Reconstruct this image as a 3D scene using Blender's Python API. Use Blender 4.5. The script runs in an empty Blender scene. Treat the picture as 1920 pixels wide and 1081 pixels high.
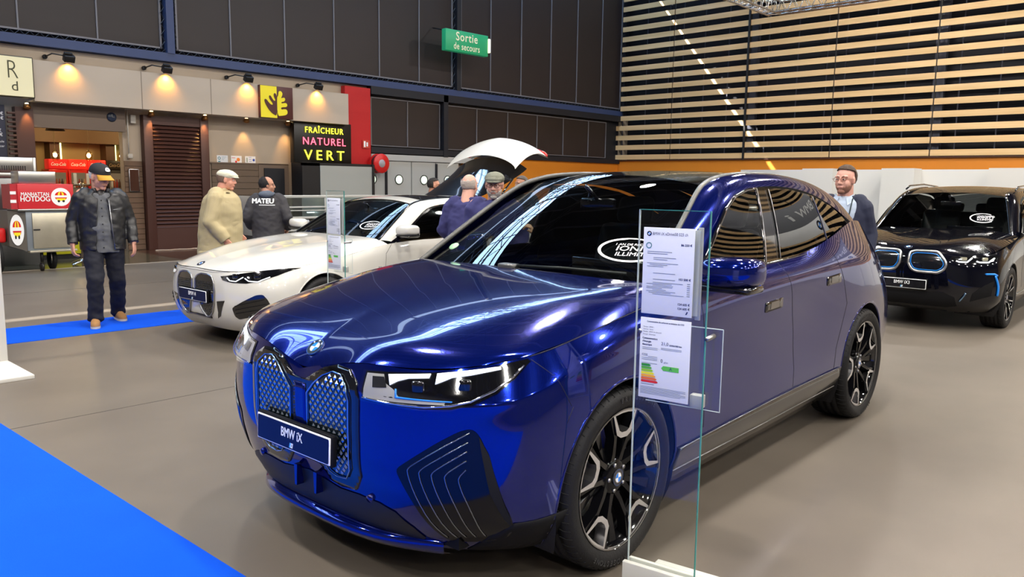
import bpy, bmesh, math, random
import numpy as np
from mathutils import Vector, Matrix, noise
from mathutils.bvhtree import BVHTree
from math import pi, sin, cos, radians, atan2, sqrt, hypot
random.seed(7)
S = bpy.context.scene
COL = S.collection

# ------------------------------------------------------------------ camera, exposure, world
cam_data = bpy.data.cameras.new('camera')
cam_obj = bpy.data.objects.new('camera', cam_data)
COL.objects.link(cam_obj)
cam_data.sensor_width = 36.0
cam_data.lens = 1473.0 / 1920.0 * 36.0
cam_data.clip_end = 200
CR = ((0.68099, -0.73219, 0.01306), (0.08859, 0.10010, 0.99102), (-0.72692, -0.67372, 0.13304))
m = Matrix([[CR[c][r] for c in range(3)] for r in range(3)]).to_4x4()
m.translation = Vector((0, 0, 1.6115))
cam_obj.matrix_world = m
S.camera = cam_obj
S.view_settings.view_transform = 'Standard'
S.view_settings.look = 'None'
S.view_settings.exposure = -0.15
S.view_settings.gamma = 1.0
S.view_settings.use_curve_mapping = False
world = bpy.data.worlds.new('world'); S.world = world
world.use_nodes = True
world.node_tree.nodes['Background'].inputs[0].default_value = (0.55, 0.72, 1.0, 1)
world.node_tree.nodes['Background'].inputs[1].default_value = 3.0

# ------------------------------------------------------------------ helpers
def lin(c):
    if isinstance(c, str):
        c = c.lstrip('#'); c = [int(c[i:i+2], 16) / 255 for i in (0, 2, 4)]
        return tuple(((v / 12.92) if v <= 0.04045 else ((v + 0.055) / 1.055) ** 2.4) for v in c)
    return tuple(c[:3])
_M = {}
def mat(name, col=(0.5, 0.5, 0.5), rough=0.5, metal=0.0, coat=0.0, coat_rough=0.03, emit=None, estr=0.0, noise_amt=0.0, noise_scale=20.0, bump=0.0, bump_scale=60.0, spec=0.5, trans=0.0, ior=1.45, sheen=0.0, alpha=1.0):
    if name in _M: return _M[name]
    M = bpy.data.materials.new(name); M.use_nodes = True
    nt = M.node_tree; b = nt.nodes['Principled BSDF']
    c = lin(col)
    b.inputs['Base Color'].default_value = (*c, 1)
    b.inputs['Roughness'].default_value = rough
    b.inputs['Metallic'].default_value = metal
    b.inputs['Coat Weight'].default_value = coat
    b.inputs['Coat Roughness'].default_value = coat_rough
    b.inputs['Specular IOR Level'].default_value = spec
    b.inputs['Transmission Weight'].default_value = trans
    b.inputs['IOR'].default_value = ior
    b.inputs['Sheen Weight'].default_value = sheen
    if emit is not None:
        b.inputs['Emission Color'].default_value = (*lin(emit), 1)
        b.inputs['Emission Strength'].default_value = estr
    if noise_amt or bump:
        tc = nt.nodes.new('ShaderNodeTexCoord')
        if noise_amt:
            n = nt.nodes.new('ShaderNodeTexNoise'); n.inputs['Scale'].default_value = noise_scale; n.inputs['Detail'].default_value = 5
            nt.links.new(tc.outputs['Object'], n.inputs['Vector'])
            mx = nt.nodes.new('ShaderNodeMix'); mx.data_type = 'RGBA'
            mx.inputs[6].default_value = (*[v * (1 - noise_amt) for v in c], 1)
            mx.inputs[7].default_value = (*[min(1, v * (1 + noise_amt)) for v in c], 1)
            nt.links.new(n.outputs['Fac'], mx.inputs[0]); nt.links.new(mx.outputs[2], b.inputs['Base Color'])
        if bump:
            n2 = nt.nodes.new('ShaderNodeTexNoise'); n2.inputs['Scale'].default_value = bump_scale; n2.inputs['Detail'].default_value = 3
            nt.links.new(tc.outputs['Object'], n2.inputs['Vector'])
            bp = nt.nodes.new('ShaderNodeBump'); bp.inputs['Strength'].default_value = bump; bp.inputs['Distance'].default_value = 0.01
            nt.links.new(n2.outputs['Fac'], bp.inputs['Height']); nt.links.new(bp.outputs['Normal'], b.inputs['Normal'])
    _M[name] = M
    return M
def glass_mat(name, tint, rough=0.0, refl=1.0, ior=1.5):
    """thin glass: fresnel mirror over a tinted see-through"""
    if name in _M: return _M[name]
    M = bpy.data.materials.new(name); M.use_nodes = True
    nt = M.node_tree; nt.nodes.clear()
    out = nt.nodes.new('ShaderNodeOutputMaterial')
    t = nt.nodes.new('ShaderNodeBsdfTransparent'); t.inputs[0].default_value = (*tint, 1)
    g = nt.nodes.new('ShaderNodeBsdfGlossy'); g.inputs['Roughness'].default_value = rough; g.inputs[0].default_value = (refl, refl, refl, 1)
    ge = nt.nodes.new('ShaderNodeNewGeometry'); dp = nt.nodes.new('ShaderNodeVectorMath'); dp.operation = 'DOT_PRODUCT'
    nt.links.new(ge.outputs['Normal'], dp.inputs[0]); nt.links.new(ge.outputs['Incoming'], dp.inputs[1])
    def mth(op, a, b=None):
        n = nt.nodes.new('ShaderNodeMath'); n.operation = op; n.use_clamp = op in ('SUBTRACT',)
        for i, v in enumerate((a, b)):
            if v is None: continue
            if isinstance(v, (int, float)): n.inputs[i].default_value = v
            else: nt.links.new(v, n.inputs[i])
        return n.outputs[0]
    f0 = ((ior - 1) / (ior + 1)) ** 2
    fr = mth('ADD', mth('MULTIPLY', mth('POWER', mth('SUBTRACT', 1.0, mth('ABSOLUTE', dp.outputs['Value'])), 5.0), 1 - f0), f0)
    mx = nt.nodes.new('ShaderNodeMixShader')
    nt.links.new(fr, mx.inputs[0]); nt.links.new(t.outputs[0], mx.inputs[1]); nt.links.new(g.outputs[0], mx.inputs[2])
    nt.links.new(mx.outputs[0], out.inputs[0])
    _M[name] = M
    return M

class MB:
    """collects geometry with material slots; build() links it as one mesh object"""
    def __init__(s): s.v = []; s.f = []; s.m = []; s.mats = []; s.sm = []; s.cur = 0; s.smooth = False
    def mat(s, M):
        if M not in s.mats: s.mats.append(M)
        s.cur = s.mats.index(M); return s
    def add(s, vs, fs, smooth=None):
        o = len(s.v); s.v.extend([tuple(map(float, p)) for p in vs])
        for f in fs:
            s.f.append(tuple(int(i) + o for i in f)); s.m.append(s.cur); s.sm.append(s.smooth if smooth is None else smooth)
        return s
    def box(s, x0, x1, y0, y1, z0, z1, T=None):
        vs = [(x, y, z) for x in (x0, x1) for y in (y0, y1) for z in (z0, z1)]
        if T is not None: vs = [T @ Vector(p) for p in vs]
        return s.add(vs, [(0, 1, 3, 2), (4, 6, 7, 5), (0, 4, 5, 1), (2, 3, 7, 6), (0, 2, 6, 4), (1, 5, 7, 3)], False)
    def rbox(s, x0, x1, y0, y1, z0, z1, r=0.01, T=None, seg=2):
        bm = bmesh.new(); bmesh.ops.create_cube(bm, size=1)
        for v in bm.verts: v.co = Vector(((x0 + x1) / 2 + v.co.x * (x1 - x0), (y0 + y1) / 2 + v.co.y * (y1 - y0), (z0 + z1) / 2 + v.co.z * (z1 - z0)))
        bmesh.ops.bevel(bm, geom=bm.edges[:], offset=r, segments=seg, profile=0.5, affect='EDGES')
        return s.addbm(bm, T, True)
    def addbm(s, bm, T=None, smooth=None):
        bm.verts.index_update()
        vs = [(T @ v.co if T is not None else v.co) for v in bm.verts]
        fs = [tuple(v.index for v in f.verts) for f in bm.faces]
        bm.free(); return s.add(vs, fs, smooth)
    def tube(s, pts, r, n=8, closed=False, cap=True, flat=1.0):
        P = [Vector(p) for p in pts]; N = len(P)
        if not hasattr(r, '__len__'): r = [r] * N
        vs = []; up = None
        for i in range(N):
            a = P[i - 1] if (i > 0 or closed) else P[i]; b = P[(i + 1) % N] if (i < N - 1 or closed) else P[i]
            t = (b - a)
            if t.length < 1e-9: t = Vector((0, 0, 1))
            t.normalize()
            if up is None: up = Vector((0, 0, 1)) if abs(t.z) < 0.9 else Vector((1, 0, 0))
            x = t.cross(up)
            if x.length < 1e-6: x = t.orthogonal()
            x.normalize(); y = x.cross(t).normalized(); up = y
            for k in range(n):
                an = 2 * pi * k / n
                vs.append(P[i] + x * (cos(an) * r[i]) + y * (sin(an) * r[i] * flat))
        fs = []
        for i in range(N if closed else N - 1):
            for k in range(n):
                a = i * n + k; b = i * n + (k + 1) % n; c = ((i + 1) % N) * n + (k + 1) % n; d = ((i + 1) % N) * n + k
                fs.append((a, b, c, d))
        if cap and not closed: fs.append(tuple(range(n))[::-1]); fs.append(tuple((N - 1) * n + k for k in range(n)))
        return s.add(vs, fs, True if n > 4 else False)
    def cyl(s, p0, p1, r0, r1=None, n=20, cap=True):
        return s.tube([p0, p1], [r0, r1 if r1 is not None else r0], n, cap=cap)
    def lathe(s, prof, n=32, T=None, cap=False):
        vs = [(r * cos(2 * pi * k / n), r * sin(2 * pi * k / n), z) for (r, z) in prof for k in range(n)]
        if T is not None: vs = [T @ Vector(p) for p in vs]
        fs = [(i * n + k, i * n + (k + 1) % n, (i + 1) * n + (k + 1) % n, (i + 1) * n + k) for i in range(len(prof) - 1) for k in range(n)]
        if cap: fs += [tuple(range(n))[::-1], tuple((len(prof) - 1) * n + k for k in range(n))]
        return s.add(vs, fs, True)
    def prism(s, poly, z0, z1, T=None):
        n = len(poly); vs = [(x, y, z0) for x, y in poly] + [(x, y, z1) for x, y in poly]
        if T is not None: vs = [T @ Vector(p) for p in vs]
        return s.add(vs, [tuple(range(n))[::-1], tuple(range(n, 2 * n))] + [(i, (i + 1) % n, n + (i + 1) % n, n + i) for i in range(n)], False)
    def ell(s, c, r, T=None, n=16, m=10):
        vs = []; 
        for i in range(m + 1):
            th = pi * i / m
            for k in range(n):
                ph = 2 * pi * k / n
                vs.append(Vector((c[0] + r[0] * sin(th) * cos(ph), c[1] + r[1] * sin(th) * sin(ph), c[2] + r[2] * cos(th))))
        if T is not None: vs = [T @ p for p in vs]
        fs = [(i * n + k, (i + 1) * n + k, (i + 1) * n + (k + 1) % n, i * n + (k + 1) % n) for i in range(m) for k in range(n)]
        return s.add(vs, fs, True)
    def text(s, txt, size, T, bold=0.0, ext=0.001, align='CENTER', sx=1.0, sp=1.0, shear=0.0):
        if bold > 0:      # heavier stroke: neighbouring copies, a hair apart
            for i, (dx, dy) in enumerate(((-bold, 0), (bold, 0), (0, bold), (0, -bold))): s.text(txt, size, T @ Matrix.Translation((dx, dy, -.00004 * (i + 1))), 0.0, ext, align, sx, sp, shear)
            return s
        cu = bpy.data.curves.new('t', 'FONT'); cu.body = txt; cu.size = size; cu.offset = bold; cu.extrude = ext
        cu.align_x = align; cu.align_y = 'CENTER'; cu.space_character = sp; cu.shear = shear; cu.resolution_u = 3
        o = bpy.data.objects.new('t', cu); me = bpy.data.meshes.new_from_object(o)
        vs = [T @ Vector((v.co.x * sx, v.co.y, v.co.z)) for v in me.vertices]
        fs = [tuple(p.vertices) for p in me.polygons]
        bpy.data.objects.remove(o); bpy.data.curves.remove(cu); bpy.data.meshes.remove(me)
        return s.add(vs, fs, False)
    def build(s, name, M=None, parent=None, loc=None, rot=None, weld=False, **kw):
        me = bpy.data.meshes.new(name)
        me.from_pydata(s.v, [], s.f)
        if s.mats:
            for x in s.mats: me.materials.append(x)
            me.polygons.foreach_set('material_index', s.m)
        elif M is not None: me.materials.append(M)
        me.polygons.foreach_set('use_smooth', s.sm)
        if weld:
            bm = bmesh.new(); bm.from_mesh(me); bmesh.ops.remove_doubles(bm, verts=bm.verts, dist=1e-5)
            bmesh.ops.recalc_face_normals(bm, faces=bm.faces); bm.to_mesh(me); bm.free()
        me.update()
        o = bpy.data.objects.new(name, me); COL.objects.link(o)
        if parent is not None: o.parent = parent
        if loc is not None: o.location = loc
        if rot is not None: o.rotation_euler = rot
        for k, v in kw.items(): o[k] = v
        return o
def thing(name, label, cat, loc=(0, 0, 0), rz=0.0, group=None):
    o = bpy.data.objects.new(name, None); COL.objects.link(o); o.empty_display_size = 0.1
    o.location = loc; o.rotation_euler = (0, 0, rz); o['label'] = label; o['category'] = cat
    if group: o['group'] = group
    return o
def tag(o, label, cat, group=None):
    o['label'] = label; o['category'] = cat
    if group: o['group'] = group
    return o
def dup(o, parent=None):
    c = o.copy(); COL.objects.link(c)
    if parent is not None: c.parent = parent
    for ch in list(o.children): dup(ch, c)
    return c
def autosmooth(o, ang=35):
    me = o.data
    for p in me.polygons: p.use_smooth = True
    try: me.set_sharp_from_angle(angle=radians(ang))
    except Exception: pass
    return o

# ---- plane text frames: matrix whose x runs along 'right', y along 'up'
def frame(o, right, up):
    r = Vector(right).normalized(); u = Vector(up); u = (u - r * u.dot(r)).normalized(); n = r.cross(u)
    return Matrix(((r.x, u.x, n.x, o[0]), (r.y, u.y, n.y, o[1]), (r.z, u.z, n.z, o[2]), (0, 0, 0, 1)))

# ---- B-spline surfaces
def bbasis(n, t, p=3):
    p = min(p, n - 1)
    kn = [0.0] * (p + 1) + [i / (n - p) for i in range(1, n - p)] + [1.0] * (p + 1)
    t = np.clip(np.asarray(t, float), 0, 1 - 1e-9)
    B = [np.where((t >= kn[i]) & (t < kn[i + 1]), 1.0, 0.0) for i in range(len(kn) - 1)]
    for d in range(1, p + 1):
        nb = []
        for i in range(len(kn) - 1 - d):
            a = kn[i + d] - kn[i]; b = kn[i + d + 1] - kn[i + 1]
            v = 0
            if a > 0: v = v + (t - kn[i]) / a * B[i]
            if b > 0: v = v + (kn[i + d + 1] - t) / b * B[i + 1]
            nb.append(v if not np.isscalar(v) else np.zeros_like(t))
        B = nb
    g = [sum(kn[i + 1:i + p + 1]) / p for i in range(n)]
    return np.stack(B, 1), np.array(g)
def bsurf(net, ru, rv, it=2, k=0.8):
    P = np.array(net, float); nu, nv = P.shape[:2]
    _, gu = bbasis(nu, [0.5]); _, gv = bbasis(nv, [0.5])
    Gu, _ = bbasis(nu, gu); Gv, _ = bbasis(nv, gv)
    C = P.copy()
    for _ in range(it):
        C = C + k * (P - np.einsum('ai,ijc,bj->abc', Gu, C, Gv))
    Bu, _ = bbasis(nu, np.linspace(0, 1, ru)); Bv, _ = bbasis(nv, np.linspace(0, 1, rv))
    return np.einsum('ai,ijc,bj->abc', Bu, C, Bv)
def bcurve(pts, n, it=2):
    return bsurf([[p] for p in pts] if False else np.array(pts, float)[:, None, :].repeat(2, 1), n, 2, it)[:, 0, :]
def gridfaces(nu, nv, flip=False):
    f = []
    for i in range(nu - 1):
        for j in range(nv - 1):
            q = (i * nv + j, (i + 1) * nv + j, (i + 1) * nv + j + 1, i * nv + j + 1)
            f.append(q[::-1] if flip else q)
    return f
def chaikin(poly, n=2, closed=True):
    P = [tuple(p) for p in poly]
    for _ in range(n):
        Q = []
        N = len(P)
        for i in range(N if closed else N - 1):
            a = P[i]; b = P[(i + 1) % N]
            Q.append(tuple(a[k] * .75 + b[k] * .25 for k in range(len(a)))); Q.append(tuple(a[k] * .25 + b[k] * .75 for k in range(len(a))))
        if not closed: Q = [P[0]] + Q + [P[-1]]
        P = Q
    return P
def corner_round(poly, r, n=3):
    """2D polygon with rounded corners"""
    out = []; N = len(poly)
    for i in range(N):
        p = Vector(poly[i]); a = Vector(poly[i - 1]); b = Vector(poly[(i + 1) % N])
        da = (a - p); db = (b - p); ra = min(r, da.length * .45); rb = min(r, db.length * .45)
        A = p + da.normalized() * ra; B = p + db.normalized() * rb
        for k in range(n + 1):
            t = k / n; out.append(tuple(A * (1 - t) ** 2 + p * 2 * t * (1 - t) + B * t * t))
    return out
def inside(poly, x, y):
    c = False; n = len(poly); j = n - 1
    for i in range(n):
        xi, yi = poly[i][0], poly[i][1]; xj, yj = poly[j][0], poly[j][1]
        if (yi > y) != (yj > y) and x < (xj - xi) * (y - yi) / (yj - yi) + xi: c = not c
        j = i
    return c
class Surf:
    """a surface made of grids that shapes can be laid onto"""
    def __init__(s): s.v = []; s.f = []; s.bvh = None
    def grid(s, G):
        for g in (G, G * np.array([1, -1, 1])):
            o = len(s.v); nu, nv = g.shape[:2]
            s.v.extend([tuple(p) for p in g.reshape(-1, 3)])
            s.f.extend([tuple(i + o for i in q) for q in gridfaces(nu, nv)])
        s.bvh = None
    def hit(s, ax, a, b, sg=1):
        if s.bvh is None: s.bvh = BVHTree.FromPolygons(s.v, s.f)
        if ax == 'x': o = Vector((4 * sg, a, b)); d = Vector((-sg, 0, 0))
        elif ax == 'y': o = Vector((a, 3 * sg, b)); d = Vector((0, -sg, 0))
        elif ax == 'z': o = Vector((a, b, 4)); d = Vector((0, 0, -1))
        p, n, i, t = s.bvh.ray_cast(o, d)
        if p is None:
            p, n, i, t = s.bvh.find_nearest(o + d * 2.2) if ax != 'z' else s.bvh.find_nearest(o + d * 2.8)
        if n.dot(d) > 0: n = -n
        return p, n
    def patch(s, ax, poly, off=0.003, step=0.02, sg=1, thick=0.0, avg=True):
        bm = bmesh.new()
        vs = [bm.verts.new((p[0], p[1], 0)) for p in poly]
        bm.faces.new(vs)
        xs = [p[0] for p in poly]; ys = [p[1] for p in poly]
        for k, (lo, hi) in enumerate(((min(xs), max(xs)), (min(ys), max(ys)))):
            n = int((hi - lo) / step)
            for i in range(1, n + 1):
                c = [0, 0, 0]; c[k] = lo + (hi - lo) * i / (n + 1); no = [0, 0, 0]; no[k] = 1
                bmesh.ops.bisect_plane(bm, geom=bm.verts[:] + bm.edges[:] + bm.faces[:], plane_co=c, plane_no=no)
        # concave end faces stay valid n-gons
        nn = []
        for v in bm.verts:
            p, n = s.hit(ax, v.co.x, v.co.y, sg); nn.append((p, n))
        if thick:
            r = bmesh.ops.extrude_face_region(bm, geom=bm.faces[:])
        bm.verts.ensure_lookup_table(); 
        if thick:
            new = [g for g in r['geom'] if isinstance(g, bmesh.types.BMVert)]; old = [v for v in bm.verts if v not in set(new)]
            h = {(round(v.co.x, 6), round(v.co.y, 6)): v for v in old}
            m_ = {}
            for v, q in zip(old, nn): m_[(round(v.co.x, 6), round(v.co.y, 6))] = q
            for v in new:
                p, n = m_.get((round(v.co.x, 6), round(v.co.y, 6)), nn[0]); v.co = p + n * off
            for v in old:
                p, n = m_[(round(v.co.x, 6), round(v.co.y, 6))]; v.co = p + n * (off - thick)
        else:
            for v, (p, n) in zip(bm.verts, nn): v.co = p + n * off
        bmesh.ops.recalc_face_normals(bm, faces=bm.faces)
        return bm
    def line(s, ax, pts, off=0.0, sg=1, step=0.02):
        out = []
        for i in range(len(pts) - 1):
            a = pts[i]; b = pts[i + 1]; n = max(1, int(hypot(b[0] - a[0], b[1] - a[1]) / step))
            for k in range(n):
                t = k / n; out.append((a[0] + (b[0] - a[0]) * t, a[1] + (b[1] - a[1]) * t))
        out.append(pts[-1])
        r = []
        for a, b in out:
            p, n = s.hit(ax, a, b, sg); r.append(p + n * off)
        return r
# ------------------------------------------------------------------ cars
BLACK_GLOSS = mat('gloss_black_trim', (0.004, 0.004, 0.005), 0.08, coat=1.0)
BLACK_MATT = mat('matt_black_plastic', (0.005, 0.005, 0.006), 0.6, spec=.2)
SPOKE = mat('spoke_black', (0.003, 0.003, 0.004), 0.12, spec=.28)
SEAM = mat('seam_black', (0.002, 0.002, 0.003), 0.6)
RUBBER = mat('tyre_rubber', (0.013, 0.013, 0.014), 0.55, spec=.25, bump=0.15, bump_scale=90)
SILVER = mat('machined_alloy', (0.78, 0.78, 0.80), 0.38, metal=.9)
SATIN = mat('satin_aluminium', (0.42, 0.42, 0.43), 0.3, metal=1.0)
CHROME = mat('chrome', (0.85, 0.85, 0.88), 0.06, metal=1.0)
WHITE_LAMP = mat('lit_daytime_lamp', (0.9, 0.92, 0.95), 0.2, emit=(0.92, 0.96, 1.0), estr=1.1)
LAMP_GREY = mat('lamp_housing_grey', (0.38, 0.38, 0.37), 0.3, metal=0.3)
BLUE_ACC = mat('blue_accent', (0.0, 0.22, 0.8), 0.3, coat=1)
LENS = glass_mat('lamp_cover_glass', (0.93, 0.94, 0.95))
CARGLASS = glass_mat('tinted_car_glass', (0.55, 0.58, 0.58), ior=1.62)
FRONTGLASS = glass_mat('front_side_glass', (0.42, 0.45, 0.45), ior=1.68)
SIDEGLASS = glass_mat('dark_side_glass', (0.12, 0.13, 0.13), ior=1.75)
WHITE_VINYL = mat('white_vinyl', (0.85, 0.87, 0.88), 0.4)
PLATE_BLUE = mat('plate_navy', (0.004, 0.008, 0.04), 0.35, spec=.2)
INTERIOR = mat('interior_black', (0.012, 0.012, 0.014), 0.6)
LEATHER_SEAT = mat('seat_leather_dark', (0.035, 0.045, 0.045), 0.45)

def paint(name, c, metal=0.55, rough=0.28, spec=.5):
    return mat(name, c, rough, metal=metal, coat=1.0, coat_rough=0.015, spec=spec)

def roundel(mb, T, R, letters=True, nseg=40):
    """blue and white roundel in a black ring"""
    def ring(r0, r1, a0, a1, z, M, n):
        mb.mat(M); vs = []; 
        for i in range(n + 1):
            a = a0 + (a1 - a0) * i / n
            vs += [T @ Vector((r0 * cos(a), r0 * sin(a), z)), T @ Vector((r1 * cos(a), r1 * sin(a), z))]
        mb.add(vs, [(2 * i, 2 * i + 1, 2 * i + 3, 2 * i + 2) for i in range(n)], False)
    mb.mat(SATIN); mb.prism([(R * cos(2 * pi * i / nseg), R * sin(2 * pi * i / nseg)) for i in range(nseg)], -0.004 * R / 0.04, 0.0, T)
    e = 0.02 * R
    ring(R * .63, R * .93, 0, 2 * pi, e, mat('badge_black', (0.004, 0.004, 0.006), 0.2, coat=1), nseg)
    ring(R * .93, R, 0, 2 * pi, e * 1.3, mat('badge_rim_blue', (0.02, 0.09, 0.35), 0.2, metal=.6, coat=1), nseg)
    ring(R * .57, R * .64, 0, 2 * pi, e * 1.6, CHROME, nseg)
    W = mat('badge_white', (0.85, 0.86, 0.88), 0.2, coat=1); B = mat('badge_blue', (0.01, 0.20, 0.75), 0.2, coat=1)
    for q in range(4): ring(0.0005, R * .57, q * pi / 2, (q + 1) * pi / 2, e * 1.2, B if q in (1, 3) else W, 8)
    if letters:
        mb.mat(W)
        for ch, a in (('B', 140), ('M', 90), ('W', 40)):
            a = radians(a); p = (R * .785 * cos(a), R * .785 * sin(a))
            T2 = T @ Matrix.Translation((p[0], p[1], e * 1.6)) @ Matrix.Rotation(a - pi / 2, 4, 'Z')
            mb.text(ch, R * .33, T2, bold=R * .008, ext=0)
    return mb

def wheel_proto(style, R, rimR, width):
    """wheel about local origin, axis Y, outer face towards +Y"""
    root = bpy.data.objects.new('wheel', None); COL.objects.link(root); root.empty_display_size = 0.1
    w = width / 2
    TY = Matrix.Rotation(-pi / 2, 4, 'X')   # lathe z -> +Y
    # tyre
    t = MB()
    prof = [(rimR - .012, w * .80), (rimR + .004, w * .93), (rimR + .02, w * .99), ((rimR + R) / 2, w * 1.06), (R - .022, w * 1.0), (R - .008, w * .90), (R - .002, w * .78)]
    gr = []
    for g in (.52, .17, -.17, -.52):
        gr += [(R, w * (g + .05)), (R - .007, w * (g + .035)), (R - .007, w * (g - .035)), (R, w * (g - .05))]
    prof = prof + gr + [(r, -z) for r, z in prof[::-1]]
    t.lathe(prof, 72, TY)
    to = t.build('tyre', RUBBER, root)
    # sipes on the shoulders
    s = MB()
    for k in range(60):
        a = 2 * pi * k / 60
        for q in (-1, 1):
            pts = [(rr * cos(a + da), q * y, rr * sin(a + da)) for rr, y, da in ((R - .013, w * .955, 0), (R - .0015, w * .80, .01), (R + .0004, w * .58, .03))]
            s.tube(pts, 0.0022, 4)
    s.build('tread_sipe', mat('tread_dark', (0.004, 0.004, 0.004), .8), to, kind='stuff')
    if style == 'ix':
        lt = MB()
        for word, a0 in (('BRIDGESTONE', -.12), ('BRIDGESTONE', -.12 + pi)):
            for i, ch in enumerate(word):
                a = a0 + i * .075; rr_ = (rimR + R) / 2 + .004; c_ = Vector((-rr_ * sin(a), w * 1.062, rr_ * cos(a)))
                lt.text(ch, .030, frame(c_, (-cos(a), 0, -sin(a)), (-sin(a), 0, cos(a))), bold=.0006, ext=.0006)
        lt.build('tyre_lettering', mat('tyre_letters', (.032, .032, .034), .5), to)
    # barrel
    b = MB()
    b.mat(BLACK_GLOSS); b.lathe([(rimR + .001, w * .95), (rimR - .012, w * .84), (rimR - .03, w * .6), (rimR - .045, 0), (rimR - .03, -w * .8), (rimR, -w * .9)], 64, TY)
    b.mat(INTERIOR); b.lathe([(rimR - .04, -w * .15), (0.02, -w * .15)], 48, TY)
    b.build('rim_barrel', None, root)
    # brake disc
    d = MB(); d.mat(mat('brake_disc', (0.3, 0.3, 0.31), .35, metal=1)); d.lathe([(rimR * .66, 0.0), (rimR * .66, .02), (rimR * .30, .02)], 48, TY)
    d.mat(mat('brake_caliper', (0.02, 0.03, 0.25) if style == 'ix' else (0.03, 0.03, 0.03), .4)); d.box(-.06, .06, -.02, .05, .12, rimR * .74)
    d.build('brake_disc', None, root)
    yo = w * .90
    sp = MB(); fr = MB()
    def P(r, a, y): return Vector((r * sin(a), y, r * cos(a)))
    N = 5
    off = radians(-3)
    def bar(mb, pts, wd, th, M):
        """flat blade: pts list of (r,a,y), wd list half widths tangential"""
        mb.mat(M); vs = []
        for i, (r, a, y) in enumerate(pts):
            q = P(r, a, y)
            j = min(i + 1, len(pts) - 1); k = max(i - 1, 0)
            dr = (P(*pts[j]) - P(*pts[k])); dr.y = 0; dr.normalize()
            tn = Vector((dr.z, 0, -dr.x))
            h = wd[i]
            vs += [q + tn * h - Vector((0, th, 0)), q + tn * h * .55, q - tn * h * .55, q - tn * h - Vector((0, th, 0))]
        fs = []
        for i in range(len(pts) - 1):
            for k in range(3): fs.append((i * 4 + k, i * 4 + k + 1, (i + 1) * 4 + k + 1, (i + 1) * 4 + k))
        mb.add(vs, fs, False)
    rr = rimR - .004
    for i in range(N):
        c = 2 * pi * i / N + off
        if style == 'ix':
            # machined frame: hollow wedge opening on the rim
            ao, ai = radians(17), radians(15)
            ro, ri = rr, rimR * .60
            lw = .010
            pts = [(ro, c - ao), (ro, c - ao * .33), (ro, c + ao * .33), (ro, c + ao), (ri + .02, c + ai), (ri, c + ai * .5), (ri, c - ai * .5), (ri + .02, c - ai)]
            outer = [P(r, a, yo) for r, a in pts]
            cx = P((ro + ri) / 2 + .012, c, yo)
            inn = []
            for k, q in enumerate(outer):
                d_ = (cx - q); L = d_.length; kk = .013 if k < 4 else .024
                if k in (3, 0): kk = .016
                inn.append(q + d_.normalized() * min(kk, L * .6))
            deep = [q + (cx - q) * .15 - Vector((0, .045, 0)) for q in inn]
            n8 = len(outer)
            fr.mat(SILVER).add(outer + inn, [(k, (k + 1) % n8, n8 + (k + 1) % n8, n8 + k) for k in range(n8)], False)
            fr.mat(SATIN).add(inn + deep, [(k, (k + 1) % n8, n8 + (k + 1) % n8, n8 + k) for k in range(3, n8 - 1)], False)
            # twin spokes
            for q in (-1, 1):
                bar(sp, [(.055, c + q * radians(30), yo - .035), (ri * .62, c + q * radians(17), yo - .022), (ri + .01, c + q * radians(15), yo - .008), (ro, c + q * radians(19.5), yo - .004)], [.026, .020, .017, .014], .04, SPOKE)
            # plain silver rim arc between the frames
            a0, a1 = c + radians(22), c + radians(50)
            n = 8; vs = []
            for k in range(n + 1):
                a = a0 + (a1 - a0) * k / n; vs += [P(ro + .001, a, yo), P(ro - .006, a, yo)]
            fr.mat(SILVER).add(vs, [(2 * k, 2 * k + 1, 2 * k + 3, 2 * k + 2) for k in range(n)], False)
            # secondary spoke in the gap
            g = c + pi / N
            bar(sp, [(.05, g, yo - .05), (rimR * .55, g, yo - .045), (ro, g, yo - .02)], [.018, .022, .045], .02, SPOKE)
        else:
            for q in (-1, 1):
                bar(sp, [(.05, c + q * radians(14), yo - .03), (rimR * .5, c + q * radians(9), yo - .012), (rr, c + q * radians(17), yo)], [.018, .013, .012], .03, BLACK_GLOSS)
                bar(fr, [(rimR * .45, c + q * radians(9.5), yo - .008), (rr, c + q * radians(17), yo + .002)], [.004, .008], .001, SILVER)
    vs = []; n = 64
    for k in range(n):
        a = 2 * pi * k / n; vs += [P(rimR + .002, a, yo + .006), P(rimR - .006, a, yo + .004)]
    fr.mat(SATIN).add(vs, [(2 * k, 2 * k + 1, (2 * k + 3) % (2 * n), (2 * k + 2) % (2 * n)) for k in range(n)], True)
    sp.mat(SPOKE); sp.lathe([(.085, yo - .06), (.082, yo - .035), (.06, yo - .025), (.036, yo - .022)], 32, TY)
    for k in range(5):
        a = 2 * pi * k / 5 + .3; sp.mat(SATIN).cyl(P(.058, a, yo - .03), P(.058, a, yo - .018), .009, n=6)
    sp.build('spokes', None, root)
    fr.build('machined_inlay', None, root)
    hc = MB(); roundel(hc, frame((0, yo - .016, 0), (-1, 0, 0), (0, 0, 1)), .036, letters=False, nseg=24)
    hc.build('hub_cap', None, root)
    return root

def place_wheel(proto, parent, x, y, z, steer=0.0, spin=0.0):
    c = dup(proto, parent)
    c.location = (x, y, z)
    c.rotation_euler = (0, spin, (pi if y < 0 else 0) + steer)
    return c

def mirror_faces(mb, G, flip=False, M=None):
    nu, nv = G.shape[:2]
    if M: mb.mat(M)
    mb.add(G.reshape(-1, 3), gridfaces(nu, nv, flip), True)
    mb.add((G * np.array([1, -1, 1])).reshape(-1, 3), gridfaces(nu, nv, not flip), True)

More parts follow.
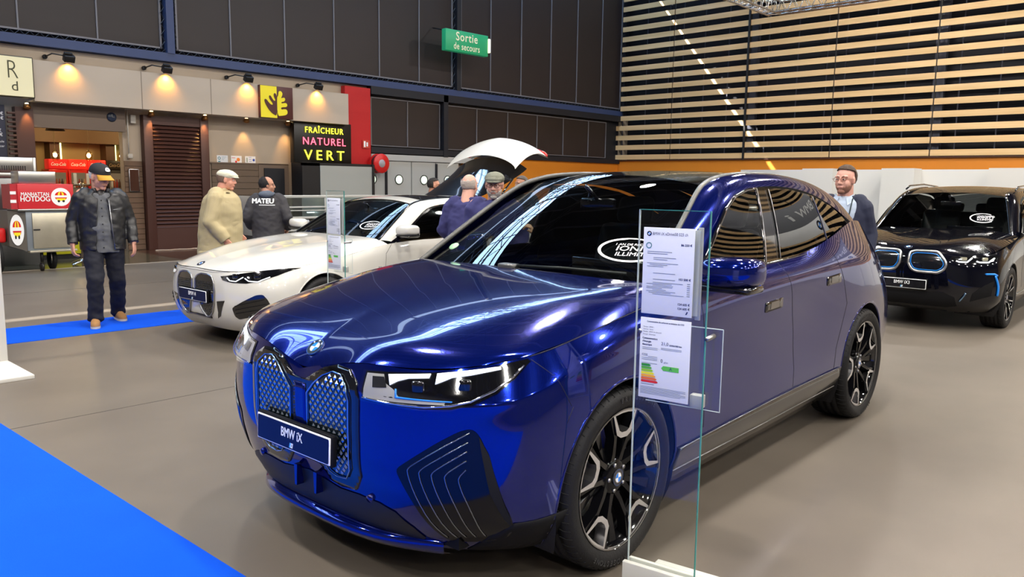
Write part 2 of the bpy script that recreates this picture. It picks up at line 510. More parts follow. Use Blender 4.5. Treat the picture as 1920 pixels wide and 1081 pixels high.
def build_shell(root, D, PAINT):
    """painted lower body split into its panels; returns the Surf used for laying details"""
    rows = np.array(D['rows'], float)              # rows x cols x 3
    net = rows.transpose(1, 0, 2)
    ru, rv = D.get('res', (420, 90))
    G = bsurf(net, ru, rv, D.get('it', 2))
    SF = Surf(); SF.grid(G)
    hood = bsurf(np.array(D['hood'], float), 70, 90, 2)
    SF.grid(hood)
    # arches
    G2 = G.copy()
    dead = np.zeros(G.shape[:2], bool)
    for (ax, az, ar) in D['arches']:
        dx = G[..., 0] - ax; dz = G[..., 2] - az; r = np.hypot(dx, dz)
        side = G[..., 1] > .55
        dead |= (r < ar) & side
    near = np.zeros_like(dead)
    near[:-1] |= dead[1:]; near[1:] |= dead[:-1]; near[:, :-1] |= dead[:, 1:]; near[:, 1:] |= dead[:, :-1]
    near &= dead
    # boundary dead verts: those dead having an alive neighbour -> snapped on the circle and kept
    al = ~dead
    hasal = np.zeros_like(dead)
    for a in (-1, 0, 1):
        for b in (-1, 0, 1):
            hasal |= np.roll(np.roll(al, a, 0), b, 1)
    edge = dead & hasal
    for (ax, az, ar) in D['arches']:
        dx = G[..., 0] - ax; dz = G[..., 2] - az; r = np.hypot(dx, dz) + 1e-9
        mk = edge & (r < ar + .001)
        G2[..., 0] = np.where(mk, ax + dx / r * ar, G2[..., 0]); G2[..., 2] = np.where(mk, az + dz / r * ar, G2[..., 2])
    inner = dead & ~edge
    nu, nv = G.shape[:2]
    reg = D['region']
    parts = {}
    for sg in (1, -1):
        P = (G2 * np.array([1, sg, 1])).reshape(-1, 3)
        for i in range(nu - 1):
            for j in range(nv - 1):
                ids = (i * nv + j, (i + 1) * nv + j, (i + 1) * nv + j + 1, i * nv + j + 1)
                if inner[i, j] or inner[i + 1, j] or inner[i, j + 1] or inner[i + 1, j + 1]: continue
                if edge[i, j] and edge[i + 1, j] and edge[i, j + 1] and edge[i + 1, j + 1]: continue
                c = G[i, j]
                nm = reg(c[0], c[1], c[2])
                key = (nm, 0 if nm in ('front_bumper', 'tailgate', 'rear_bumper') else sg)
                d = parts.setdefault(key, {'v': {}, 'vs': [], 'f': []})
                q = []
                for k in (ids if sg == -1 else ids[::-1]):
                    kk = (k, sg)
                    if kk not in d['v']: d['v'][kk] = len(d['vs']); d['vs'].append(P[k])
                    q.append(d['v'][kk])
                d['f'].append(tuple(q))
    out = {}
    for (nm, sg), d in parts.items():
        mb = MB(); mb.add(d['vs'], d['f'], True)
        out[(nm, sg)] = mb.build(nm, PAINT, root, weld=(sg == 0))
    mb = MB(); mirror_faces(mb, hood, True)
    out['hood'] = mb.build('hood', PAINT, root, weld=True)
    # arch lips and liners
    for (ax, az, ar) in D['arches']:
        for sg in (1, -1):
            pts = []
            a0 = D.get('arch_a0', -20)
            for k in range(40):
                a = radians(a0 + (180 - 2 * a0) * k / 39)
                x = ax + ar * cos(a); z = az + ar * sin(a)
                if z < D['sill']: continue
                p, n = SF.hit('y', x, z, sg); pts.append((x, p.y - sg * .004, z))
            lip = MB(); lip.tube(pts, .0075, 8, flat=1.0); lip.build('arch_lip', D.get('lipmat', PAINT), root)
            ln = MB(); vs = []; n = 30
            for k in range(n + 1):
                a = radians(-30 + 240 * k / n)
                for yy in (.99, .45): vs.append((ax + (ar - .004) * cos(a), sg * min(yy, abs(pts[min(int(k * len(pts) / (n + 1)), len(pts) - 1)][1]) - .004 if yy > .9 else yy), az + (ar - .004) * sin(a)))
            ln.add(vs, [(2 * k, 2 * k + 1, 2 * k + 3, 2 * k + 2) for k in range(n)], True)
            ln.add([(ax + (ar + .0) * cos(radians(a)), sg * .45, az + ar * sin(radians(a))) for a in range(-30, 211, 10)], [tuple(range(25))], False)
            ln.build('wheel_arch_liner', INTERIOR, root)
    # underbody
    ub = MB(); x0, x1 = D['under']
    wr = D['arches'][0]; wb = D['arches'][1]
    zb = D.get('zb', .22)
    ub.box(wb[0] + wb[2], wr[0] - wr[2], -D['uw'], D['uw'], zb, zb + .12)
    ub.box(x0, x1, -.45, .45, zb + .01, zb + .13)
    ub.box(x0, wb[0] - wb[2] + .01, -D['uw'] + .15, D['uw'] - .15, zb + .02, zb + .13)
    ub.box(wr[0] + wr[2], x1 - .1, -D['uw'] + .16, D['uw'] - .16, zb + .01, zb + .13)
    ub.build('underbody', BLACK_MATT, root)
    return SF, out

def lay(SF, root, name, M, ax, poly, off=.003, step=.02, both=True, thick=0.0, parent=None, smooth=True):
    r = None
    for sg in ((1, -1) if both else (1,)):
        if ax == 'x':
            bm = SF.patch(ax, [(p[0] * sg, p[1]) for p in poly], off, step, 1, thick)
        elif ax == 'z':
            bm = SF.patch(ax, [(p[0], p[1] * sg) for p in poly], off, step, 1, thick)
        else:
            bm = SF.patch(ax, poly, off, step, sg, thick)
        mb = MB(); mb.addbm(bm, None, smooth)
        o = mb.build(name, M, root)
        if r is None: r = o
    return r
def seam(SF, root, name, ax, lines, r=.0021, M=None, off=-.0005, both=True):
    for ln in lines:
        for sg in ((1, -1) if both else (1,)):
            pts = SF.line(ax, [(p[0] * sg, p[1]) for p in ln] if ax == 'x' else ([(p[0], p[1] * sg) for p in ln] if ax == 'z' else ln), off, 1 if ax != 'y' else sg)
            mb = MB(); mb.tube(pts, r, 5); mb.build(name, M or SEAM, root)

def greenhouse(root, D, PAINT, SF, trimmat=None):
    """windscreen, side glass, roof band, roof, tailgate glass"""
    W = np.array(D['wind'], float); g = bsurf(W, 40, 40, 3)
    mb = MB(); mirror_faces(mb, g, True); o_w = mb.build('windscreen', CARGLASS, root, weld=True)
    SW = Surf(); SW.grid(g)
    SG = None
    g = bsurf(np.array(D['side_glass'], float), 80, 30, 2)
    SG = Surf(); SG.grid(g)
    gb = bsurf(np.array(D['band'], float), 140, 16, 2)
    for sg in (1, -1):
        mb = MB(); q = gb * np.array([1, sg, 1]); mb.add(q.reshape(-1, 3), gridfaces(140, 16, sg == -1), True)
        mb.build('roof_rail_pillar', PAINT, root)
    gr = bsurf(np.array(D['roof'], float), 60, 30, 2)
    mb = MB(); mirror_faces(mb, gr, True); mb.build('roof_panel', D.get('roofmat', BLACK_GLOSS), root, weld=True)
    if 'rearglass' in D:
        gq = bsurf(np.array(D['rearglass'], float), 20, 20, 2)
        mb = MB(); mirror_faces(mb, gq, True); mb.build('rear_window', SIDEGLASS, root, weld=True)
    # header visor band just inside the glass + pillar trims
    e = gb[:, 0, :]
    for sg in (1, -1):
        mb = MB(); mb.tube([tuple(p * np.array([1, sg, 1])) for p in e[:90]], .015, 6); mb.build('windscreen_trim', trimmat or mat('screen_trim_grey', (.11,.11,.105), .38, metal=.4), root)
    return SW, SG, o_w, gb, gr

def interior(root, D, person=False):
    ib = D['interior']      # dict: dash x, z ; seat x ; floor z ; half width
    mb = MB(); dx, dz, hw = ib['dash'], ib['dz'], ib['hw']
    # dashboard
    prof = [(dx + .45, dz - .02), (dx + .1, dz + .02), (dx - .08, dz), (dx - .14, dz - .06), (dx - .10, dz - .3), (dx + .4, dz - .4)]
    mb.prism(prof, -hw, hw, Matrix(((1, 0, 0, 0), (0, 0, 1, 0), (0, 1, 0, 0), (0, 0, 0, 1))))
    mb.build('dashboard', INTERIOR, root)
    sc = MB(); sc.rbox(dx - .17, dx - .15, hw * .05 - .05, hw * .92, dz - .02, dz + .10, .006); sc.build('dashboard_screen', BLACK_GLOSS, root)
    fl = MB(); fl.box(ib['x1'], dx + .3, -hw, hw, ib['fz'], ib['fz'] + .05); fl.box(ib['x1'] - .02, ib['x1'] + .25, -hw, hw, ib['fz'], dz); fl.build('cabin_floor', INTERIOR, root)
    for y in (hw * .5, -hw * .5):
        st = MB(); sx = ib['seat']; T = Matrix.Translation((sx, y, ib['fz'] + .3))
        st.rbox(-.28, .28, -.26, .26, -.12, .08, .05, T)
        T2 = T @ Matrix.Translation((-.30, 0, .0)) @ Matrix.Rotation(radians(-18), 4, 'Y')
        st.rbox(-.07, .06, -.25, .25, .0, .62, .06, T2); st.rbox(-.05, .05, -.14, .14, .62, .82, .05, T2)
        st.build('front_seat', LEATHER_SEAT, root)
    bs = MB(); sx = ib['seat'] - 1.0; T = Matrix.Translation((sx, 0, ib['fz'] + .3)); bs.rbox(-.28, .25, -hw * .9, hw * .9, -.1, .08, .05, T)
    T2 = T @ Matrix.Translation((-.28, 0, 0)) @ Matrix.Rotation(radians(-20), 4, 'Y'); bs.rbox(-.07, .06, -hw * .9, hw * .9, 0, .58, .06, T2)
    for y in (-.42, 0, .42): bs.rbox(-.05, .04, y - .13, y + .13, .58, .72, .04, T2)
    bs.build('rear_seat', LEATHER_SEAT, root)
    sw = MB(); c = Vector((dx - .36, hw * .5, dz - .06)); ax = Vector((-1, 0, .42)).normalized(); u = Vector((0, 1, 0)); v = ax.cross(u)
    sw.tube([c + u * (.185 * cos(a)) + v * (.165 * sin(a)) for a in [2 * pi * k / 28 for k in range(28)]], .015, 8, closed=True)
    sw.tube([c - u * .18, c, c + u * .18], .018, 6); sw.cyl(c, c - ax * .2, .05, .04); sw.build('steering_wheel', BLACK_MATT, root)
    rm = MB(); mx, mz = ib['mirror']; rm.rbox(mx - .02, mx + .015, -.12, .12, mz - .035, mz + .03, .012); rm.cyl((mx, 0, mz + .02), (mx + .12, 0, mz + .10), .012); rm.build('rear_view_mirror', BLACK_GLOSS, root)

def wing_mirror(root, D, PAINT, sg=1):
    x, y, z = D['mirror']; L, H, W = D.get('mirror_size', (.17, .15, .25))
    # shell: rounded box stretched along y
    T = Matrix.Translation((x, sg * y, z)) @ Matrix.Rotation(radians(D.get('fold', 0)) * sg, 4, 'Z')
    net = []
    secs = [(0.0, .45, .62), (.12, .82, .9), (.4, 1.0, 1.0), (.75, .98, .96), (.93, .80, .82), (1.0, .45, .5)]
    n = 20; vs = []; 
    for (t, sx, sz) in secs:
        for k in range(n):
            a = 2 * pi * k / n; ca, sa = cos(a), sin(a)
            ex = abs(ca) ** .6 * (1 if ca > 0 else -1); ez = abs(sa) ** .7 * (1 if sa > 0 else -1)
            xx = ex * sx * L * .5 * (1.15 if ca > 0 else .75); zz = ez * sz * H * .5 * (1.0 if sa > 0 else .9)
            vs.append(T @ Vector((xx - .02 * t, sg * (t - .5) * W, zz + (.012 * t))))
    fs = [(i * n + k, i * n + (k + 1) % n, (i + 1) * n + (k + 1) % n, (i + 1) * n + k) for i in range(len(secs) - 1) for k in range(n)] + [tuple(range(n)), tuple(len(secs) * n - 1 - k for k in range(n))]
    top = MB()
    top.mat(PAINT); top.add(vs, fs, True)
    o = top.build('wing_mirror', None, root, weld=True)
    md = o.modifiers.new('s', 'SUBSURF'); md.levels = 1; md.render_levels = 2
    lo = MB(); lo.mat(BLACK_GLOSS)
    lo.rbox(-.085, .08, -W * .46, W * .44, -H * .53, -H * .28, .018, T)
    lo.tube([T @ Vector((-.02, -sg * W * .35, -H * .4)), T @ Vector((-.03, -sg * W * .75, -H * .55)), T @ Vector((-.03, -sg * (W * .5 + D.get('mirror_arm', .12)), -H * .8))], [.03, .022, .028], 8)
    lo.build('mirror_foot', None, o)
    gl = MB(); gl.rbox(-L * .46, -L * .40, -W * .38, W * .38, -H * .34, H * .34, .01, T); gl.build('mirror_glass', CHROME, o)
    return o

def plate(root, x, y, z, txt, w=.52, h=.11, tilt=0.0, bgM=None):
    T = frame((x, y, z), (0, 1, 0), (sin(tilt), 0, cos(tilt)))      # viewer in front sees +y to the right
    mb = MB(); mb.mat(BLACK_MATT); mb.rbox(-w / 2 - .008, w / 2 + .008, -h / 2 - .008, h / 2 + .008, -.03, -.006, .006, T)
    mb.mat(WHITE_VINYL); mb.rbox(-w / 2, w / 2, -h / 2, h / 2, -.006, .0, .003, T)
    mb.mat(bgM or PLATE_BLUE); mb.prism(corner_round([(-w / 2 + .006, -h / 2 + .006), (w / 2 - .006, -h / 2 + .006), (w / 2 - .006, h / 2 - .006), (-w / 2 + .006, h / 2 - .006)], .008), -.001, .0015, T)
    o = mb.build('number_plate', None, root)
    tx = MB(); tx.mat(WHITE_VINYL)
    tx.text(txt, h * .50, T @ Matrix.Translation((0, h * .10, .002)), bold=.0006, ext=.0004, sx=.78)
    T3 = T @ Matrix.Translation((0, -h * .30, .0022))
    tx.mat(mat('stripe_light_blue', (.1, .45, .85), .4)).prism([(-.014, -.010), (-.006, -.010), (-.001, .010), (-.009, .010)], 0, .0006, T3)
    tx.mat(mat('stripe_white', (.8, .85, .9), .4)).prism([(-.005, -.010), (.010, -.010), (.014, .010), (.0, .010)], 0, .0006, T3)
    tx.mat(PLATE_BLUE).prism([(.002, -.005), (.005, -.005), (.008, .006), (.005, .006)], .0006, .0009, T3)
    tx.build('plate_lettering', None, o)
    return o

def sticker_ionity(root, SWf, cy, cz, s):
    """round charging sticker on the windscreen, near (y,z)"""
    p, n = SWf.hit('x', cy, cz)
    p2, _ = SWf.hit('x', cy + .15, cz); p3, _ = SWf.hit('x', cy, cz + .08)
    T = frame(p + n * .006, (p2 - p), (p3 - p))
    # bend check: keep it flat but slightly proud
    mb = MB(); mb.mat(WHITE_VINYL)
    n_ = 40; vs = []
    for k in range(n_ + 1):
        a = radians(48 + 268 * k / n_); w = .07 if k < 8 else .10
        vs += [T @ Vector((s * cos(a) * 1.15, s * .72 * sin(a), .0)), T @ Vector((s * (1 - w) * cos(a) * 1.15, s * (.72 - w) * sin(a), .0))]
    mb.add(vs, [(2 * k, 2 * k + 1, 2 * k + 3, 2 * k + 2) for k in range(n_)], False)
    mb.text('1 AN DE RECHARGE', s * .17, T @ Matrix.Translation((s * .22, s * .31, .001)), bold=s * .001, ext=0, shear=.25)
    mb.text('IONITY', s * .40, T @ Matrix.Translation((s * .24, s * .06, .001)), sx=1.15, bold=s * .004, ext=0, shear=.2)
    mb.text('ILLIMIT\u00c9E', s * .31, T @ Matrix.Translation((s * .18, -s * .27, .001)), sx=1.1, bold=s * .003, ext=0, shear=.2)
    mb.build('charging_sticker', None, root)
# ------------------------------------------------------------------ daylight and hall lamps
sun = bpy.data.lights.new('sun', 'SUN'); sun.energy = 60; sun.angle = radians(0.6); sun.color = (1, .95, .86)
so = bpy.data.objects.new('sun', sun); COL.objects.link(so)
so.rotation_euler = Vector((-1.1, .766, 1.0)).to_track_quat('Z', 'Y').to_euler()
HALL_W = 420
lampd = bpy.data.lights.new('hall_lamp', 'AREA'); lampd.shape = 'DISK'; lampd.size = .55; lampd.energy = HALL_W; lampd.color = (1.0, .94, .86)
HALL_LAMPS = [(x, y, 9.4) for x in (-6.5, -1, 4.5, 10, 15.5, 21) for y in (-14, -8.5, -3, 2.5, 8)]
for p in HALL_LAMPS:
    o = bpy.data.objects.new('hall_lamp', lampd); COL.objects.link(o); o.location = p

# ------------------------------------------------------------------ the hall
def struct(mb, name, M=None, weld=False):
    o = mb.build(name, M, weld=weld); o['kind'] = 'structure'; return o
def wave_floor():
    M = bpy.data.materials.new('grey_hall_carpet'); M.use_nodes = True; nt = M.node_tree; b = nt.nodes['Principled BSDF']
    tc = nt.nodes.new('ShaderNodeTexCoord')
    n = nt.nodes.new('ShaderNodeTexNoise'); n.inputs['Scale'].default_value = .9; n.inputs['Detail'].default_value = 6; n.inputs['Roughness'].default_value = .55
    n2 = nt.nodes.new('ShaderNodeTexNoise'); n2.inputs['Scale'].default_value = 260; n2.inputs['Detail'].default_value = 2
    nt.links.new(tc.outputs['Object'], n.inputs['Vector']); nt.links.new(tc.outputs['Object'], n2.inputs['Vector'])
    cr = nt.nodes.new('ShaderNodeValToRGB'); cr.color_ramp.elements[0].position = .3; cr.color_ramp.elements[1].position = .72
    cr.color_ramp.elements[0].color = (.112, .094, .076, 1); cr.color_ramp.elements[1].color = (.160, .136, .110, 1)
    nt.links.new(n.outputs['Fac'], cr.inputs[0])
    mx = nt.nodes.new('ShaderNodeMix'); mx.data_type = 'RGBA'; mx.blend_type = 'MULTIPLY'; mx.inputs[0].default_value = .35
    cr2 = nt.nodes.new('ShaderNodeValToRGB'); cr2.color_ramp.elements[0].color = (.7, .7, .7, 1)
    nt.links.new(n2.outputs['Fac'], cr2.inputs[0]); nt.links.new(cr.outputs[0], mx.inputs[6]); nt.links.new(cr2.outputs[0], mx.inputs[7])
    nt.links.new(mx.outputs[2], b.inputs['Base Color']); b.inputs['Roughness'].default_value = .42; b.inputs['Specular IOR Level'].default_value = .35
    bp = nt.nodes.new('ShaderNodeBump'); bp.inputs['Strength'].default_value = .25; bp.inputs['Distance'].default_value = .002
    nt.links.new(n2.outputs['Fac'], bp.inputs['Height']); nt.links.new(bp.outputs['Normal'], b.inputs['Normal'])
    return M
def wood_mat(name, c1, c2, rough=.5, axis='Y', scale=6.0, coat=0):
    M = bpy.data.materials.new(name); M.use_nodes = True; nt = M.node_tree; b = nt.nodes['Principled BSDF']
    tc = nt.nodes.new('ShaderNodeTexCoord'); mp = nt.nodes.new('ShaderNodeMapping')
    s = {'X': (.06, 1, 1), 'Y': (1, .06, 1), 'Z': (1, 1, .06)}[axis]; mp.inputs['Scale'].default_value = s
    n = nt.nodes.new('ShaderNodeTexNoise'); n.inputs['Scale'].default_value = scale; n.inputs['Detail'].default_value = 6
    cr = nt.nodes.new('ShaderNodeValToRGB'); cr.color_ramp.elements[0].color = (*c1, 1); cr.color_ramp.elements[1].color = (*c2, 1)
    cr.color_ramp.elements[0].position = .3; cr.color_ramp.elements[1].position = .7
    nt.links.new(tc.outputs['Object'], mp.inputs[0]); nt.links.new(mp.outputs[0], n.inputs['Vector']); nt.links.new(n.outputs['Fac'], cr.inputs[0]); nt.links.new(cr.outputs[0], b.inputs['Base Color'])
    b.inputs['Roughness'].default_value = rough; b.inputs['Coat Weight'].default_value = coat
    _M[name] = M; return M
X0, X1, Y0, Y1, ZC = -12.0, 25.5, -22.0, 18.2, 12.0
FLOOR = wave_floor()
mb = MB(); mb.box(X0, 27, Y0, 15.3, -.2, 0); struct(mb, 'floor', FLOOR)
SHOPWOOD = wood_mat('shop_floor_planks', (.035, .014, .008), (.075, .032, .018), .22, 'X', 9)
mb = MB(); mb.box(7.0, 27, 15.3, 22, -.2, 0.004); struct(mb, 'floor_shop', SHOPWOOD)
mb = MB(); mb.box(X0, 7.0, 15.3, 22, -.2, 0.004); struct(mb, 'floor_bar', mat('bar_tiles', (.09, .075, .045), .12, noise_amt=.3, noise_scale=4))
mb = MB(); mb.box(X0, 27, 15.285, 15.325, 0, .008); struct(mb, 'trim_1', mat('floor_edge_strip', (.45, .40, .34), .4, metal=.5))
# faint joints in the hall floor
JM = mat('floor_joint', (.05, .042, .036), .7)
for (a, b_, c, d) in ((-6, 25, 5.672, 5.678), (-6, 25, 12.35, 12.356)):
    mb = MB(); mb.box(a, b_, c, d, 0, .0012); struct(mb, 'trim_floor_joint', JM)
BLUEC = mat('blue_event_carpet', (.002, .075, .62), .95, noise_amt=.10, noise_scale=3, bump=.3, bump_scale=300, spec=.15)
mb = MB(); mb.box(-6, 4.9, 8.645, 9.55, 0, .004); o = struct(mb, 'floor_carpet_strip', BLUEC)
mb = MB(); mb.add([(-6, -8, .004), (1.56, -8, .004), (1.49, 2.85, .004), (1.45, 4.0, .004), (1.385, 5.86, .004), (1.36, 8.646, .004), (-6, 8.646, .004)], [(0, 1, 2, 3, 4, 5, 6)]); struct(mb, 'floor_carpet', BLUEC)
# ceiling with a long skylight
CE = mat('ceiling_dark', (.045, .047, .052), .7)
SK0, SK1 = 15.35, 17.15
mb = MB(); mb.box(X0, 27, Y0, SK0, ZC, ZC + .1); mb.box(X0, 27, SK1, 19, ZC, ZC + .1); struct(mb, 'ceiling', CE)
SKY = mat('skylight_daylight', (.2, .3, .4), .3, emit=(.42, .66, 1.0), estr=13)
mb = MB(); mb.box(X0, 27, SK0, SK1, ZC + .02, ZC + .05); struct(mb, 'window_skylight', SKY)
STEEL_D = mat('dark_blue_steel', (.02, .03, .07), .5)
mb = MB()
for x in np.arange(X0, 26, 1.9): mb.box(x, x + .05, SK0, SK1, ZC - .05, ZC + .02)
mb.box(X0, 26, SK0 + .86, SK0 + .94, ZC - .05, ZC + .02)
struct(mb, 'trim_skylight_bars', STEEL_D)
# ceiling lattice girders, reflected in the bonnets and screens
mb = MB()
def girder(mb, p0, p1, h, n, r=.05):
    p0 = Vector(p0); p1 = Vector(p1); mb.tube([p0, p1], r, 6); mb.tube([p0 - Vector((0, 0, h)), p1 - Vector((0, 0, h))], r, 6)
    for i in range(n):
        a = p0.lerp(p1, i / n); b = p0.lerp(p1, (i + .5) / n); c = p0.lerp(p1, (i + 1) / n)
        mb.tube([a, b - Vector((0, 0, h)), c], r * .6, 5)
GR = mat('girder_grey', (.16, .17, .19), .45, metal=.3)
for x in (-8, -1.3, 5.5, 12.2, 19):
    mb = MB(); girder(mb, (x, Y0, 11.5), (x, 18, 11.5), 1.1, 22); struct(mb, 'ceiling_girder', GR)
for y in (-15, -8, -1, 6, 12.0, 15.3, 17.2):
    mb = MB(); girder(mb, (X0, y, 11.7), (25, y, 11.7), .7, 24, .035); struct(mb, 'ceiling_girder', GR)
for x in np.arange(-10, 25, 1.6):      # corrugated deck ribs
    mb = MB(); mb.box(x, x + .10, Y0, SK0 - .2, ZC - .12, ZC); struct(mb, 'ceiling_rib', mat('deck_rib', (.20, .20, .21), .5))
# fixtures for the hall lamps
for i, p in enumerate(HALL_LAMPS):
    if i == 0:
        f0 = MB(); f0.lathe([(.30, .04), (.33, .0), (.34, .06), (.22, .22), (.10, .34), (.06, .5), (0.001, .5)], 24); f0.cyl((0, 0, .5), (0, 0, 2.5), .012, n=6)
        hl = tag(f0.build('ceiling_lamp', mat('lamp_housing', (.12, .12, .13), .4, metal=.6), loc=(p[0], p[1], p[2] + .02)), 'grey bell shaped high bay lamp hanging from the hall ceiling', 'ceiling lamp', 'high bay lamps under the hall ceiling')
    else:
        c = hl.copy(); COL.objects.link(c); c.location = (p[0], p[1], p[2] + .02)

# --- right wall: timber slats over a dark void
SLAT = wood_mat('pale_oak_slat', (.60, .40, .185), (.76, .53, .275), .55, 'Y', 5)
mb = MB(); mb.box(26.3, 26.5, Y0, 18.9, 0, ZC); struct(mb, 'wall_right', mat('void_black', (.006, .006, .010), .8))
mb = MB(); mb.box(25.5, 25.62, Y0, 18.9, 0, 2.50); struct(mb, 'wall_right_lower', mat('orange_panel', (.62, .215, .018), .45, noise_amt=.06, noise_scale=1.5))
mb = MB(); mb.box(25.44, 25.62, Y0, 18.9, 2.50, 2.545); struct(mb, 'trim_2', mat('dark_brown_edge', (.06, .02, .008), .5))
k = 0
ye = 18.7
while ye > Y0 + .1:
    ys = ye - 2.93 if k else 15.76
    mb = MB(); z = 2.56; j = 0
    while z < ZC - .2:
        y1 = min(ye - .02, 18.02 if z > 4.35 else 18.68)
        mb.box(25.46, 25.50, ys + .02, y1, z, z + .178); z += .3675; j += 1
    o = struct(mb, 'trim_slat_panel', SLAT)
    mb = MB(); mb.box(25.50, 25.54, ys - .02, ys + .02, 2.55, ZC)
    struct(mb, 'trim_slat_joint', mat('joint_black', (.01, .01, .012), .6))
    mb = MB()
    for fy in (.30, .62, .92) if k % 2 else (.12, .45, .80): mb.box(25.75, 25.78, ys + 2.93 * fy, ys + 2.93 * fy + .03, 2.5, ZC)
    if k % 2: mb.box(25.8, 26.0, ys - .15, ys + .15, 2.5, ZC)
    struct(mb, 'trim_void_posts', mat('void_post', (.055, .06, .085), .5))
    ye = ys; k += 1
mb = MB(); mb.box(25.40, 25.56, 12.80, 12.86, 2.5, ZC); struct(mb, 'trim_3', mat('joint_black', (.01, .01, .012), .6))
# blind front and left walls, behind the viewer
mb = MB(); mb.box(X0, 27, Y0 - .2, Y0, 0, ZC); struct(mb, 'wall_front', mat('far_wall', (.10, .10, .11), .7))
mb = MB(); mb.box(X0 - .2, X0, Y0, 19, 0, ZC); struct(mb, 'wall_left', mat('far_wall', (.10, .10, .11), .7))

# --- back wall
TAN = mat('tan_render', (.40, .325, .25), .75, noise_amt=.05, noise_scale=2)
BEIGE = mat('beige_panel', (.46, .39, .315), .6, noise_amt=.04, noise_scale=1.2)
BROWN = mat('brown_shutter', (.062, .024, .018), .45)
PANEL = mat('dark_brown_blind', (.022, .0145, .0135), .5, noise_amt=.15, noise_scale=1.1)
BEAM = mat('blue_beam', (.030, .050, .13), .5)
BEAD = mat('grey_bead', (.17, .165, .18), .5)
NIGHT = mat('near_black_frame', (.008, .009, .014), .55)
GAP0, GAP1 = 10.63, 10.92
mb = MB()
mb.box(X0, 5.2, 18.2, 18.4, 0, 4.2); mb.box(5.2, 7.0, 18.2, 18.4, 2.62, 4.2); mb.box(7.0, 13.6, 18.2, 18.4, 0, 4.2)
mb.box(13.6, 27, 18.24, 18.4, 0, 4.2)
struct(mb, 'wall_back', TAN)
mb = MB(); mb.box(X0, 27, 18.30, 18.42, 4.2, GAP0); mb.box(X0, 27, 18.30, 18.42, GAP1, ZC); struct(mb, 'wall_back_upper', NIGHT)
mb = MB(); mb.box(X0, 25.6, 18.02, 18.32, 4.215, 4.395); struct(mb, 'trim_beam', BEAM)
mb = MB(); mb.box(13.6, 25.6, 18.0, 18.2, 4.0, 4.215); struct(mb, 'trim_beam_lower', NIGHT)
# upper bays: dark blinds between beads, posts with lattice
posts = [-9.6, -.76, 8.08, 16.92, 25.75]
pitch = 1.475
bayn = 0
for a, b_ in zip(posts[:-1], posts[1:]):
    xl, xr = a + .20, b_ - .17
    mb = MB(); mb.box(xl, xr, 18.16, 18.2, 4.52, 10.5); struct(mb, 'window_blind', PANEL)
    mb = MB(); mb.box(xl, xr, 18.13, 18.17, 4.485, 4.52); mb.box(xl - .02, xl + .02, 18.13, 18.17, 4.485, 10.5); mb.box(xr - .02, xr + .02, 18.13, 18.17, 4.485, 10.5)
    m0 = a + {8.08: 1.50, 16.92: 1.51}.get(a, 1.48); x = m0 if a > -10 else 0
    if a == -.76: xs = [-.76 + 5.86 - 2.96 * 1, 5.10, 6.58]
    elif a == 8.08: xs = [9.58, 11.04, 12.51, 14.0, 15.45]
    elif a == 16.92: xs = [18.43, 19.88, 21.4, 22.86, 24.33]
    else: xs = [a + 1.475 * q for q in range(1, 6)]
    for x in xs: mb.box(x - .014, x + .014, 18.135, 18.165, 4.5, 10.5)
    struct(mb, 'trim_window_beads', BEAD)
    mb = MB(); mb.box(b_ - .085, b_ + .085, 18.0, 18.2, 4.39, 10.6); struct(mb, 'trim_post', BEAM if b_ < 10 else NIGHT)
    mb = MB()                                    # lattice lacing beside the post and under the blind
    z = 4.45
    for sg in (-1, 1):
        z = 4.42
        while z < 9:
            mb.tube([(b_ + sg * .09, 18.1, z), (b_ + sg * .17, 18.1, z + .12), (b_ + sg * .09, 18.1, z + .24)], .008, 4); z += .24
    x = xl
    while x < xr:
        mb.tube([(x, 18.1, 4.40), (x + .09, 18.1, 4.48), (x + .18, 18.1, 4.40)], .007, 4); x += .18
    struct(mb, 'trim_lacing', mat('lacing_dark', (.03, .032, .04), .5))
# lower glazing at the right
for xl, xr, xs in ((13.69, 16.25, [15.0]), (16.53, 24.72, [17.83, 19.26, 20.74, 22.16, 23.63])):
    mb = MB(); mb.box(xl, xr, 18.16, 18.2, 2.62, 3.92); struct(mb, 'window_blind_lower', PANEL)
    mb = MB(); mb.box(xl, xr, 18.135, 18.165, 3.91, 3.94); mb.box(xl, xr, 18.135, 18.165, 2.60, 2.62)
    for x in [xl, xr] + xs: mb.box(x - .012, x + .012, 18.135, 18.165, 2.6, 3.94)
    struct(mb, 'trim_window_beads_lower', BEAD)
mb = MB(); mb.box(13.6, 25.6, 18.2, 18.24, 2.35, 4.2); struct(mb, 'wall_back_frame', NIGHT)
mb = MB(); mb.box(16.3, 16.48, 18.0, 18.2, 2.36, 4.2); mb.box(13.6, 25.55, 18.02, 18.2, 2.40, 2.56); struct(mb, 'trim_lower_posts', NIGHT)
mb = MB(); mb.box(17.2, 25.5, 18.1, 18.2, 0, 2.42); struct(mb, 'wall_back_orange', mat('orange_panel', (.62, .215, .018), .45))
mb = MB(); mb.box(12.74, 13.58, 18.02, 18.2, 0, 4.14); struct(mb, 'wall_back_red', mat('red_panel', (.48, .008, .010), .5))
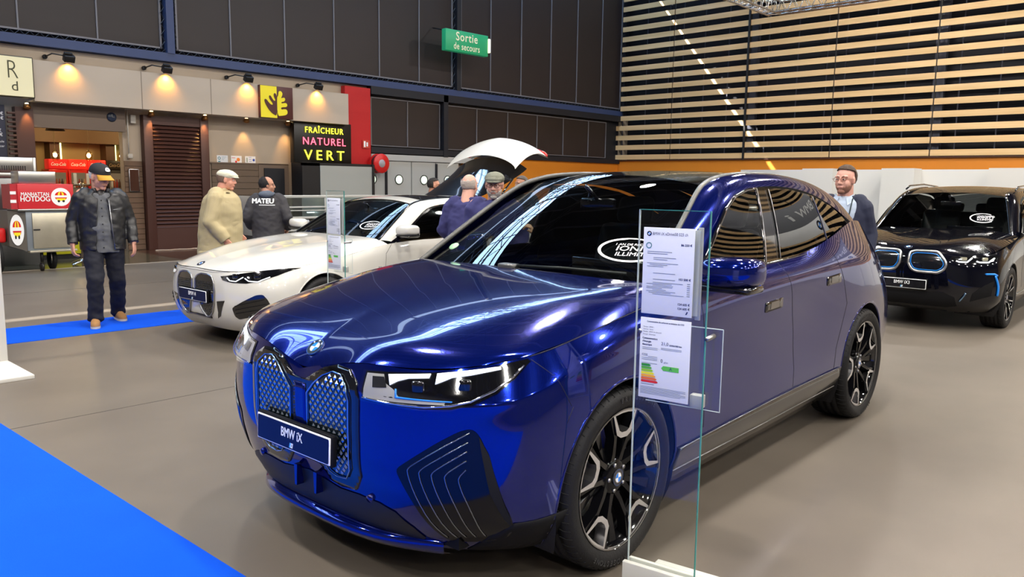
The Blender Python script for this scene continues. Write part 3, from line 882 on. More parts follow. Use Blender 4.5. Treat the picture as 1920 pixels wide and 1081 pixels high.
# fire doors with round windows
DG = mat('grey_door', (.40, .41, .40), .45)
mb = MB(); mb.box(13.6, 17.6, 18.02, 18.12, 2.20, 2.37); struct(mb, 'trim_door_head', mat('pale_rail', (.42, .42, .41), .5))
for i in range(4):
    xa = 13.62 + .95 * i - .42; xc = 13.64 + .95 * i
    mb = MB(); mb.mat(DG); mb.box(xc - .46, xc + .46, 18.05, 18.12, 0, 2.18)
    T = frame((xc, 18.04, 1.665), (1, 0, 0), (0, 0, 1))
    mb.mat(NIGHT); mb.lathe([(.115, 0), (.145, -.012), (.145, .012)], 28, T)
    mb.mat(mat('porthole_daylight', (.6, .7, .6), .2, emit=(.80, .92, .74), estr=.9)); mb.prism([(.118 * cos(2 * pi * q / 28), .118 * sin(2 * pi * q / 28)) for q in range(28)], -.004, .004, T)
    o = struct(mb, 'door_%d' % (i + 1))
    if i % 2 == 1:
        b2 = MB(); b2.box(xc - .22, xc + .12, 18.02, 18.05, 1.02, 1.14); b2.build('door_bar', mat('brass_plate', (.10, .07, .03), .4, metal=.6), o)
    else:
        b2 = MB(); b2.box(xc + .445, xc + .505, 18.0, 18.06, .1, 2.15); b2.build('door_post', NIGHT, o)
# shop front parts of the wall
mb = MB()
for i in range(13):
    z = .02 + i * .152
    mb.box(9.0, 10.25, 18.165, 18.2, z, z + .140)
struct(mb, 'wall_siding', mat('taupe_siding', (.125, .088, .062), .55))
mb = MB(); mb.box(10.22, 11.06, 18.15, 18.2, 0, 2.0); mb.box(8.95, 11.06, 18.15, 18.2, 1.985, 2.015); struct(mb, 'trim_siding_frame', mat('taupe_frame', (.14, .10, .075), .55))
mb = MB(); mb.box(10.36, 10.92, 18.12, 18.16, 0, 1.90); o = struct(mb, 'door_5', NIGHT)
mb = MB()
for i in range(17):
    z = .02 + i * .116; mb.box(7.0, 7.38, 18.165, 18.2, z, z + .106)
struct(mb, 'wall_siding_bar', mat('brown_siding', (.13, .075, .045), .55))
# fascia
mb = MB(); mb.box(5.18, 12.62, 17.70, 17.78, 3.09, 3.885); mb.box(5.18, 12.62, 17.78, 18.2, 3.09, 3.12); mb.box(5.18, 12.62, 17.78, 18.2, 3.86, 3.885)
o = struct(mb, 'wall_fascia', BEIGE)
mb = MB()
for x in (7.26, 8.82): mb.box(x - .006, x + .006, 17.697, 17.70, 3.09, 3.885)
struct(mb, 'trim_fascia_joints', mat('joint_brown', (.16, .13, .10), .7))
mb = MB(); mb.box(5.2, 7.02, 18.05, 18.2, 2.62, 3.1); mb.box(5.2, 7.02, 18.0, 18.2, 2.60, 2.64); struct(mb, 'wall_bulkhead', mat('bulkhead_brown', (.15, .11, .085), .6))
mb = MB(); mb.rbox(6.63, 6.83, 18.03, 18.05, 2.78, 2.98, .01); tag(mb.build('wall_clock', mat('clock_dark', (.02, .03, .06), .3)), 'small round dark wall clock high over the bar opening', 'clock')
bpy.data.objects['wall_clock'].data.clear_geometry()
mb = MB(); mb.lathe([(.001, .02), (.085, .02), (.10, .0), (.10, -.02)], 28, frame((6.74, 18.04, 2.90), (1, 0, 0), (0, 0, 1))); mb.build('clock_case', mat('clock_dark', (.02, .03, .06), .3), bpy.data.objects['wall_clock'])
mb = MB(); T = frame((6.74, 18.015, 2.90), (1, 0, 0), (0, 0, 1)); mb.box(-.004, .004, 0, .06, 0, .002, T); mb.box(0, .05, -.004, .004, 0, .002, T); mb.build('clock_hands', mat('grey_paint', (.3, .3, .3), .5), bpy.data.objects['wall_clock'])
# bar room behind the opening
WARM = mat('bar_wall_ochre', (.42, .30, .14), .7)
mb = MB(); mb.box(3.5, 10.5, 21.9, 22.0, 0, 3.1); mb.box(10.4, 10.5, 18.4, 22, 0, 3.1); mb.box(3.4, 3.5, 18.4, 22, 0, 3.1); struct(mb, 'wall_bar_back', WARM)
mb = MB(); mb.box(3.4, 10.5, 18.4, 22, 3.1, 3.2); mb.box(3.5, 10.4, 21.3, 21.9, 2.45, 3.1); struct(mb, 'ceiling_bar', mat('bar_ceiling', (.12, .065, .03), .6))
mb = MB()
for x in (6.55, 7.85, 8.9, 9.6): mb.box(x, x + .22, 21.5, 21.9, 0, 2.6)
struct(mb, 'wall_bar_piers', mat('pier_brown', (.10, .05, .03), .6))
mb = MB()
for x in (6.86, 8.16): mb.box(x, x + .03, 21.75, 21.78, 1.9, 2.45)
struct(mb, 'trim_light_strip', mat('strip_glow', (.9, .9, .5), .4, emit=(.9, .95, .35), estr=3))
for p, e, c in (((6.6, 20.2, 2.7), 55, (1, .72, .35)), ((8.4, 20.2, 2.7), 55, (1, .72, .35)), ((5.0, 19.6, 2.6), 30, (1, .75, .4))):
    l = bpy.data.lights.new('bar_light', 'POINT'); l.energy = e; l.color = c; l.shadow_soft_size = .12
    o = bpy.data.objects.new('bar_light', l); COL.objects.link(o); o.location = p

# --- exhibition wall of white panels, right
WH = mat('white_exhibition_panel', (.62, .62, .60), .55)
mb = MB(); mb.box(22.3, 22.4, Y0 + 4, 11.3, 0, 2.095); struct(mb, 'wall_exhibition', WH)
for (ya, yb) in ((8.30, 9.15), (6.25, 7.05), (3.8, 4.6), (1.4, 2.2), (-1, -.2), (-3.4, -2.6)):
    mb = MB(); mb.box(21.7, 22.3, ya, yb, 0, 2.115); struct(mb, 'trim_exhibition_pier', WH)
# white totem with its foot, left edge
tt = thing('totem_stand', 'white flat totem on a square foot plate at the left edge', 'totem', (1.4, 7.77, 0))
mb = MB(); mb.rbox(-.55, .52, -.05, .05, .03, 1.93, .004); mb.build('panel', mat('totem_white', (.55, .54, .51), .5), tt)
mb = MB(); mb.rbox(-.75, .52, -.76, .45, 0.0, .032, .003); mb.build('foot_plate', mat('totem_white', (.55, .54, .51), .5), tt)

# --- aluminium truss rig at the top right
TR = mat('truss_aluminium', (.70, .70, .70), .25, metal=.9)
tr = thing('lighting_truss', 'shiny aluminium box truss corner hanging high in front of the timber slats', 'truss', (19.4, 9.2, 6.05))
def boxtruss(a, b, name):
    a = Vector(a); b = Vector(b); d = (b - a).normalized(); s = d.cross(Vector((0, 0, 1))); w = .15
    C4 = [s * w + Vector((0, 0, w)), -s * w + Vector((0, 0, w)), -s * w - Vector((0, 0, w)), s * w - Vector((0, 0, w))]
    mb = MB()
    for c in C4: mb.tube([a + c, b + c], .024, 8)
    L = (b - a).length; n = int(L / .30)
    for k in range(4):
        c0, c1 = C4[k], C4[(k + 1) % 4]
        for i in range(n):
            p = a + d * (L * i / n); q = a + d * (L * (i + .5) / n); r_ = a + d * (L * (i + 1) / n)
            mb.tube([p + c0, q + c1, r_ + c0], .010, 5)
    mb.build(name, TR, tr)
boxtruss((.15, 0, 0), (-11, 0, 0), 'truss_arm')
boxtruss((0, -.15, 0), (0, -11, 0), 'truss_arm')
boxtruss((-11, 0, 0), (-11, -11, 0), 'truss_arm')
mb = MB()
for x, y in ((0, 0), (-5.5, 0), (0, -5.5), (-11, 0)): mb.tube([(x, y, .15), (x, y, 5.5)], .008, 4)
mb.build('hanging_cable', STEEL_D, tr)
# hanging maker banner seen mirrored in the side glass
bn = thing('hanging_banner', 'grey hanging banner reading BMW i above the stand by the right wall', 'banner', (21.5, -3.2, 4.2))
mb = MB(); mb.mat(mat('banner_grey', (.22, .23, .26), .6)).rbox(-.04, .04, -1.6, 1.6, 0, 1.5, .01); mb.mat(WHITE_VINYL).rbox(-.04, .04, -1.6, 1.6, -.9, 0, .01)
T = frame((-.045, .3, .75), (0, -1, 0), (0, 0, 1)); mb.text('BMW i', .75, T, bold=.01); mb.build('banner_cloth', None, bn)
mb = MB(); roundel(mb, frame((-.045, .9, -.45), (0, -1, 0), (0, 0, 1)), .3, letters=False); mb.build('banner_badge', None, bn)
mb = MB(); mb.tube([(0, -1.4, 1.5), (0, -1.4, 7.6)], .01, 4); mb.tube([(0, 1.4, 1.5), (0, 1.4, 7.6)], .01, 4); mb.build('banner_wires', STEEL_D, bn)
# ------------------------------------------------------------------ the blue SUV
def build_ix():
    PAINT = paint('deep_blue_metallic', (0.002, 0.010, 0.165), .75, .13, .1)
    root = thing('car', 'large deep blue SUV in the foreground with tall twin grilles and plate BMW iX', 'car', (2.6218, 2.7665, 0), pi + .02132, 'electric cars on show')
    D = {}
    D['rows'] = [
     # 0 top edge
     [(.902,0,.855),(.886,.27,.918),(.830,.52,.925),(.705,.735,.942),(.50,.868,.978),(.25,.902,1.020),(0,.906,1.060),(-.40,.892,1.112),(-.85,.872,1.165),(-1.5,.866,1.186),(-2.1,.864,1.212),(-2.68,.846,1.315),(-3.1,.785,1.372),(-3.48,.715,1.350),(-3.78,.50,1.27),(-3.86,0,1.28)],
     # 1
     [(.912,0,.825),(.908,.28,.86),(.860,.53,.865),(.745,.745,.87),(.54,.892,.90),(.27,.935,.955),(0,.942,1.00),(-.40,.930,1.055),(-.85,.918,1.105),(-1.5,.916,1.130),(-2.1,.915,1.155),(-2.68,.908,1.20),(-3.1,.875,1.22),(-3.48,.80,1.20),(-3.85,.56,1.13),(-3.95,0,1.13)],
     # 1b ledge under the headlamp
     [(.914,0,.795),(.916,.285,.822),(.878,.54,.822),(.772,.752,.818),(.582,.906,.842),(.29,.950,.915),(0,.957,.95),(-.40,.940,1.00),(-.85,.934,1.05),(-1.5,.934,1.08),(-2.1,.934,1.10),(-2.68,.936,1.13),(-3.1,.918,1.13),(-3.52,.835,1.11),(-3.90,.585,1.06),(-3.99,0,1.06)],
     # 2
     [(.915,0,.76),(.915,.29,.79),(.875,.54,.79),(.768,.752,.79),(.585,.912,.81),(.30,.960,.87),(0,.968,.90),(-.40,.948,.95),(-.85,.945,1.00),(-1.5,.945,1.03),(-2.1,.945,1.05),(-2.68,.955,1.06),(-3.1,.945,1.05),(-3.55,.86,1.02),(-3.93,.60,.98),(-4.02,0,.98)],
     # 3
     [(.915,0,.66),(.915,.30,.67),(.880,.55,.67),(.775,.755,.67),(.605,.925,.68),(.33,.978,.72),(0,.985,.76),(-.40,.962,.78),(-.85,.938,.82),(-1.5,.936,.84),(-2.1,.940,.86),(-2.68,.972,.86),(-3.1,.970,.85),(-3.60,.90,.82),(-3.98,.64,.80),(-4.07,0,.80)],
     # 4
     [(.905,0,.52),(.905,.30,.53),(.872,.55,.53),(.765,.755,.53),(.605,.925,.53),(.36,.978,.55),(0,.985,.56),(-.40,.966,.58),(-.85,.945,.60),(-1.5,.940,.61),(-2.1,.945,.62),(-2.68,.975,.62),(-3.1,.975,.62),(-3.62,.90,.60),(-4.0,.66,.60),(-4.08,0,.60)],
     # 5
     [(.872,0,.40),(.872,.29,.40),(.835,.54,.40),(.738,.745,.40),(.59,.910,.40),(.38,.968,.41),(0,.975,.42),(-.40,.966,.43),(-.85,.958,.43),(-1.5,.955,.435),(-2.1,.955,.44),(-2.68,.968,.44),(-3.1,.968,.44),(-3.60,.885,.44),(-3.97,.64,.44),(-4.04,0,.44)],
     # 6
     [(.860,0,.29),(.855,.27,.29),(.800,.51,.29),(.695,.72,.29),(.54,.880,.29),(.36,.935,.30),(0,.945,.31),(-.40,.945,.31),(-.85,.940,.31),(-1.5,.937,.31),(-2.1,.935,.32),(-2.68,.94,.33),(-3.1,.93,.33),(-3.55,.84,.34),(-3.88,.62,.34),(-3.95,0,.34)],
     # 7
     [(.835,0,.205),(.820,.25,.20),(.735,.48,.20),(.63,.67,.20),(.47,.82,.205),(.30,.875,.21),(0,.885,.21),(-.40,.885,.205),(-.85,.880,.205),(-1.5,.878,.21),(-2.1,.875,.22),(-2.68,.87,.23),(-3.1,.86,.24),(-3.50,.76,.26),(-3.75,.57,.27),(-3.82,0,.27)]]
    D['hood'] = [  # a: centre -> side ; b: front -> back
     [(.900,0,.862),(.842,0,.934),(.70,0,1.002),(.46,0,1.066),(.15,0,1.120),(-.12,0,1.152),(-.33,0,1.174)],
     [(.895,.085,.868),(.835,.10,.945),(.69,.13,1.008),(.45,.15,1.070),(.15,.17,1.121),(-.12,.19,1.153),(-.345,.20,1.175)],
     [(.886,.27,.922),(.815,.32,.972),(.66,.36,1.018),(.43,.40,1.068),(.13,.44,1.116),(-.13,.47,1.148),(-.37,.50,1.170)],
     [(.832,.52,.930),(.765,.55,.972),(.61,.58,1.015),(.38,.61,1.063),(.10,.64,1.112),(-.15,.67,1.146),(-.40,.69,1.166)],
     [(.708,.735,.946),(.655,.74,.975),(.53,.765,1.008),(.32,.775,1.052),(.05,.785,1.100),(-.19,.79,1.136),(-.44,.80,1.158)],
     [(.600,.812,.962),(.57,.820,.980),(.475,.835,1.000),(.28,.850,1.037),(.03,.860,1.080),(-.22,.858,1.116),(-.46,.858,1.142)],
     [(.520,.860,.976),(.48,.872,.984),(.40,.888,.998),(.24,.903,1.022),(0,.906,1.060),(-.24,.900,1.092),(-.48,.890,1.120)]]
    D['arches'] = [(0, .385, .438), (-3.0, .385, .438)]
    D['sill'] = .27
    D['under'] = (-3.8, .80); D['uw'] = .86
    def region(x, y, z):
        if x > .42 + (z - .4) * .14 or (x > 0 and z < .38): return 'front_bumper'
        if x > -.72: return 'fender'
        if x > -1.75 - max(0, (z - .6)) * -.18: return 'front_door'
        if x > -2.62 + max(0, .9 - z) * .35: return 'rear_door'
        if x < -3.75 and y < .62 and z > .55: return 'tailgate'
        if z < .62 and x < -3.4: return 'rear_bumper'
        return 'rear_quarter'
    D['region'] = region
    SF, parts = build_shell(root, D, PAINT)
    D['wind'] = [ # a: centre -> side ; b: base -> header
     [(-.33,0,1.168),(-.60,0,1.333),(-.90,0,1.496),(-1.17,0,1.620),(-1.30,0,1.668)],
     [(-.355,.27,1.166),(-.62,.25,1.330),(-.915,.235,1.492),(-1.175,.225,1.616),(-1.30,.22,1.663)],
     [(-.40,.54,1.160),(-.66,.51,1.318),(-.94,.48,1.474),(-1.18,.45,1.594),(-1.29,.44,1.640)],
     [(-.45,.72,1.152),(-.70,.68,1.300),(-.96,.64,1.450),(-1.17,.60,1.566),(-1.27,.58,1.612)],
     [(-.49,.80,1.140),(-.74,.755,1.285),(-.99,.71,1.432),(-1.18,.665,1.545),(-1.27,.64,1.59)]]
    D['side_glass'] = [
     [(-.55,.868,1.10),(-.60,.86,1.25),(-.66,.83,1.40),(-.70,.79,1.60)],
     [(-1.3,.872,1.12),(-1.3,.838,1.30),(-1.3,.785,1.48),(-1.3,.725,1.63)],
     [(-2.1,.872,1.14),(-2.1,.838,1.31),(-2.1,.782,1.49),(-2.1,.722,1.64)],
     [(-2.7,.862,1.16),(-2.7,.825,1.32),(-2.7,.770,1.48),(-2.7,.710,1.62)],
     [(-3.3,.83,1.18),(-3.3,.79,1.30),(-3.3,.73,1.44),(-3.3,.67,1.56)]]
    D['band'] = [ # along ; across inner -> outer
     [(-.42,.785,1.140),(-.46,.815,1.140),(-.52,.845,1.130),(-.60,.872,1.115)],
     [(-.68,.738,1.308),(-.70,.770,1.308),(-.76,.812,1.283),(-.84,.842,1.240)],
     [(-.96,.682,1.482),(-.99,.712,1.486),(-1.03,.762,1.462),(-1.07,.798,1.410)],
     [(-1.20,.630,1.612),(-1.24,.655,1.622),(-1.27,.712,1.602),(-1.30,.756,1.548)],
     [(-1.55,.605,1.672),(-1.57,.632,1.680),(-1.60,.690,1.660),(-1.62,.735,1.604)],
     [(-2.05,.595,1.682),(-2.05,.625,1.690),(-2.06,.683,1.668),(-2.06,.730,1.608)],
     [(-2.50,.585,1.655),(-2.51,.618,1.662),(-2.51,.682,1.636),(-2.50,.738,1.560)],
     [(-2.95,.565,1.590),(-2.95,.605,1.597),(-2.95,.690,1.560),(-2.90,.762,1.452)],
     [(-3.35,.540,1.480),(-3.36,.590,1.480),(-3.30,.700,1.440),(-3.20,.782,1.345)],
     [(-3.70,.480,1.345),(-3.72,.530,1.335),(-3.62,.650,1.315),(-3.45,.725,1.335)]]
    D['roof'] = [
     [(-1.29,0,1.664),(-1.6,0,1.697),(-2.1,0,1.700),(-2.6,0,1.672),(-3.1,0,1.600),(-3.6,0,1.49),(-3.78,0,1.44)],
     [(-1.29,.25,1.660),(-1.6,.25,1.692),(-2.1,.25,1.696),(-2.6,.25,1.668),(-3.1,.25,1.596),(-3.6,.24,1.487),(-3.78,.23,1.437)],
     [(-1.27,.47,1.632),(-1.6,.46,1.678),(-2.1,.46,1.684),(-2.6,.45,1.656),(-3.1,.43,1.584),(-3.6,.42,1.475),(-3.76,.41,1.425)],
     [(-1.25,.62,1.602),(-1.6,.60,1.662),(-2.1,.595,1.672),(-2.6,.585,1.640),(-3.1,.56,1.560),(-3.6,.51,1.44),(-3.74,.48,1.40)]]
    D['rearglass'] = [
     [(-3.78,0,1.44),(-3.84,0,1.36),(-3.86,0,1.28)],
     [(-3.76,.25,1.43),(-3.80,.28,1.34),(-3.84,.30,1.26)],
     [(-3.72,.48,1.40),(-3.78,.52,1.30),(-3.76,.56,1.24)]]
    SW, SG, ow, gb, gr = greenhouse(root, D, PAINT, SF)
    # black header strip across the top of the windscreen and cowl
    for nm, ys, zz, dz in (('header_band', .60, 1.655, 0), ):
        pass
    # side windows
    DLO = [(-.66,1.150),(-1.0,1.166),(-1.5,1.180),(-2.1,1.202),(-2.40,1.222),(-2.62,1.275),(-2.85,1.330),(-3.06,1.352),(-3.07,1.375),(-2.95,1.420),(-2.75,1.490),(-2.45,1.556),(-2.1,1.596),(-1.75,1.606),(-1.5,1.596),(-1.32,1.562),(-1.16,1.495),(-1.0,1.385),(-.84,1.262)]
    f1 = [(-.70,1.160),(-1.0,1.176),(-1.52,1.191),(-1.62,1.596),(-1.5,1.588),(-1.33,1.555),(-1.17,1.487),(-1.01,1.378),(-.85,1.256)]
    f2 = [(-1.74,1.200),(-2.1,1.214),(-2.40,1.235),(-2.62,1.290),(-2.85,1.345),(-3.02,1.362),(-2.93,1.412),(-2.74,1.478),(-2.45,1.545),(-2.1,1.585),(-1.80,1.594)]
    lay(SG, root, 'side_window_surround', BLACK_GLOSS, 'y', [(-1.52,1.180)] + DLO[3:15] + [(-1.615,1.602)], -.004, .05)
    seam(SG, root, 'front_window_seal', 'y', [f1 + f1[:1]], .011, BLACK_GLOSS, .0)
    fw = lay(SG, root, 'front_side_window', FRONTGLASS, 'y', f1, .004, .05)
    rw = lay(SG, root, 'rear_side_window', SIDEGLASS, 'y', f2, .004, .05)
    seam(SG, root, 'window_trim', 'y', [DLO[:8]], .006, BLACK_GLOSS, .006)
    seam(SG, root, 'window_edge', 'y', [[(-1.535,1.192),(-1.635,1.598)],[(-1.73,1.200),(-1.79,1.594)]], .002, SATIN, .006)
    seam(SG, root, 'quarter_glass_bar', 'y', [[(-2.50,1.245),(-2.42,1.548)]], .003, SATIN, .006)
    lay(SG, root, 'kick_up_blade', mat('blue_tinted_chrome', (.25,.42,.62), .12, metal=1), 'y', [(-2.40,1.218),(-2.62,1.272),(-2.83,1.325),(-2.83,1.342),(-2.62,1.292),(-2.40,1.236)], .010, .03)
    # cowl
    mb = MB(); mb.tube([(-.345 - .11 * (y / .8) ** 2, y, 1.166 - .026 * (y / .8) ** 2) for y in np.linspace(-.8, .8, 30)], .012, 6); mb.build('cowl_trim', BLACK_MATT, root)
    mb = MB(); mb.rbox(-.40, -.33, -.07, .03, 1.165, 1.195, .008); mb.tube([(-.38, .0, 1.185), (-.44, .30, 1.19), (-.50, .62, 1.185)], .008, 6); mb.build('windscreen_wiper', mat('wiper_grey', (.12, .12, .12), .35, metal=.5), root)
    # lower cladding
    lay(SF, root, 'sill_cladding', mat('dark_cladding', (.022,.021,.020), .22, coat=.6), 'y', [(-.40,.215),(-.46,.405),(-1.5,.425),(-2.2,.435),(-2.54,.440),(-2.60,.215)], .010, .06, thick=.012)
    seam(SF, root, 'sill_bright_line', 'y', [[(-.46,.408),(-1.5,.428),(-2.54,.442)],[(-.45,.30),(-1.5,.30),(-2.55,.31)]], .0022, SATIN, .010)
    # shut lines
    seam(SF, root, 'door_shut_line', 'y', [[(-.66,1.15),(-.70,.90),(-.72,.60),(-.70,.45)],
        [(-1.66,1.19),(-1.74,1.00),(-1.80,.78),(-1.82,.55),(-1.80,.44)], [(-2.44,1.20),(-2.54,1.02),(-2.60,.86),(-2.53,.72),(-2.46,.58),(-2.44,.44)]])
    seam(SF, root, 'bumper_shut_line', 'y', [[(.50,.965),(.43,.90),(.37,.78)],[(.36,.775),(.40,.72)]], .0016)
    seam(SF, root, 'hood_shut_line', 'y', [[(.50,.975),(.25,1.018),(0,1.057),(-.25,1.088),(-.46,1.115)]], .0025)
    # hood creases beside the badge
    # front: kidney grille
    KM = mat('grille_gloss_dark', (.004,.010,.016), .06, coat=1)
    K = [(.045,.84),(.10,.885),(.155,.900),(.215,.905),(.285,.892),(.335,.850),(.352,.80),(.350,.62),(.335,.50),(.300,.445),(.215,.435),(.165,.450),(.120,.50),(.07,.56),(.045,.62)]
    Ko = [(0,.815),(.045,.822),(.092,.850),(.145,.880),(.225,.903),(.300,.898),(.355,.862),(.374,.80),(.372,.61),(.358,.48),(.312,.415),(.22,.405),(.15,.415),(.10,.47),(.05,.52),(0,.53)]
    full = Ko + [(-y, z) for y, z in Ko[::-1][1:-1]]
    fo = lay(SF, root, 'grille_frame', BLACK_GLOSS, 'x', full, .006, .018, both=False, thick=.008)
    # centre bar in blue
    lay(SF, root, 'grille_centre_bar', PAINT, 'x', [(-.040,.80),(.040,.80),(.046,.62),(.046,.54),(-.046,.54),(-.046,.62)], .010, .03, both=False, thick=.006)
    gi = []
    Kin = [(.060,.768),(.105,.812),(.160,.852),(.215,.874),(.268,.870),(.310,.836),(.325,.785),(.324,.62),(.310,.505),(.278,.462),(.215,.455),(.172,.468),(.130,.515),(.085,.565),(.060,.62)]
    for sg in (1, -1):
        bm = SF.patch('x', [(y * sg, z) for y, z in Kin], .008, .05); mb = MB(); mb.addbm(bm, None, True); gi.append(mb.build('kidney_grille', KM, root))
        seamo = SF.line('x', [(y * sg, z) for y, z in Kin + Kin[:1]], .014); mb = MB(); mb.tube(seamo[:-1], .003, 6, closed=True); mb.build('kidney_rim', mat('pale_blue_metal', (.35,.5,.62), .2, metal=1), gi[-1])
        # faceted diamonds
        py = MB(); CM = mat('grille_facet_silver', (.52,.60,.68), .26, metal=1); py.mat(CM)
        dy, dz = .034, .036
        for i in range(-2, 14):
            for j in range(0, 30):
                cy = .045 + i * dy + (dy / 2 if j % 2 else 0); cz = .44 + j * dz / 2
                hw_, hh = dy * .33, dz * .32
                pts = [(cy - hw_, cz), (cy, cz + hh), (cy + hw_, cz), (cy, cz - hh)]
                if not all(inside(Kin, a, b) for a, b in pts): continue
                q = []
                for a, b in pts:
                    p, n = SF.hit('x', a * sg, b); q.append(p + n * .009)
                p, n = SF.hit('x', cy * sg, cz); top = p + n * .0145
                q2 = q + [top]
                py.add(q2, [(0, 1, 4), (1, 2, 4), (2, 3, 4), (3, 0, 4)], False)
        py.build('diamond_facets', None, gi[-1], kind='stuff')
    # nose ridge, badge
    p, n = SF.hit('z', .842, 0)
    mb = MB(); roundel(mb, frame(p + n * .004, (0, 1, 0), n.cross(Vector((0, 1, 0))) * -1 if n.cross(Vector((0, 1, 0))).z < 0 else n.cross(Vector((0, 1, 0)))), .041)
    mb.build('badge', None, root)
    plate(root, .965, 0, .575, 'BMW iX', tilt=-.04)
    # headlights
    HL = [(.385,.905),(.55,.916),(.70,.928),(.80,.945),(.866,.968),(.874,.958),(.866,.905),(.845,.858),(.80,.822),(.74,.806),(.64,.800),(.50,.800),(.392,.802)]
    h = lay(SF, root, 'headlight', BLACK_GLOSS, 'x', HL, .003, .03, both=False)
    hs = [h]
    mb = MB(); mb.addbm(SF.patch('x', [(-y, z) for y, z in HL], .003, .03), None, True); hs.append(mb.build('headlight', BLACK_GLOSS, root))
    LG = mat('lamp_inner_pale', (.55,.54,.50), .25, metal=.4)
    for sg, hh in ((1, hs[0]), (-1, hs[1])):
        def P2(name, M, poly, off, th=.0):
            mb = MB(); mb.addbm(SF.patch('x', [(y * sg, z) for y, z in poly], off, .03, thick=th), None, True); return mb.build(name, M, hh)
        P2('lamp_surround', LG, [(.395,.898),(.47,.902),(.49,.872),(.53,.855),(.56,.832),(.72,.828),(.72,.820),(.50,.815),(.40,.815)], .005)
        P2('lamp_reflector', mat('lamp_dark', (.015,.015,.017), .15, coat=1), [(.425,.890),(.475,.893),(.495,.868),(.50,.858),(.44,.852)], .007)
        P2('daytime_lamp', WHITE_LAMP, [(.490,.903),(.640,.918),(.640,.903),(.57,.896),(.535,.884),(.510,.868)], .009, .004)
        P2('daytime_lamp', WHITE_LAMP, [(.660,.920),(.820,.946),(.825,.936),(.76,.918),(.71,.908),(.685,.893),(.668,.884)], .009, .004)
        P2('blue_lamp_accent', BLUE_ACC, [(.535,.858),(.541,.858),(.552,.834),(.74,.832),(.74,.828),(.546,.828)], .008, .002)
        ch = MB(); ch.tube(SF.line('x', [(y * sg, z) for y, z in [(.40,.812),(.50,.810),(.66,.811),(.74,.818),(.79,.832),(.835,.866),(.858,.905),(.866,.945)]], .008), .0045, 6); ch.build('lamp_bright_strip', CHROME, hh)
        for cy, cz in ((.615,.872), (.755,.885)):
            p, n = SF.hit('x', cy * sg, cz); lm = MB(); T = frame(p + n * .004, n.cross(Vector((0, 0, 1))), (0, 0, 1)); lm.mat(BLACK_GLOSS).rbox(-.024, .024, -.022, .022, -.01, .006, .008, T); lm.mat(CHROME).lathe([(.018, .006), (.015, .010), (.012, .008)], 20, T); lm.mat(LENS).ell((0, 0, .006), (.014, .014, .008), T, 16, 8)
            lm.build('projector_lens', None, hh)
        mb = MB(); mb.addbm(SF.patch('x', [(y * sg, z) for y, z in HL], .018, .03), None, True); mb.build('lamp_cover', LENS, hh)
    # lower intake
    DK = mat('intake_dark', (.006,.007,.009), .45)
    LI = [(0,.418),(.11,.405),(.20,.392),(.32,.398),(.43,.392),(.50,.37),(.555,.31),(.575,.262),(.55,.243),(.46,.255),(.36,.268),(.2,.275),(0,.278)]
    lay(SF, root, 'lower_intake', DK, 'x', LI + [(-y, z) for y, z in LI[::-1][1:-1]], .004, .05, both=False)
    sp = []
    for y in np.linspace(-.62, .62, 41):
        zc = .252 - .02 * (abs(y) / .62) ** 2; p, n = SF.hit('x', y, zc); f = 1 - (abs(y) / .64) ** 4
        sp.append([p + Vector((-.03, 0, -.050)), p + Vector((.020 * f, 0, -.042)), p + Vector((.046 * f, 0, -.014)), p + Vector((.036 * f, 0, .010)), p + Vector((-.03, 0, .022))])
    mb = MB(); mb.add([q for r_ in sp for q in r_], gridfaces(41, 5), True); mb.build('front_lip', PAINT, root, weld=True)
    for sg in (1, -1):
        mb = MB(); p, n = SF.hit('x', .07 * sg, .40); mb.prism([(-.007, -.06), (.007, -.06), (.011, .03), (-.011, .03)], -.02, .03, frame(p + Vector((.0, 0, 0)), (0, 1, 0), (0, 0, 1))); mb.build('intake_strut', PAINT, root)
        p, n = SF.hit('x', .385 * sg, .40); mb = MB(); mb.cyl(p - n * .01, p + n * .012, .017, .015, 16); mb.build('parking_sensor', PAINT, root)
    # air curtain
    V = [(.545,.560),(.62,.618),(.70,.680),(.765,.726),(.800,.738),(.822,.715),(.852,.64),(.872,.52),(.888,.40),(.884,.345),(.85,.298),(.79,.272),(.72,.262),(.655,.262),(.600,.40)]
    lay(SF, root, 'air_curtain_panel', mat('air_curtain_black', (.003,.003,.005), .10, spec=.4), 'x', corner_round(V, .02), .003, .03)
    lay(SF, root, 'air_curtain_slot', mat('slot_dark', (.002,.002,.002), .8), 'x', corner_round([(.822,.712),(.852,.64),(.872,.52),(.886,.40),(.879,.352),(.868,.40),(.848,.50),(.838,.60)], .01), .007, .03)
    vl = []
    for k in range(5):
        o = k * .042
        vl.append([(.665 + o * .75,.282 + k * .005), (.622 + o,.40), (.592 + o, .555 - k * .004), (.60 + o, .578 - k * .004), (.66 + o * .7, .622 - k * .012), (.795 - k * .002, .722 - k * .034)])
    seam(SF, root, 'air_curtain_fin', 'x', [chaikin(l, 2, False) for l in vl], .003, mat('fin_line', (.25,.27,.3), .25, metal=1), .004)
    # black corner under the curtain ahead of the wheel
    lay(SF, root, 'wheel_arch_valance', BLACK_MATT, 'y', [(.63,.205),(.64,.30),(.60,.365),(.34,.375),(.33,.205)], .004, .05, thick=.006)
    # mirrors
    D['mirror'] = (-.70, 1.065, 1.205); D['mirror_size'] = (.23, .155, .30); D['mirror_arm'] = .14
    wing_mirror(root, D, PAINT, 1)
    D['mirror'] = (-1.10, .985, 1.20); D['fold'] = 65; wing_mirror(root, D, PAINT, -1)
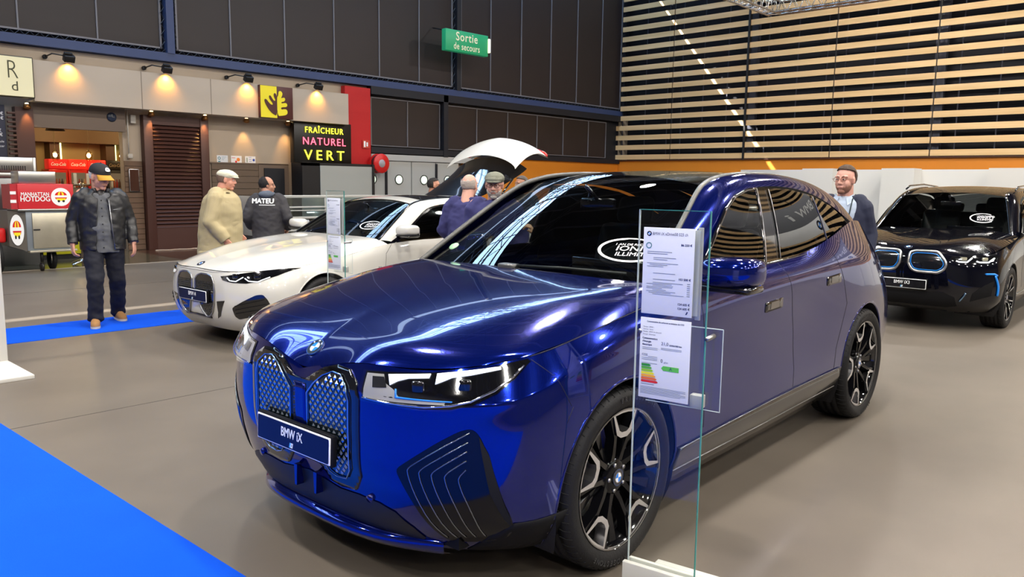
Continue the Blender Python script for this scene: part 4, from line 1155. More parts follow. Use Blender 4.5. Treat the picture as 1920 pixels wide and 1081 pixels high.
    # door handles: flush pockets
    for (x, z) in ((-1.50,.965),(-2.38,1.035)):
        hnd = lay(SF, root, 'door_handle', BLACK_GLOSS, 'y', corner_round([(x-.115,z-.028),(x+.115,z-.036),(x+.12,z+.020),(x-.11,z+.03)], .012), .003, .04, thick=.004)
        lay(SF, hnd, 'handle_pocket', mat('handle_satin', (.35,.34,.33), .25, metal=1), 'y', corner_round([(x-.06,z-.020),(x+.05,z-.024),(x+.05,z+.016),(x-.06,z+.020)], .008), .0045, .04, both=False)
    # interior
    D['interior'] = dict(dash=-.75, dz=1.10, hw=.70, seat=-1.55, fz=.45, x1=-3.6, mirror=(-1.12, 1.50))
    interior(root, D)
    sticker_ionity(root, SW, .56, 1.285, .138)
    # green toll tag
    p, n = SW.hit('x', -.62, 1.235); mb = MB(); mb.lathe([(.0, .004), (.030, .003), (.031, 0)], 24, frame(p + n * .003, (0, 1, 0), (-.8, 0, .5))); mb.build('round_green_sticker', mat('pale_green_disc', (.35,.62,.35), .4), root)
    # wheels
    wp = wheel_proto('ix', .388, .300, .275)
    for (x, y) in ((0, .835), (0, -.835), (-3.0, .84), (-3.0, -.84)):
        place_wheel(wp, root, x, y, .388, steer=0, spin=radians(0 if x == 0 else 20))
    for ch in list(wp.children_recursive): bpy.data.objects.remove(ch)
    bpy.data.objects.remove(wp)
    return root
# ------------------------------------------------------------------ white saloon with its hatch open
def build_i4():
    PAINT = paint('pearl_white', (.60, .59, .545), 0.0, .3)
    root = thing('car', 'white low saloon with raised rear hatch and plate BMW i4', 'car', (4.349, 7.493, 0), 3.19, 'electric cars on show')
    D = {'res': (320, 70)}
    D['rows'] = [
     [(.862,0,.755),(.845,.28,.745),(.78,.50,.745),(.66,.68,.755),(.45,.80,.775),(.25,.850,.790),(0,.868,.815),(-.40,.868,.875),(-.80,.862,.945),(-1.4,.868,.975),(-2.0,.872,.995),(-2.5,.880,1.02),(-2.9,.862,1.045),(-3.3,.78,1.06),(-3.62,.55,1.05),(-3.74,0,1.06)],
     [(.872,0,.72),(.858,.29,.70),(.80,.51,.695),(.69,.69,.70),(.49,.825,.715),(.28,.885,.735),(0,.900,.76),(-.40,.895,.81),(-.80,.890,.87),(-1.4,.892,.90),(-2.0,.900,.92),(-2.5,.915,.93),(-2.9,.905,.94),(-3.35,.80,.94),(-3.72,.57,.94),(-3.85,0,.95)],
     [(.880,0,.62),(.868,.30,.61),(.82,.52,.60),(.715,.71,.60),(.53,.86,.61),(.32,.912,.63),(0,.925,.65),(-.40,.902,.69),(-.80,.895,.74),(-1.4,.895,.76),(-2.0,.902,.77),(-2.5,.925,.77),(-2.9,.925,.77),(-3.4,.83,.78),(-3.80,.60,.79),(-3.92,0,.80)],
     [(.880,0,.50),(.866,.30,.49),(.825,.53,.48),(.715,.72,.48),(.53,.87,.48),(.34,.915,.50),(0,.926,.51),(-.40,.905,.53),(-.80,.885,.55),(-1.4,.882,.56),(-2.0,.890,.57),(-2.5,.925,.57),(-2.9,.925,.57),(-3.4,.84,.58),(-3.80,.62,.59),(-3.92,0,.60)],
     [(.868,0,.36),(.850,.29,.35),(.81,.52,.34),(.70,.71,.34),(.52,.86,.34),(.34,.905,.36),(0,.915,.37),(-.40,.905,.37),(-.80,.895,.37),(-1.4,.890,.37),(-2.0,.890,.38),(-2.5,.91,.38),(-2.9,.91,.38),(-3.38,.82,.40),(-3.75,.60,.40),(-3.86,0,.40)],
     [(.83,0,.25),(.81,.27,.24),(.76,.49,.23),(.66,.68,.22),(.48,.83,.22),(.32,.87,.23),(0,.875,.23),(-.40,.875,.22),(-.80,.870,.22),(-1.4,.868,.22),(-2.0,.865,.22),(-2.5,.87,.23),(-2.9,.87,.24),(-3.3,.77,.26),(-3.6,.57,.26),(-3.7,0,.26)],
     [(.76,0,.175),(.75,.25,.17),(.70,.46,.165),(.60,.64,.165),(.42,.78,.165),(.28,.82,.165),(0,.83,.165),(-.40,.83,.16),(-.80,.83,.16),(-1.4,.83,.16),(-2.0,.83,.16),(-2.5,.83,.17),(-2.9,.82,.18),(-3.25,.72,.2),(-3.5,.54,.22),(-3.6,0,.22)]]
    D['hood'] = [
     [(.860,0,.758),(.80,0,.790),(.60,0,.850),(.30,0,.910),(-.10,0,.962),(-.50,0,1.000),(-.74,0,1.018)],
     [(.855,.14,.757),(.79,.15,.790),(.58,.16,.848),(.28,.18,.908),(-.12,.20,.960),(-.51,.21,.999),(-.75,.22,1.017)],
     [(.842,.29,.752),(.765,.32,.790),(.55,.36,.852),(.26,.39,.915),(-.14,.43,.966),(-.52,.46,1.000),(-.77,.48,1.014)],
     [(.775,.505,.750),(.69,.53,.778),(.48,.57,.838),(.20,.60,.902),(-.18,.64,.956),(-.55,.66,.990),(-.79,.68,1.004)],
     [(.655,.685,.758),(.585,.70,.770),(.40,.73,.815),(.14,.76,.870),(-.22,.78,.925),(-.58,.79,.960),(-.82,.80,.980)],
     [(.50,.785,.766),(.46,.795,.769),(.32,.832,.783),(.08,.860,.806),(-.25,.870,.850),(-.60,.862,.915),(-.84,.86,.948)]]
    D['arches'] = [(0, .335, .378), (-2.856, .335, .378)]
    D['sill'] = .20; D['under'] = (-3.6, .72); D['uw'] = .80; D['zb'] = .17
    def region(x, y, z):
        if x > .36 + (z - .4) * .3 or (x > 0 and z < .34): return 'front_bumper'
        if x > -.80: return 'fender'
        if x > -1.86: return 'front_door'
        if x > -2.62: return 'rear_door'
        if x < -3.4 and z < .7: return 'rear_bumper'
        return 'rear_quarter'
    D['region'] = region
    SF, _ = build_shell(root, D, PAINT)
    D['wind'] = [
     [(-.76,0,1.012),(-1.02,0,1.170),(-1.26,0,1.300),(-1.50,0,1.405)],
     [(-.79,.36,1.010),(-1.04,.33,1.162),(-1.28,.30,1.292),(-1.50,.28,1.397)],
     [(-.83,.64,1.002),(-1.07,.58,1.150),(-1.29,.53,1.272),(-1.48,.49,1.372)],
     [(-.88,.78,.990),(-1.10,.72,1.125),(-1.31,.66,1.240),(-1.46,.62,1.330)]]
    D['side_glass'] = [
     [(-.7,.86,.90),(-.8,.85,1.02),(-.9,.80,1.15),(-1.0,.72,1.32)],
     [(-1.5,.875,.94),(-1.5,.835,1.10),(-1.5,.745,1.26),(-1.5,.655,1.40)],
     [(-2.2,.885,.96),(-2.2,.845,1.12),(-2.2,.745,1.27),(-2.2,.655,1.40)],
     [(-3.1,.87,1.00),(-3.1,.82,1.12),(-3.1,.73,1.24),(-3.1,.64,1.34)]]
    D['band'] = [
     [(-.80,.765,.985),(-.84,.80,.985),(-.90,.835,.975),(-.96,.865,.955)],
     [(-1.04,.700,1.130),(-1.07,.732,1.132),(-1.12,.775,1.112),(-1.17,.805,1.080)],
     [(-1.27,.630,1.262),(-1.30,.660,1.268),(-1.35,.710,1.250),(-1.40,.745,1.215)],
     [(-1.50,.560,1.368),(-1.54,.590,1.376),(-1.58,.645,1.358),(-1.62,.690,1.320)],
     [(-1.90,.525,1.410),(-1.92,.560,1.418),(-1.93,.620,1.400),(-1.94,.668,1.358)],
     [(-2.30,.515,1.415),(-2.30,.550,1.420),(-2.30,.615,1.398),(-2.30,.668,1.350)],
     [(-2.65,.515,1.375),(-2.66,.560,1.375),(-2.66,.635,1.340),(-2.64,.705,1.270)],
     [(-2.98,.55,1.26),(-3.0,.60,1.25),(-3.0,.68,1.21),(-2.96,.76,1.15)],
     [(-3.35,.64,1.10),(-3.36,.68,1.09),(-3.34,.75,1.07),(-3.25,.82,1.04)]]
    D['roof'] = [
     [(-1.49,0,1.402),(-1.75,0,1.440),(-2.1,0,1.448),(-2.45,0,1.438),(-2.62,0,1.425)],
     [(-1.49,.30,1.396),(-1.75,.29,1.432),(-2.1,.28,1.440),(-2.45,.27,1.430),(-2.62,.27,1.416)],
     [(-1.48,.57,1.360),(-1.75,.545,1.405),(-2.1,.53,1.416),(-2.45,.52,1.400),(-2.62,.52,1.378)]]
    D['roofmat'] = BLACK_GLOSS
    SW, SG, ow, gb, gr = greenhouse(root, D, PAINT, SF, trimmat=BLACK_GLOSS)
    # white header over the windscreen
    hb = bsurf([[(-1.47,0,1.398),(-1.55,0,1.418),(-1.64,0,1.432)],[(-1.47,.30,1.391),(-1.55,.295,1.410),(-1.64,.29,1.424)],[(-1.455,.575,1.352),(-1.54,.565,1.375),(-1.63,.555,1.392)]], 20, 8, 2) + np.array([0, 0, .004])
    mb = MB(); mirror_faces(mb, hb, True); mb.build('roof_header', PAINT, root, weld=True)
    DLO = [(-.86,.955),(-1.2,.965),(-1.9,.985),(-2.6,1.010),(-3.05,1.040),(-3.18,1.065),(-3.0,1.150),(-2.8,1.235),(-2.55,1.310),(-2.2,1.350),(-1.9,1.355),(-1.62,1.325),(-1.40,1.232),(-1.15,1.090)]
    lay(SG, root, 'side_window_surround', BLACK_GLOSS, 'y', DLO, .0, .05)
    lay(SG, root, 'front_side_window', SIDEGLASS, 'y', [(-1.05,.985),(-1.25,.982),(-1.86,1.000),(-1.95,1.338),(-1.88,1.340),(-1.65,1.312),(-1.43,1.225),(-1.22,1.10)], .007, .05)
    lay(SG, root, 'rear_side_window', SIDEGLASS, 'y', [(-1.98,1.005),(-2.6,1.026),(-2.98,1.052),(-2.95,1.135),(-2.78,1.215),(-2.53,1.292),(-2.2,1.335),(-2.03,1.340)], .007, .05)
    seam(SG, root, 'window_edge', 'y', [[(-1.88,1.0),(-1.96,1.34)],[(-1.97,1.0),(-2.02,1.34)]], .003, SATIN, .008)
    seam(SF, root, 'door_shut_line', 'y', [[(-.90,.95),(-.80,.85),(-.78,.6),(-.80,.36)],[(-1.90,.96),(-1.90,.7),(-1.88,.36)],[(-2.6,1.0),(-2.72,.85),(-2.55,.68),(-2.48,.5),(-2.42,.36)]])
    seam(SF, root, 'hood_front_shut_line', 'x', [[(-.50,.742),(-.30,.730),(0,.735),(.30,.730),(.50,.742)]], .002, None, -.0005, both=False)
    seam(SF, root, 'sill_line', 'y', [[(-.5,.60),(-1.4,.62),(-2.4,.64)]], .002, PAINT, .0)
    lay(SF, root, 'sill_skirt', BLACK_MATT, 'y', [(-.38,.165),(-.42,.225),(-1.4,.225),(-2.46,.235),(-2.5,.165)], .006, .06, thick=.008)
    # twin grille
    KD = mat('grille_black_mesh', (.006, .007, .009), .12, coat=1)
    K = [(.028,.655),(.070,.690),(.130,.708),(.235,.706),(.300,.690),(.338,.640),(.352,.555),(.335,.44),(.285,.345),(.225,.300),(.165,.295),(.120,.345),(.070,.45),(.030,.53)]
    for sg in (1, -1):
        Ks = [(y * sg, z) for y, z in K]
        mb = MB(); mb.addbm(SF.patch('x', Ks, .006, .04), None, True); g = mb.build('kidney_grille', KD, root)
        mb = MB(); mb.tube(SF.line('x', Ks + Ks[:1], .008)[:-1], .008, 8, closed=True); mb.build('kidney_rim', SATIN, g)
        mb = MB(); mb.mat(mat('grille_dash', (.12, .13, .15), .3, metal=1))
        for i in range(9):
            for j in range(18):
                y, z = .04 + i * .036 + (j % 2) * .018, .31 + j * .019
                if inside(K, y, z) and inside(K, y + .02, z):
                    p, n = SF.hit('x', y * sg, z); p2, n = SF.hit('x', (y + .016) * sg, z); mb.tube([p + n * .009, p2 + n * .009], .0022, 4)
        mb.build('grille_dashes', None, g, kind='stuff')
    LI = [(.30,.315),(.36,.40),(.385,.47),(.44,.475),(.46,.46),(.40,.36),(.34,.285),(.26,.272),(0,.285)]
    seam(SF, root, 'lower_grille_chin', 'x', [[(-.24,.288),(0,.300),(.24,.288)]], .012, BLACK_GLOSS, .004, both=False)
    lay(SF, root, 'inner_intake', BLACK_GLOSS, 'x', [(.365,.35),(.372,.46),(.485,.475),(.44,.40),(.39,.315),(.33,.285)], .003, .04)
    p, n = SF.hit('z', .80, 0)
    up = n.cross(Vector((0, 1, 0))); up = up if up.z > 0 else -up
    mb = MB(); roundel(mb, frame(p + n * .004, (0, 1, 0), up), .041, letters=False); mb.build('badge', None, root)
    plate(root, .905, 0, .492, 'BMW i4', tilt=0.0)
    V = [(.56,.41),(.66,.475),(.76,.54),(.80,.545),(.825,.50),(.845,.425),(.82,.375),(.70,.325),(.60,.30),(.57,.33)]
    lay(SF, root, 'air_intake', BLACK_GLOSS, 'x', corner_round(V, .015), .003, .03)
    seam(SF, root, 'intake_slat', 'x', [[(.59,.43),(.81,.50)],[(.59,.395),(.82,.455)],[(.59,.36),(.81,.41)]], .004, BLACK_MATT, .006)
    # lamps
    H = [(.415,.700),(.50,.712),(.62,.735),(.74,.760),(.83,.775),(.865,.772),(.83,.715),(.77,.668),(.68,.645),(.55,.648),(.45,.665)]
    for sg in (1, -1):
        def L(name, M, poly, off, par, th=0):
            mb = MB(); mb.addbm(SF.patch('x', [(y * sg, z) for y, z in poly], off, .03, thick=th), None, True); return mb.build(name, M, par)
        hh = L('headlight', BLACK_GLOSS, H, .003, root)
        for a in (.53, .69):
            for q in ([(a,.665),(a+.06,.660),(a+.11,.70)], [(a+.0,.665),(a-.035,.69)]):
                mb = MB(); mb.tube(SF.line('x', [(y * sg, z) for y, z in q], .008), .005, 6); mb.build('daytime_lamp', WHITE_LAMP, hh)
            p, n = SF.hit('x', (a + .04) * sg, .705); mb = MB(); T = frame(p + n * .004, n.cross(Vector((0, 0, 1))), (0, 0, 1)); mb.mat(BLACK_GLOSS).rbox(-.03, .03, -.025, .025, -.01, .005, .008, T); mb.mat(mat('laser_blue', (.05,.25,.7), .15, metal=.6)).ell((0, 0, .004), (.018, .018, .008), T, 14, 6); mb.build('projector_lens', None, hh)
        L('lamp_cover', LENS, H, .014, hh)
    D['mirror'] = (-1.02, .985, 1.085); D['mirror_size'] = (.20, .125, .25); D['mirror_arm'] = .10
    for sg in (1, -1): wing_mirror(root, D, PAINT, sg)
    for x, z in ((-1.70,.84), (-2.46,.86)):
        lay(SF, root, 'door_handle', PAINT, 'y', corner_round([(x-.10,z-.014),(x+.10,z-.016),(x+.10,z+.012),(x-.10,z+.016)], .01), .018, .04, thick=.02)
    D['interior'] = dict(dash=-1.05, dz=.94, hw=.66, seat=-1.75, fz=.30, x1=-3.3, mirror=(-1.35, 1.27))
    interior(root, D)
    sticker_ionity(root, SW, .42, 1.12, .12)
    # boot floor and raised hatch
    mb = MB(); mb.box(-3.45, -2.7, -.66, .66, .60, .66); mb.build('boot_floor', INTERIOR, root)
    hg = bsurf([[(-2.60,0,1.440),(-2.95,0,1.610),(-3.25,0,1.800),(-3.42,0,1.960)],[(-2.60,.28,1.432),(-2.96,.32,1.595),(-3.27,.36,1.775),(-3.44,.38,1.925)],[(-2.60,.50,1.400),(-2.98,.56,1.545),(-3.30,.62,1.700),(-3.46,.64,1.80)]], 20, 24, 2)
    mb = MB(); mirror_faces(mb, hg, True); hat = mb.build('open_hatch', BLACK_GLOSS, root, weld=True)
    hl = bsurf([[(-3.28,0,1.980),(-3.42,0,2.110),(-3.58,0,2.220),(-3.72,0,2.200),(-3.80,0,2.10)],[(-3.28,.28,1.955),(-3.42,.30,2.080),(-3.58,.31,2.185),(-3.73,.32,2.165),(-3.82,.32,2.06)],[(-3.26,.54,1.865),(-3.40,.57,1.985),(-3.56,.60,2.080),(-3.74,.61,2.07),(-3.84,.62,1.97)],[(-3.22,.635,1.79),(-3.35,.655,1.90),(-3.52,.68,1.985),(-3.72,.70,2.00),(-3.82,.71,1.95)]], 30, 24, 2)
    mb = MB(); mirror_faces(mb, hl, True); mb.build('hatch_lid', PAINT, hat, weld=True)
    for sg in (1, -1):
        mb = MB(); mb.mat(mat('tail_lamp_red', (.5, .01, .01), .15, coat=1)); mb.tube([(-3.76, .55 * sg, 2.07), (-3.80, .66 * sg, 2.02), (-3.80, .70 * sg, 1.99), (-3.78, .72 * sg, 1.97)], [.008, .016, .018, .010], 8); mb.build('tail_lamp', None, hat)
        mb = MB(); mb.tube([(-2.75, .56 * sg, 1.20), (-3.22, .60 * sg, 1.66)], .012, 8); mb.build('gas_strut', BLACK_GLOSS, hat)
    mb = MB(); mb.text('M', .05, frame(SF.hit('y', -.70, .70)[0] + Vector((0, .004, 0)), (-1, 0, 0), (0, 0, 1)), bold=.001, shear=.3); mb.build('side_badge', mat('badge_dark', (.02,.02,.03), .3), root)
    wp = wheel_proto('multi', .335, .245, .235)
    for x in (0, -2.856):
        for y in (.80, -.80): place_wheel(wp, root, x, y, .335, spin=radians(10))
    for ch in list(wp.children_recursive): bpy.data.objects.remove(ch)
    bpy.data.objects.remove(wp)
    return root

# ------------------------------------------------------------------ black SUV on the right
def build_ix3():
    PAINT = paint('black_sapphire', (.002, .0022, .005), .0, .15, .05)
    root = thing('car', 'shiny black electric SUV at the right edge with blue accents and plate BMW iX3', 'car', (10.616, 2.853, 0), 3.1543, 'electric cars on show')
    D = {'res': (320, 70)}
    D['rows'] = [
     [(.80,0,.905),(.79,.28,.900),(.745,.50,.880),(.655,.68,.870),(.50,.80,.885),(.28,.858,.925),(0,.878,.965),(-.40,.875,1.015),(-.75,.868,1.050),(-1.4,.872,1.065),(-2.1,.876,1.085),(-2.6,.872,1.105),(-3.0,.84,1.12),(-3.45,.76,1.14),(-3.72,.55,1.13),(-3.80,0,1.13)],
     [(.835,0,.86),(.825,.29,.855),(.785,.51,.825),(.69,.70,.815),(.54,.84,.825),(.30,.905,.86),(0,.922,.89),(-.40,.915,.93),(-.75,.908,.97),(-1.4,.908,.98),(-2.1,.912,.99),(-2.6,.925,1.00),(-3.0,.91,1.00),(-3.5,.81,1.0),(-3.80,.58,1.0),(-3.90,0,1.0)],
     [(.858,0,.73),(.848,.30,.72),(.81,.52,.71),(.715,.72,.70),(.57,.87,.70),(.34,.932,.72),(0,.942,.74),(-.40,.925,.77),(-.75,.918,.80),(-1.4,.916,.81),(-2.1,.920,.82),(-2.6,.942,.83),(-3.0,.932,.83),(-3.5,.84,.83),(-3.86,.60,.83),(-3.98,0,.83)],
     [(.862,0,.57),(.852,.30,.56),(.82,.53,.55),(.73,.73,.55),(.585,.89,.55),(.38,.940,.56),(0,.945,.57),(-.40,.928,.58),(-.75,.912,.60),(-1.4,.908,.60),(-2.1,.912,.61),(-2.6,.942,.62),(-3.0,.938,.62),(-3.5,.86,.62),(-3.88,.62,.62),(-3.99,0,.62)],
     [(.855,0,.42),(.842,.30,.41),(.81,.53,.40),(.72,.73,.40),(.58,.88,.40),(.38,.932,.41),(0,.938,.42),(-.40,.930,.42),(-.75,.922,.42),(-1.4,.918,.42),(-2.1,.918,.43),(-2.6,.935,.43),(-3.0,.93,.43),(-3.48,.85,.44),(-3.84,.62,.44),(-3.94,0,.44)],
     [(.82,0,.30),(.805,.28,.29),(.765,.50,.28),(.67,.69,.28),(.52,.84,.28),(.36,.89,.29),(0,.90,.29),(-.40,.90,.29),(-.75,.90,.29),(-1.4,.90,.29),(-2.1,.90,.30),(-2.6,.90,.31),(-3.0,.90,.32),(-3.4,.80,.33),(-3.7,.60,.34),(-3.8,0,.34)],
     [(.72,0,.225),(.71,.26,.22),(.67,.46,.215),(.58,.64,.215),(.44,.78,.215),(.30,.83,.215),(0,.84,.21),(-.40,.84,.205),(-.75,.84,.205),(-1.4,.84,.21),(-2.1,.84,.22),(-2.6,.84,.23),(-3.0,.83,.24),(-3.35,.74,.26),(-3.6,.57,.27),(-3.7,0,.27)]]
    D['hood'] = [
     [(.798,0,.908),(.72,0,.945),(.50,0,.990),(.20,0,1.035),(-.15,0,1.075),(-.48,0,1.105)],
     [(.795,.14,.908),(.715,.15,.945),(.49,.17,.989),(.19,.19,1.034),(-.16,.21,1.074),(-.49,.22,1.104)],
     [(.788,.29,.904),(.70,.32,.948),(.47,.36,1.000),(.17,.40,1.046),(-.18,.44,1.083),(-.52,.47,1.106)],
     [(.742,.505,.884),(.65,.53,.922),(.42,.57,.978),(.13,.60,1.028),(-.21,.64,1.068),(-.56,.66,1.094)],
     [(.652,.685,.874),(.57,.70,.900),(.36,.74,.945),(.08,.77,.995),(-.25,.785,1.035),(-.60,.79,1.068)],
     [(.55,.775,.884),(.48,.80,.895),(.28,.84,.930),(.02,.865,.968),(-.28,.872,1.002),(-.62,.866,1.040)]]
    D['arches'] = [(0, .36, .405), (-2.864, .36, .405)]
    D['sill'] = .24; D['under'] = (-3.7, .70); D['uw'] = .82; D['zb'] = .21
    def region(x, y, z):
        if x > .40 + (z - .4) * .2 or (x > 0 and z < .34): return 'front_bumper'
        if x > -.75: return 'fender'
        if x > -1.75: return 'front_door'
        if x > -2.62: return 'rear_door'
        if x < -3.4 and z < .7: return 'rear_bumper'
        return 'rear_quarter'
    D['region'] = region
    SF, _ = build_shell(root, D, PAINT)
    D['wind'] = [
     [(-.50,0,1.098),(-.72,0,1.285),(-.94,0,1.445),(-1.13,0,1.565)],
     [(-.53,.36,1.096),(-.74,.34,1.278),(-.95,.32,1.436),(-1.13,.30,1.556)],
     [(-.58,.66,1.088),(-.78,.61,1.258),(-.97,.57,1.410),(-1.12,.54,1.530)],
     [(-.64,.80,1.070),(-.82,.745,1.225),(-.99,.69,1.372),(-1.11,.645,1.485)]]
    D['side_glass'] = [
     [(-.55,.87,1.00),(-.6,.86,1.15),(-.7,.80,1.32),(-.8,.72,1.50)],
     [(-1.4,.882,1.02),(-1.4,.85,1.20),(-1.4,.775,1.40),(-1.4,.70,1.58)],
     [(-2.3,.882,1.05),(-2.3,.85,1.22),(-2.3,.775,1.41),(-2.3,.70,1.58)],
     [(-3.4,.84,1.08),(-3.4,.80,1.22),(-3.4,.73,1.38),(-3.4,.66,1.52)]]
    D['band'] = [
     [(-.57,.785,1.055),(-.60,.815,1.06),(-.66,.85,1.05),(-.72,.875,1.03)],
     [(-.76,.720,1.235),(-.79,.752,1.238),(-.84,.800,1.215),(-.90,.830,1.18)],
     [(-.96,.655,1.408),(-.99,.685,1.412),(-1.03,.745,1.390),(-1.08,.780,1.345)],
     [(-1.14,.600,1.535),(-1.18,.630,1.545),(-1.22,.695,1.520),(-1.26,.738,1.465)],
     [(-1.50,.580,1.600),(-1.52,.615,1.610),(-1.54,.678,1.585),(-1.55,.722,1.525)],
     [(-2.2,.575,1.625),(-2.2,.612,1.632),(-2.2,.675,1.605),(-2.2,.722,1.540)],
     [(-2.9,.565,1.590),(-2.9,.605,1.595),(-2.9,.670,1.565),(-2.9,.722,1.495)],
     [(-3.35,.55,1.52),(-3.38,.60,1.51),(-3.34,.68,1.46),(-3.25,.75,1.38)],
     [(-3.66,.57,1.22),(-3.66,.62,1.21),(-3.6,.70,1.18),(-3.5,.78,1.13)]]
    D['roof'] = [
     [(-1.12,0,1.562),(-1.45,0,1.620),(-2.1,0,1.652),(-2.8,0,1.625),(-3.5,0,1.545)],
     [(-1.12,.30,1.555),(-1.45,.29,1.613),(-2.1,.29,1.646),(-2.8,.28,1.619),(-3.5,.28,1.538)],
     [(-1.11,.62,1.515),(-1.45,.60,1.585),(-2.1,.59,1.624),(-2.8,.58,1.594),(-3.5,.56,1.500)]]
    D['rearglass'] = [
     [(-3.5,0,1.545),(-3.66,0,1.34),(-3.79,0,1.13)],
     [(-3.48,.30,1.535),(-3.64,.32,1.33),(-3.77,.34,1.13)],
     [(-3.45,.58,1.49),(-3.60,.60,1.30),(-3.70,.62,1.13)]]
    SW, SG, ow, gb, gr = greenhouse(root, D, PAINT, SF, trimmat=BLACK_GLOSS)
    for sg in (1, -1):
        mb = MB(); mb.tube([(-1.35, .66 * sg, 1.60), (-1.5, .66 * sg, 1.645), (-2.2, .66 * sg, 1.670), (-2.9, .65 * sg, 1.640), (-3.1, .65 * sg, 1.59)], .012, 8); mb.build('roof_rail', BLACK_GLOSS, root)
    DLO = [(-.68,1.045),(-1.0,1.055),(-2.0,1.075),(-2.8,1.105),(-3.2,1.15),(-3.38,1.32),(-3.2,1.42),(-2.8,1.488),(-2.2,1.528),(-1.6,1.515),(-1.28,1.455),(-1.05,1.32),(-.85,1.16)]
    lay(SG, root, 'side_window_surround', BLACK_GLOSS, 'y', DLO, .0, .05)
    lay(SG, root, 'front_side_window', SIDEGLASS, 'y', [(-.85,1.07),(-1.68,1.085),(-1.72,1.50),(-1.6,1.50),(-1.30,1.442),(-1.08,1.31),(-.92,1.16)], .007, .05)
    lay(SG, root, 'rear_side_window', SIDEGLASS, 'y', [(-1.80,1.09),(-2.7,1.115),(-2.8,1.475),(-2.2,1.513),(-1.83,1.508)], .007, .05)
    seam(SF, root, 'door_shut_line', 'y', [[(-.72,1.03),(-.72,.8),(-.74,.42)],[(-1.74,1.05),(-1.76,.7),(-1.74,.42)],[(-2.6,1.08),(-2.72,.92),(-2.56,.72),(-2.46,.5),(-2.42,.42)]])
    seam(SF, root, 'sill_chrome', 'y', [[(-.45,.36),(-1.4,.37),(-2.42,.38)]], .006, SATIN, .004)
    # grille
    K = [(.05,.875),(.10,.895),(.30,.895),(.345,.885),(.420,.80),(.435,.76),(.415,.705),(.36,.665),(.14,.668),(.085,.690),(.045,.76)]
    for sg in (1, -1):
        Ks = corner_round([(y * sg, z) for y, z in K], .02)
        mb = MB(); mb.addbm(SF.patch('x', Ks, .006, .04), None, True); g = mb.build('kidney_grille', mat('grille_black_mesh', (.006,.007,.009), .12), root)
        L = SF.line('x', Ks + Ks[:1], .010)[:-1]
        mb = MB(); mb.tube(L, .016, 8, closed=True); mb.build('kidney_rim', SATIN, g)
        K2 = [(y * sg, z) for y, z in [(.068,.85),(.11,.872),(.29,.872),(.335,.862),(.398,.79),(.408,.76),(.392,.72),(.35,.69),(.15,.692),(.105,.705),(.068,.765)]]
        mb = MB(); mb.tube(SF.line('x', corner_round(K2, .02) + [corner_round(K2, .02)[0]], .012)[:-1], .004, 6, closed=True); mb.build('blue_grille_line', BLUE_ACC, g)
    p, n = SF.hit('z', .745, 0); up = n.cross(Vector((0, 1, 0))); up = up if up.z > 0 else -up
    mb = MB(); roundel(mb, frame(p + n * .004, (0, 1, 0), up), .041, letters=False); mb.build('badge', None, root)
    plate(root, .892, 0, .522, 'BMW iX3', bgM=mat('plate_black', (.006,.006,.008), .25, coat=.5))
    H = [(.455,.830),(.47,.850),(.58,.862),(.72,.868),(.82,.872),(.87,.870),(.860,.825),(.80,.790),(.68,.780),(.55,.790)]
    for sg in (1, -1):
        def Lp(name, M, poly, off, par, th=0):
            mb = MB(); mb.addbm(SF.patch('x', [(y * sg, z) for y, z in poly], off, .03, thick=th), None, True); return mb.build(name, M, par)
        hh = Lp('headlight', BLACK_GLOSS, H, .003, root)
        for a in (.52, .70):
            mb = MB(); mb.tube(SF.line('x', [(a * sg, .808), ((a + .03) * sg, .797), ((a + .10) * sg, .797), ((a + .135) * sg, .840)], .010), .0085, 6); mb.build('daytime_lamp', WHITE_LAMP, hh)
            p, n = SF.hit('x', (a + .065) * sg, .832); mb = MB(); T = frame(p + n * .006, n.cross(Vector((0, 0, 1))), (0, 0, 1)); mb.mat(mat('warm_lens', (.55,.52,.38), .1, metal=.5, coat=1)).rbox(-.032, .032, -.018, .018, -.01, .006, .006, T); mb.build('projector_lens', None, hh)
        Lp('lamp_cover', LENS, H, .016, hh)
        # blue bracket at the corner
        q = [(.795,.672),(.862,.672),(.885,.655),(.905,.42)]
        mb = MB(); mb.tube(SF.line('x', [(y * sg, z) for y, z in q[:3]], .010), .012, 6); mb.tube(SF.line('y', [(.585,.655),(.56,.54),(.555,.43)], .010, sg), .012, 6); mb.build('blue_corner_accent', BLUE_ACC, root)
        mb = MB(); mb.tube(SF.line('x', [(.585 * sg, .36), (.645 * sg, .46)], .010), [.010] * len(SF.line('x', [(.585 * sg, .36), (.645 * sg, .46)], .010)), 6); mb.build('blue_slash', mat('blue_tinted_chrome', (.25,.42,.62), .12, metal=1), root)
    LI = [(0,.44),(.42,.45),(.54,.40),(.56,.30),(.45,.275),(0,.28)]
    lay(SF, root, 'lower_intake', BLACK_MATT, 'x', LI + [(-y, z) for y, z in LI[::-1][1:-1]], .003, .05, both=False)
    lay(SF, root, 'side_intake', BLACK_MATT, 'x', [(.68,.36),(.86,.43),(.875,.60),(.80,.55),(.70,.45)], .003, .04)
    D['mirror'] = (-.80, 1.03, 1.13); D['mirror_size'] = (.21, .15, .26); D['mirror_arm'] = .12
    for sg in (1, -1): wing_mirror(root, D, PAINT, sg)
    D['interior'] = dict(dash=-.80, dz=1.03, hw=.68, seat=-1.55, fz=.42, x1=-3.5, mirror=(-1.0, 1.42))
    interior(root, D)
    sticker_ionity(root, SW, .44, 1.245, .125)
    wp = wheel_proto('multi', .36, .268, .245)
    for x in (0, -2.864):
        for y in (.815, -.815): place_wheel(wp, root, x, y, .36, spin=radians(25))
    for ch in list(wp.children_recursive): bpy.data.objects.remove(ch)
    bpy.data.objects.remove(wp)
    return root
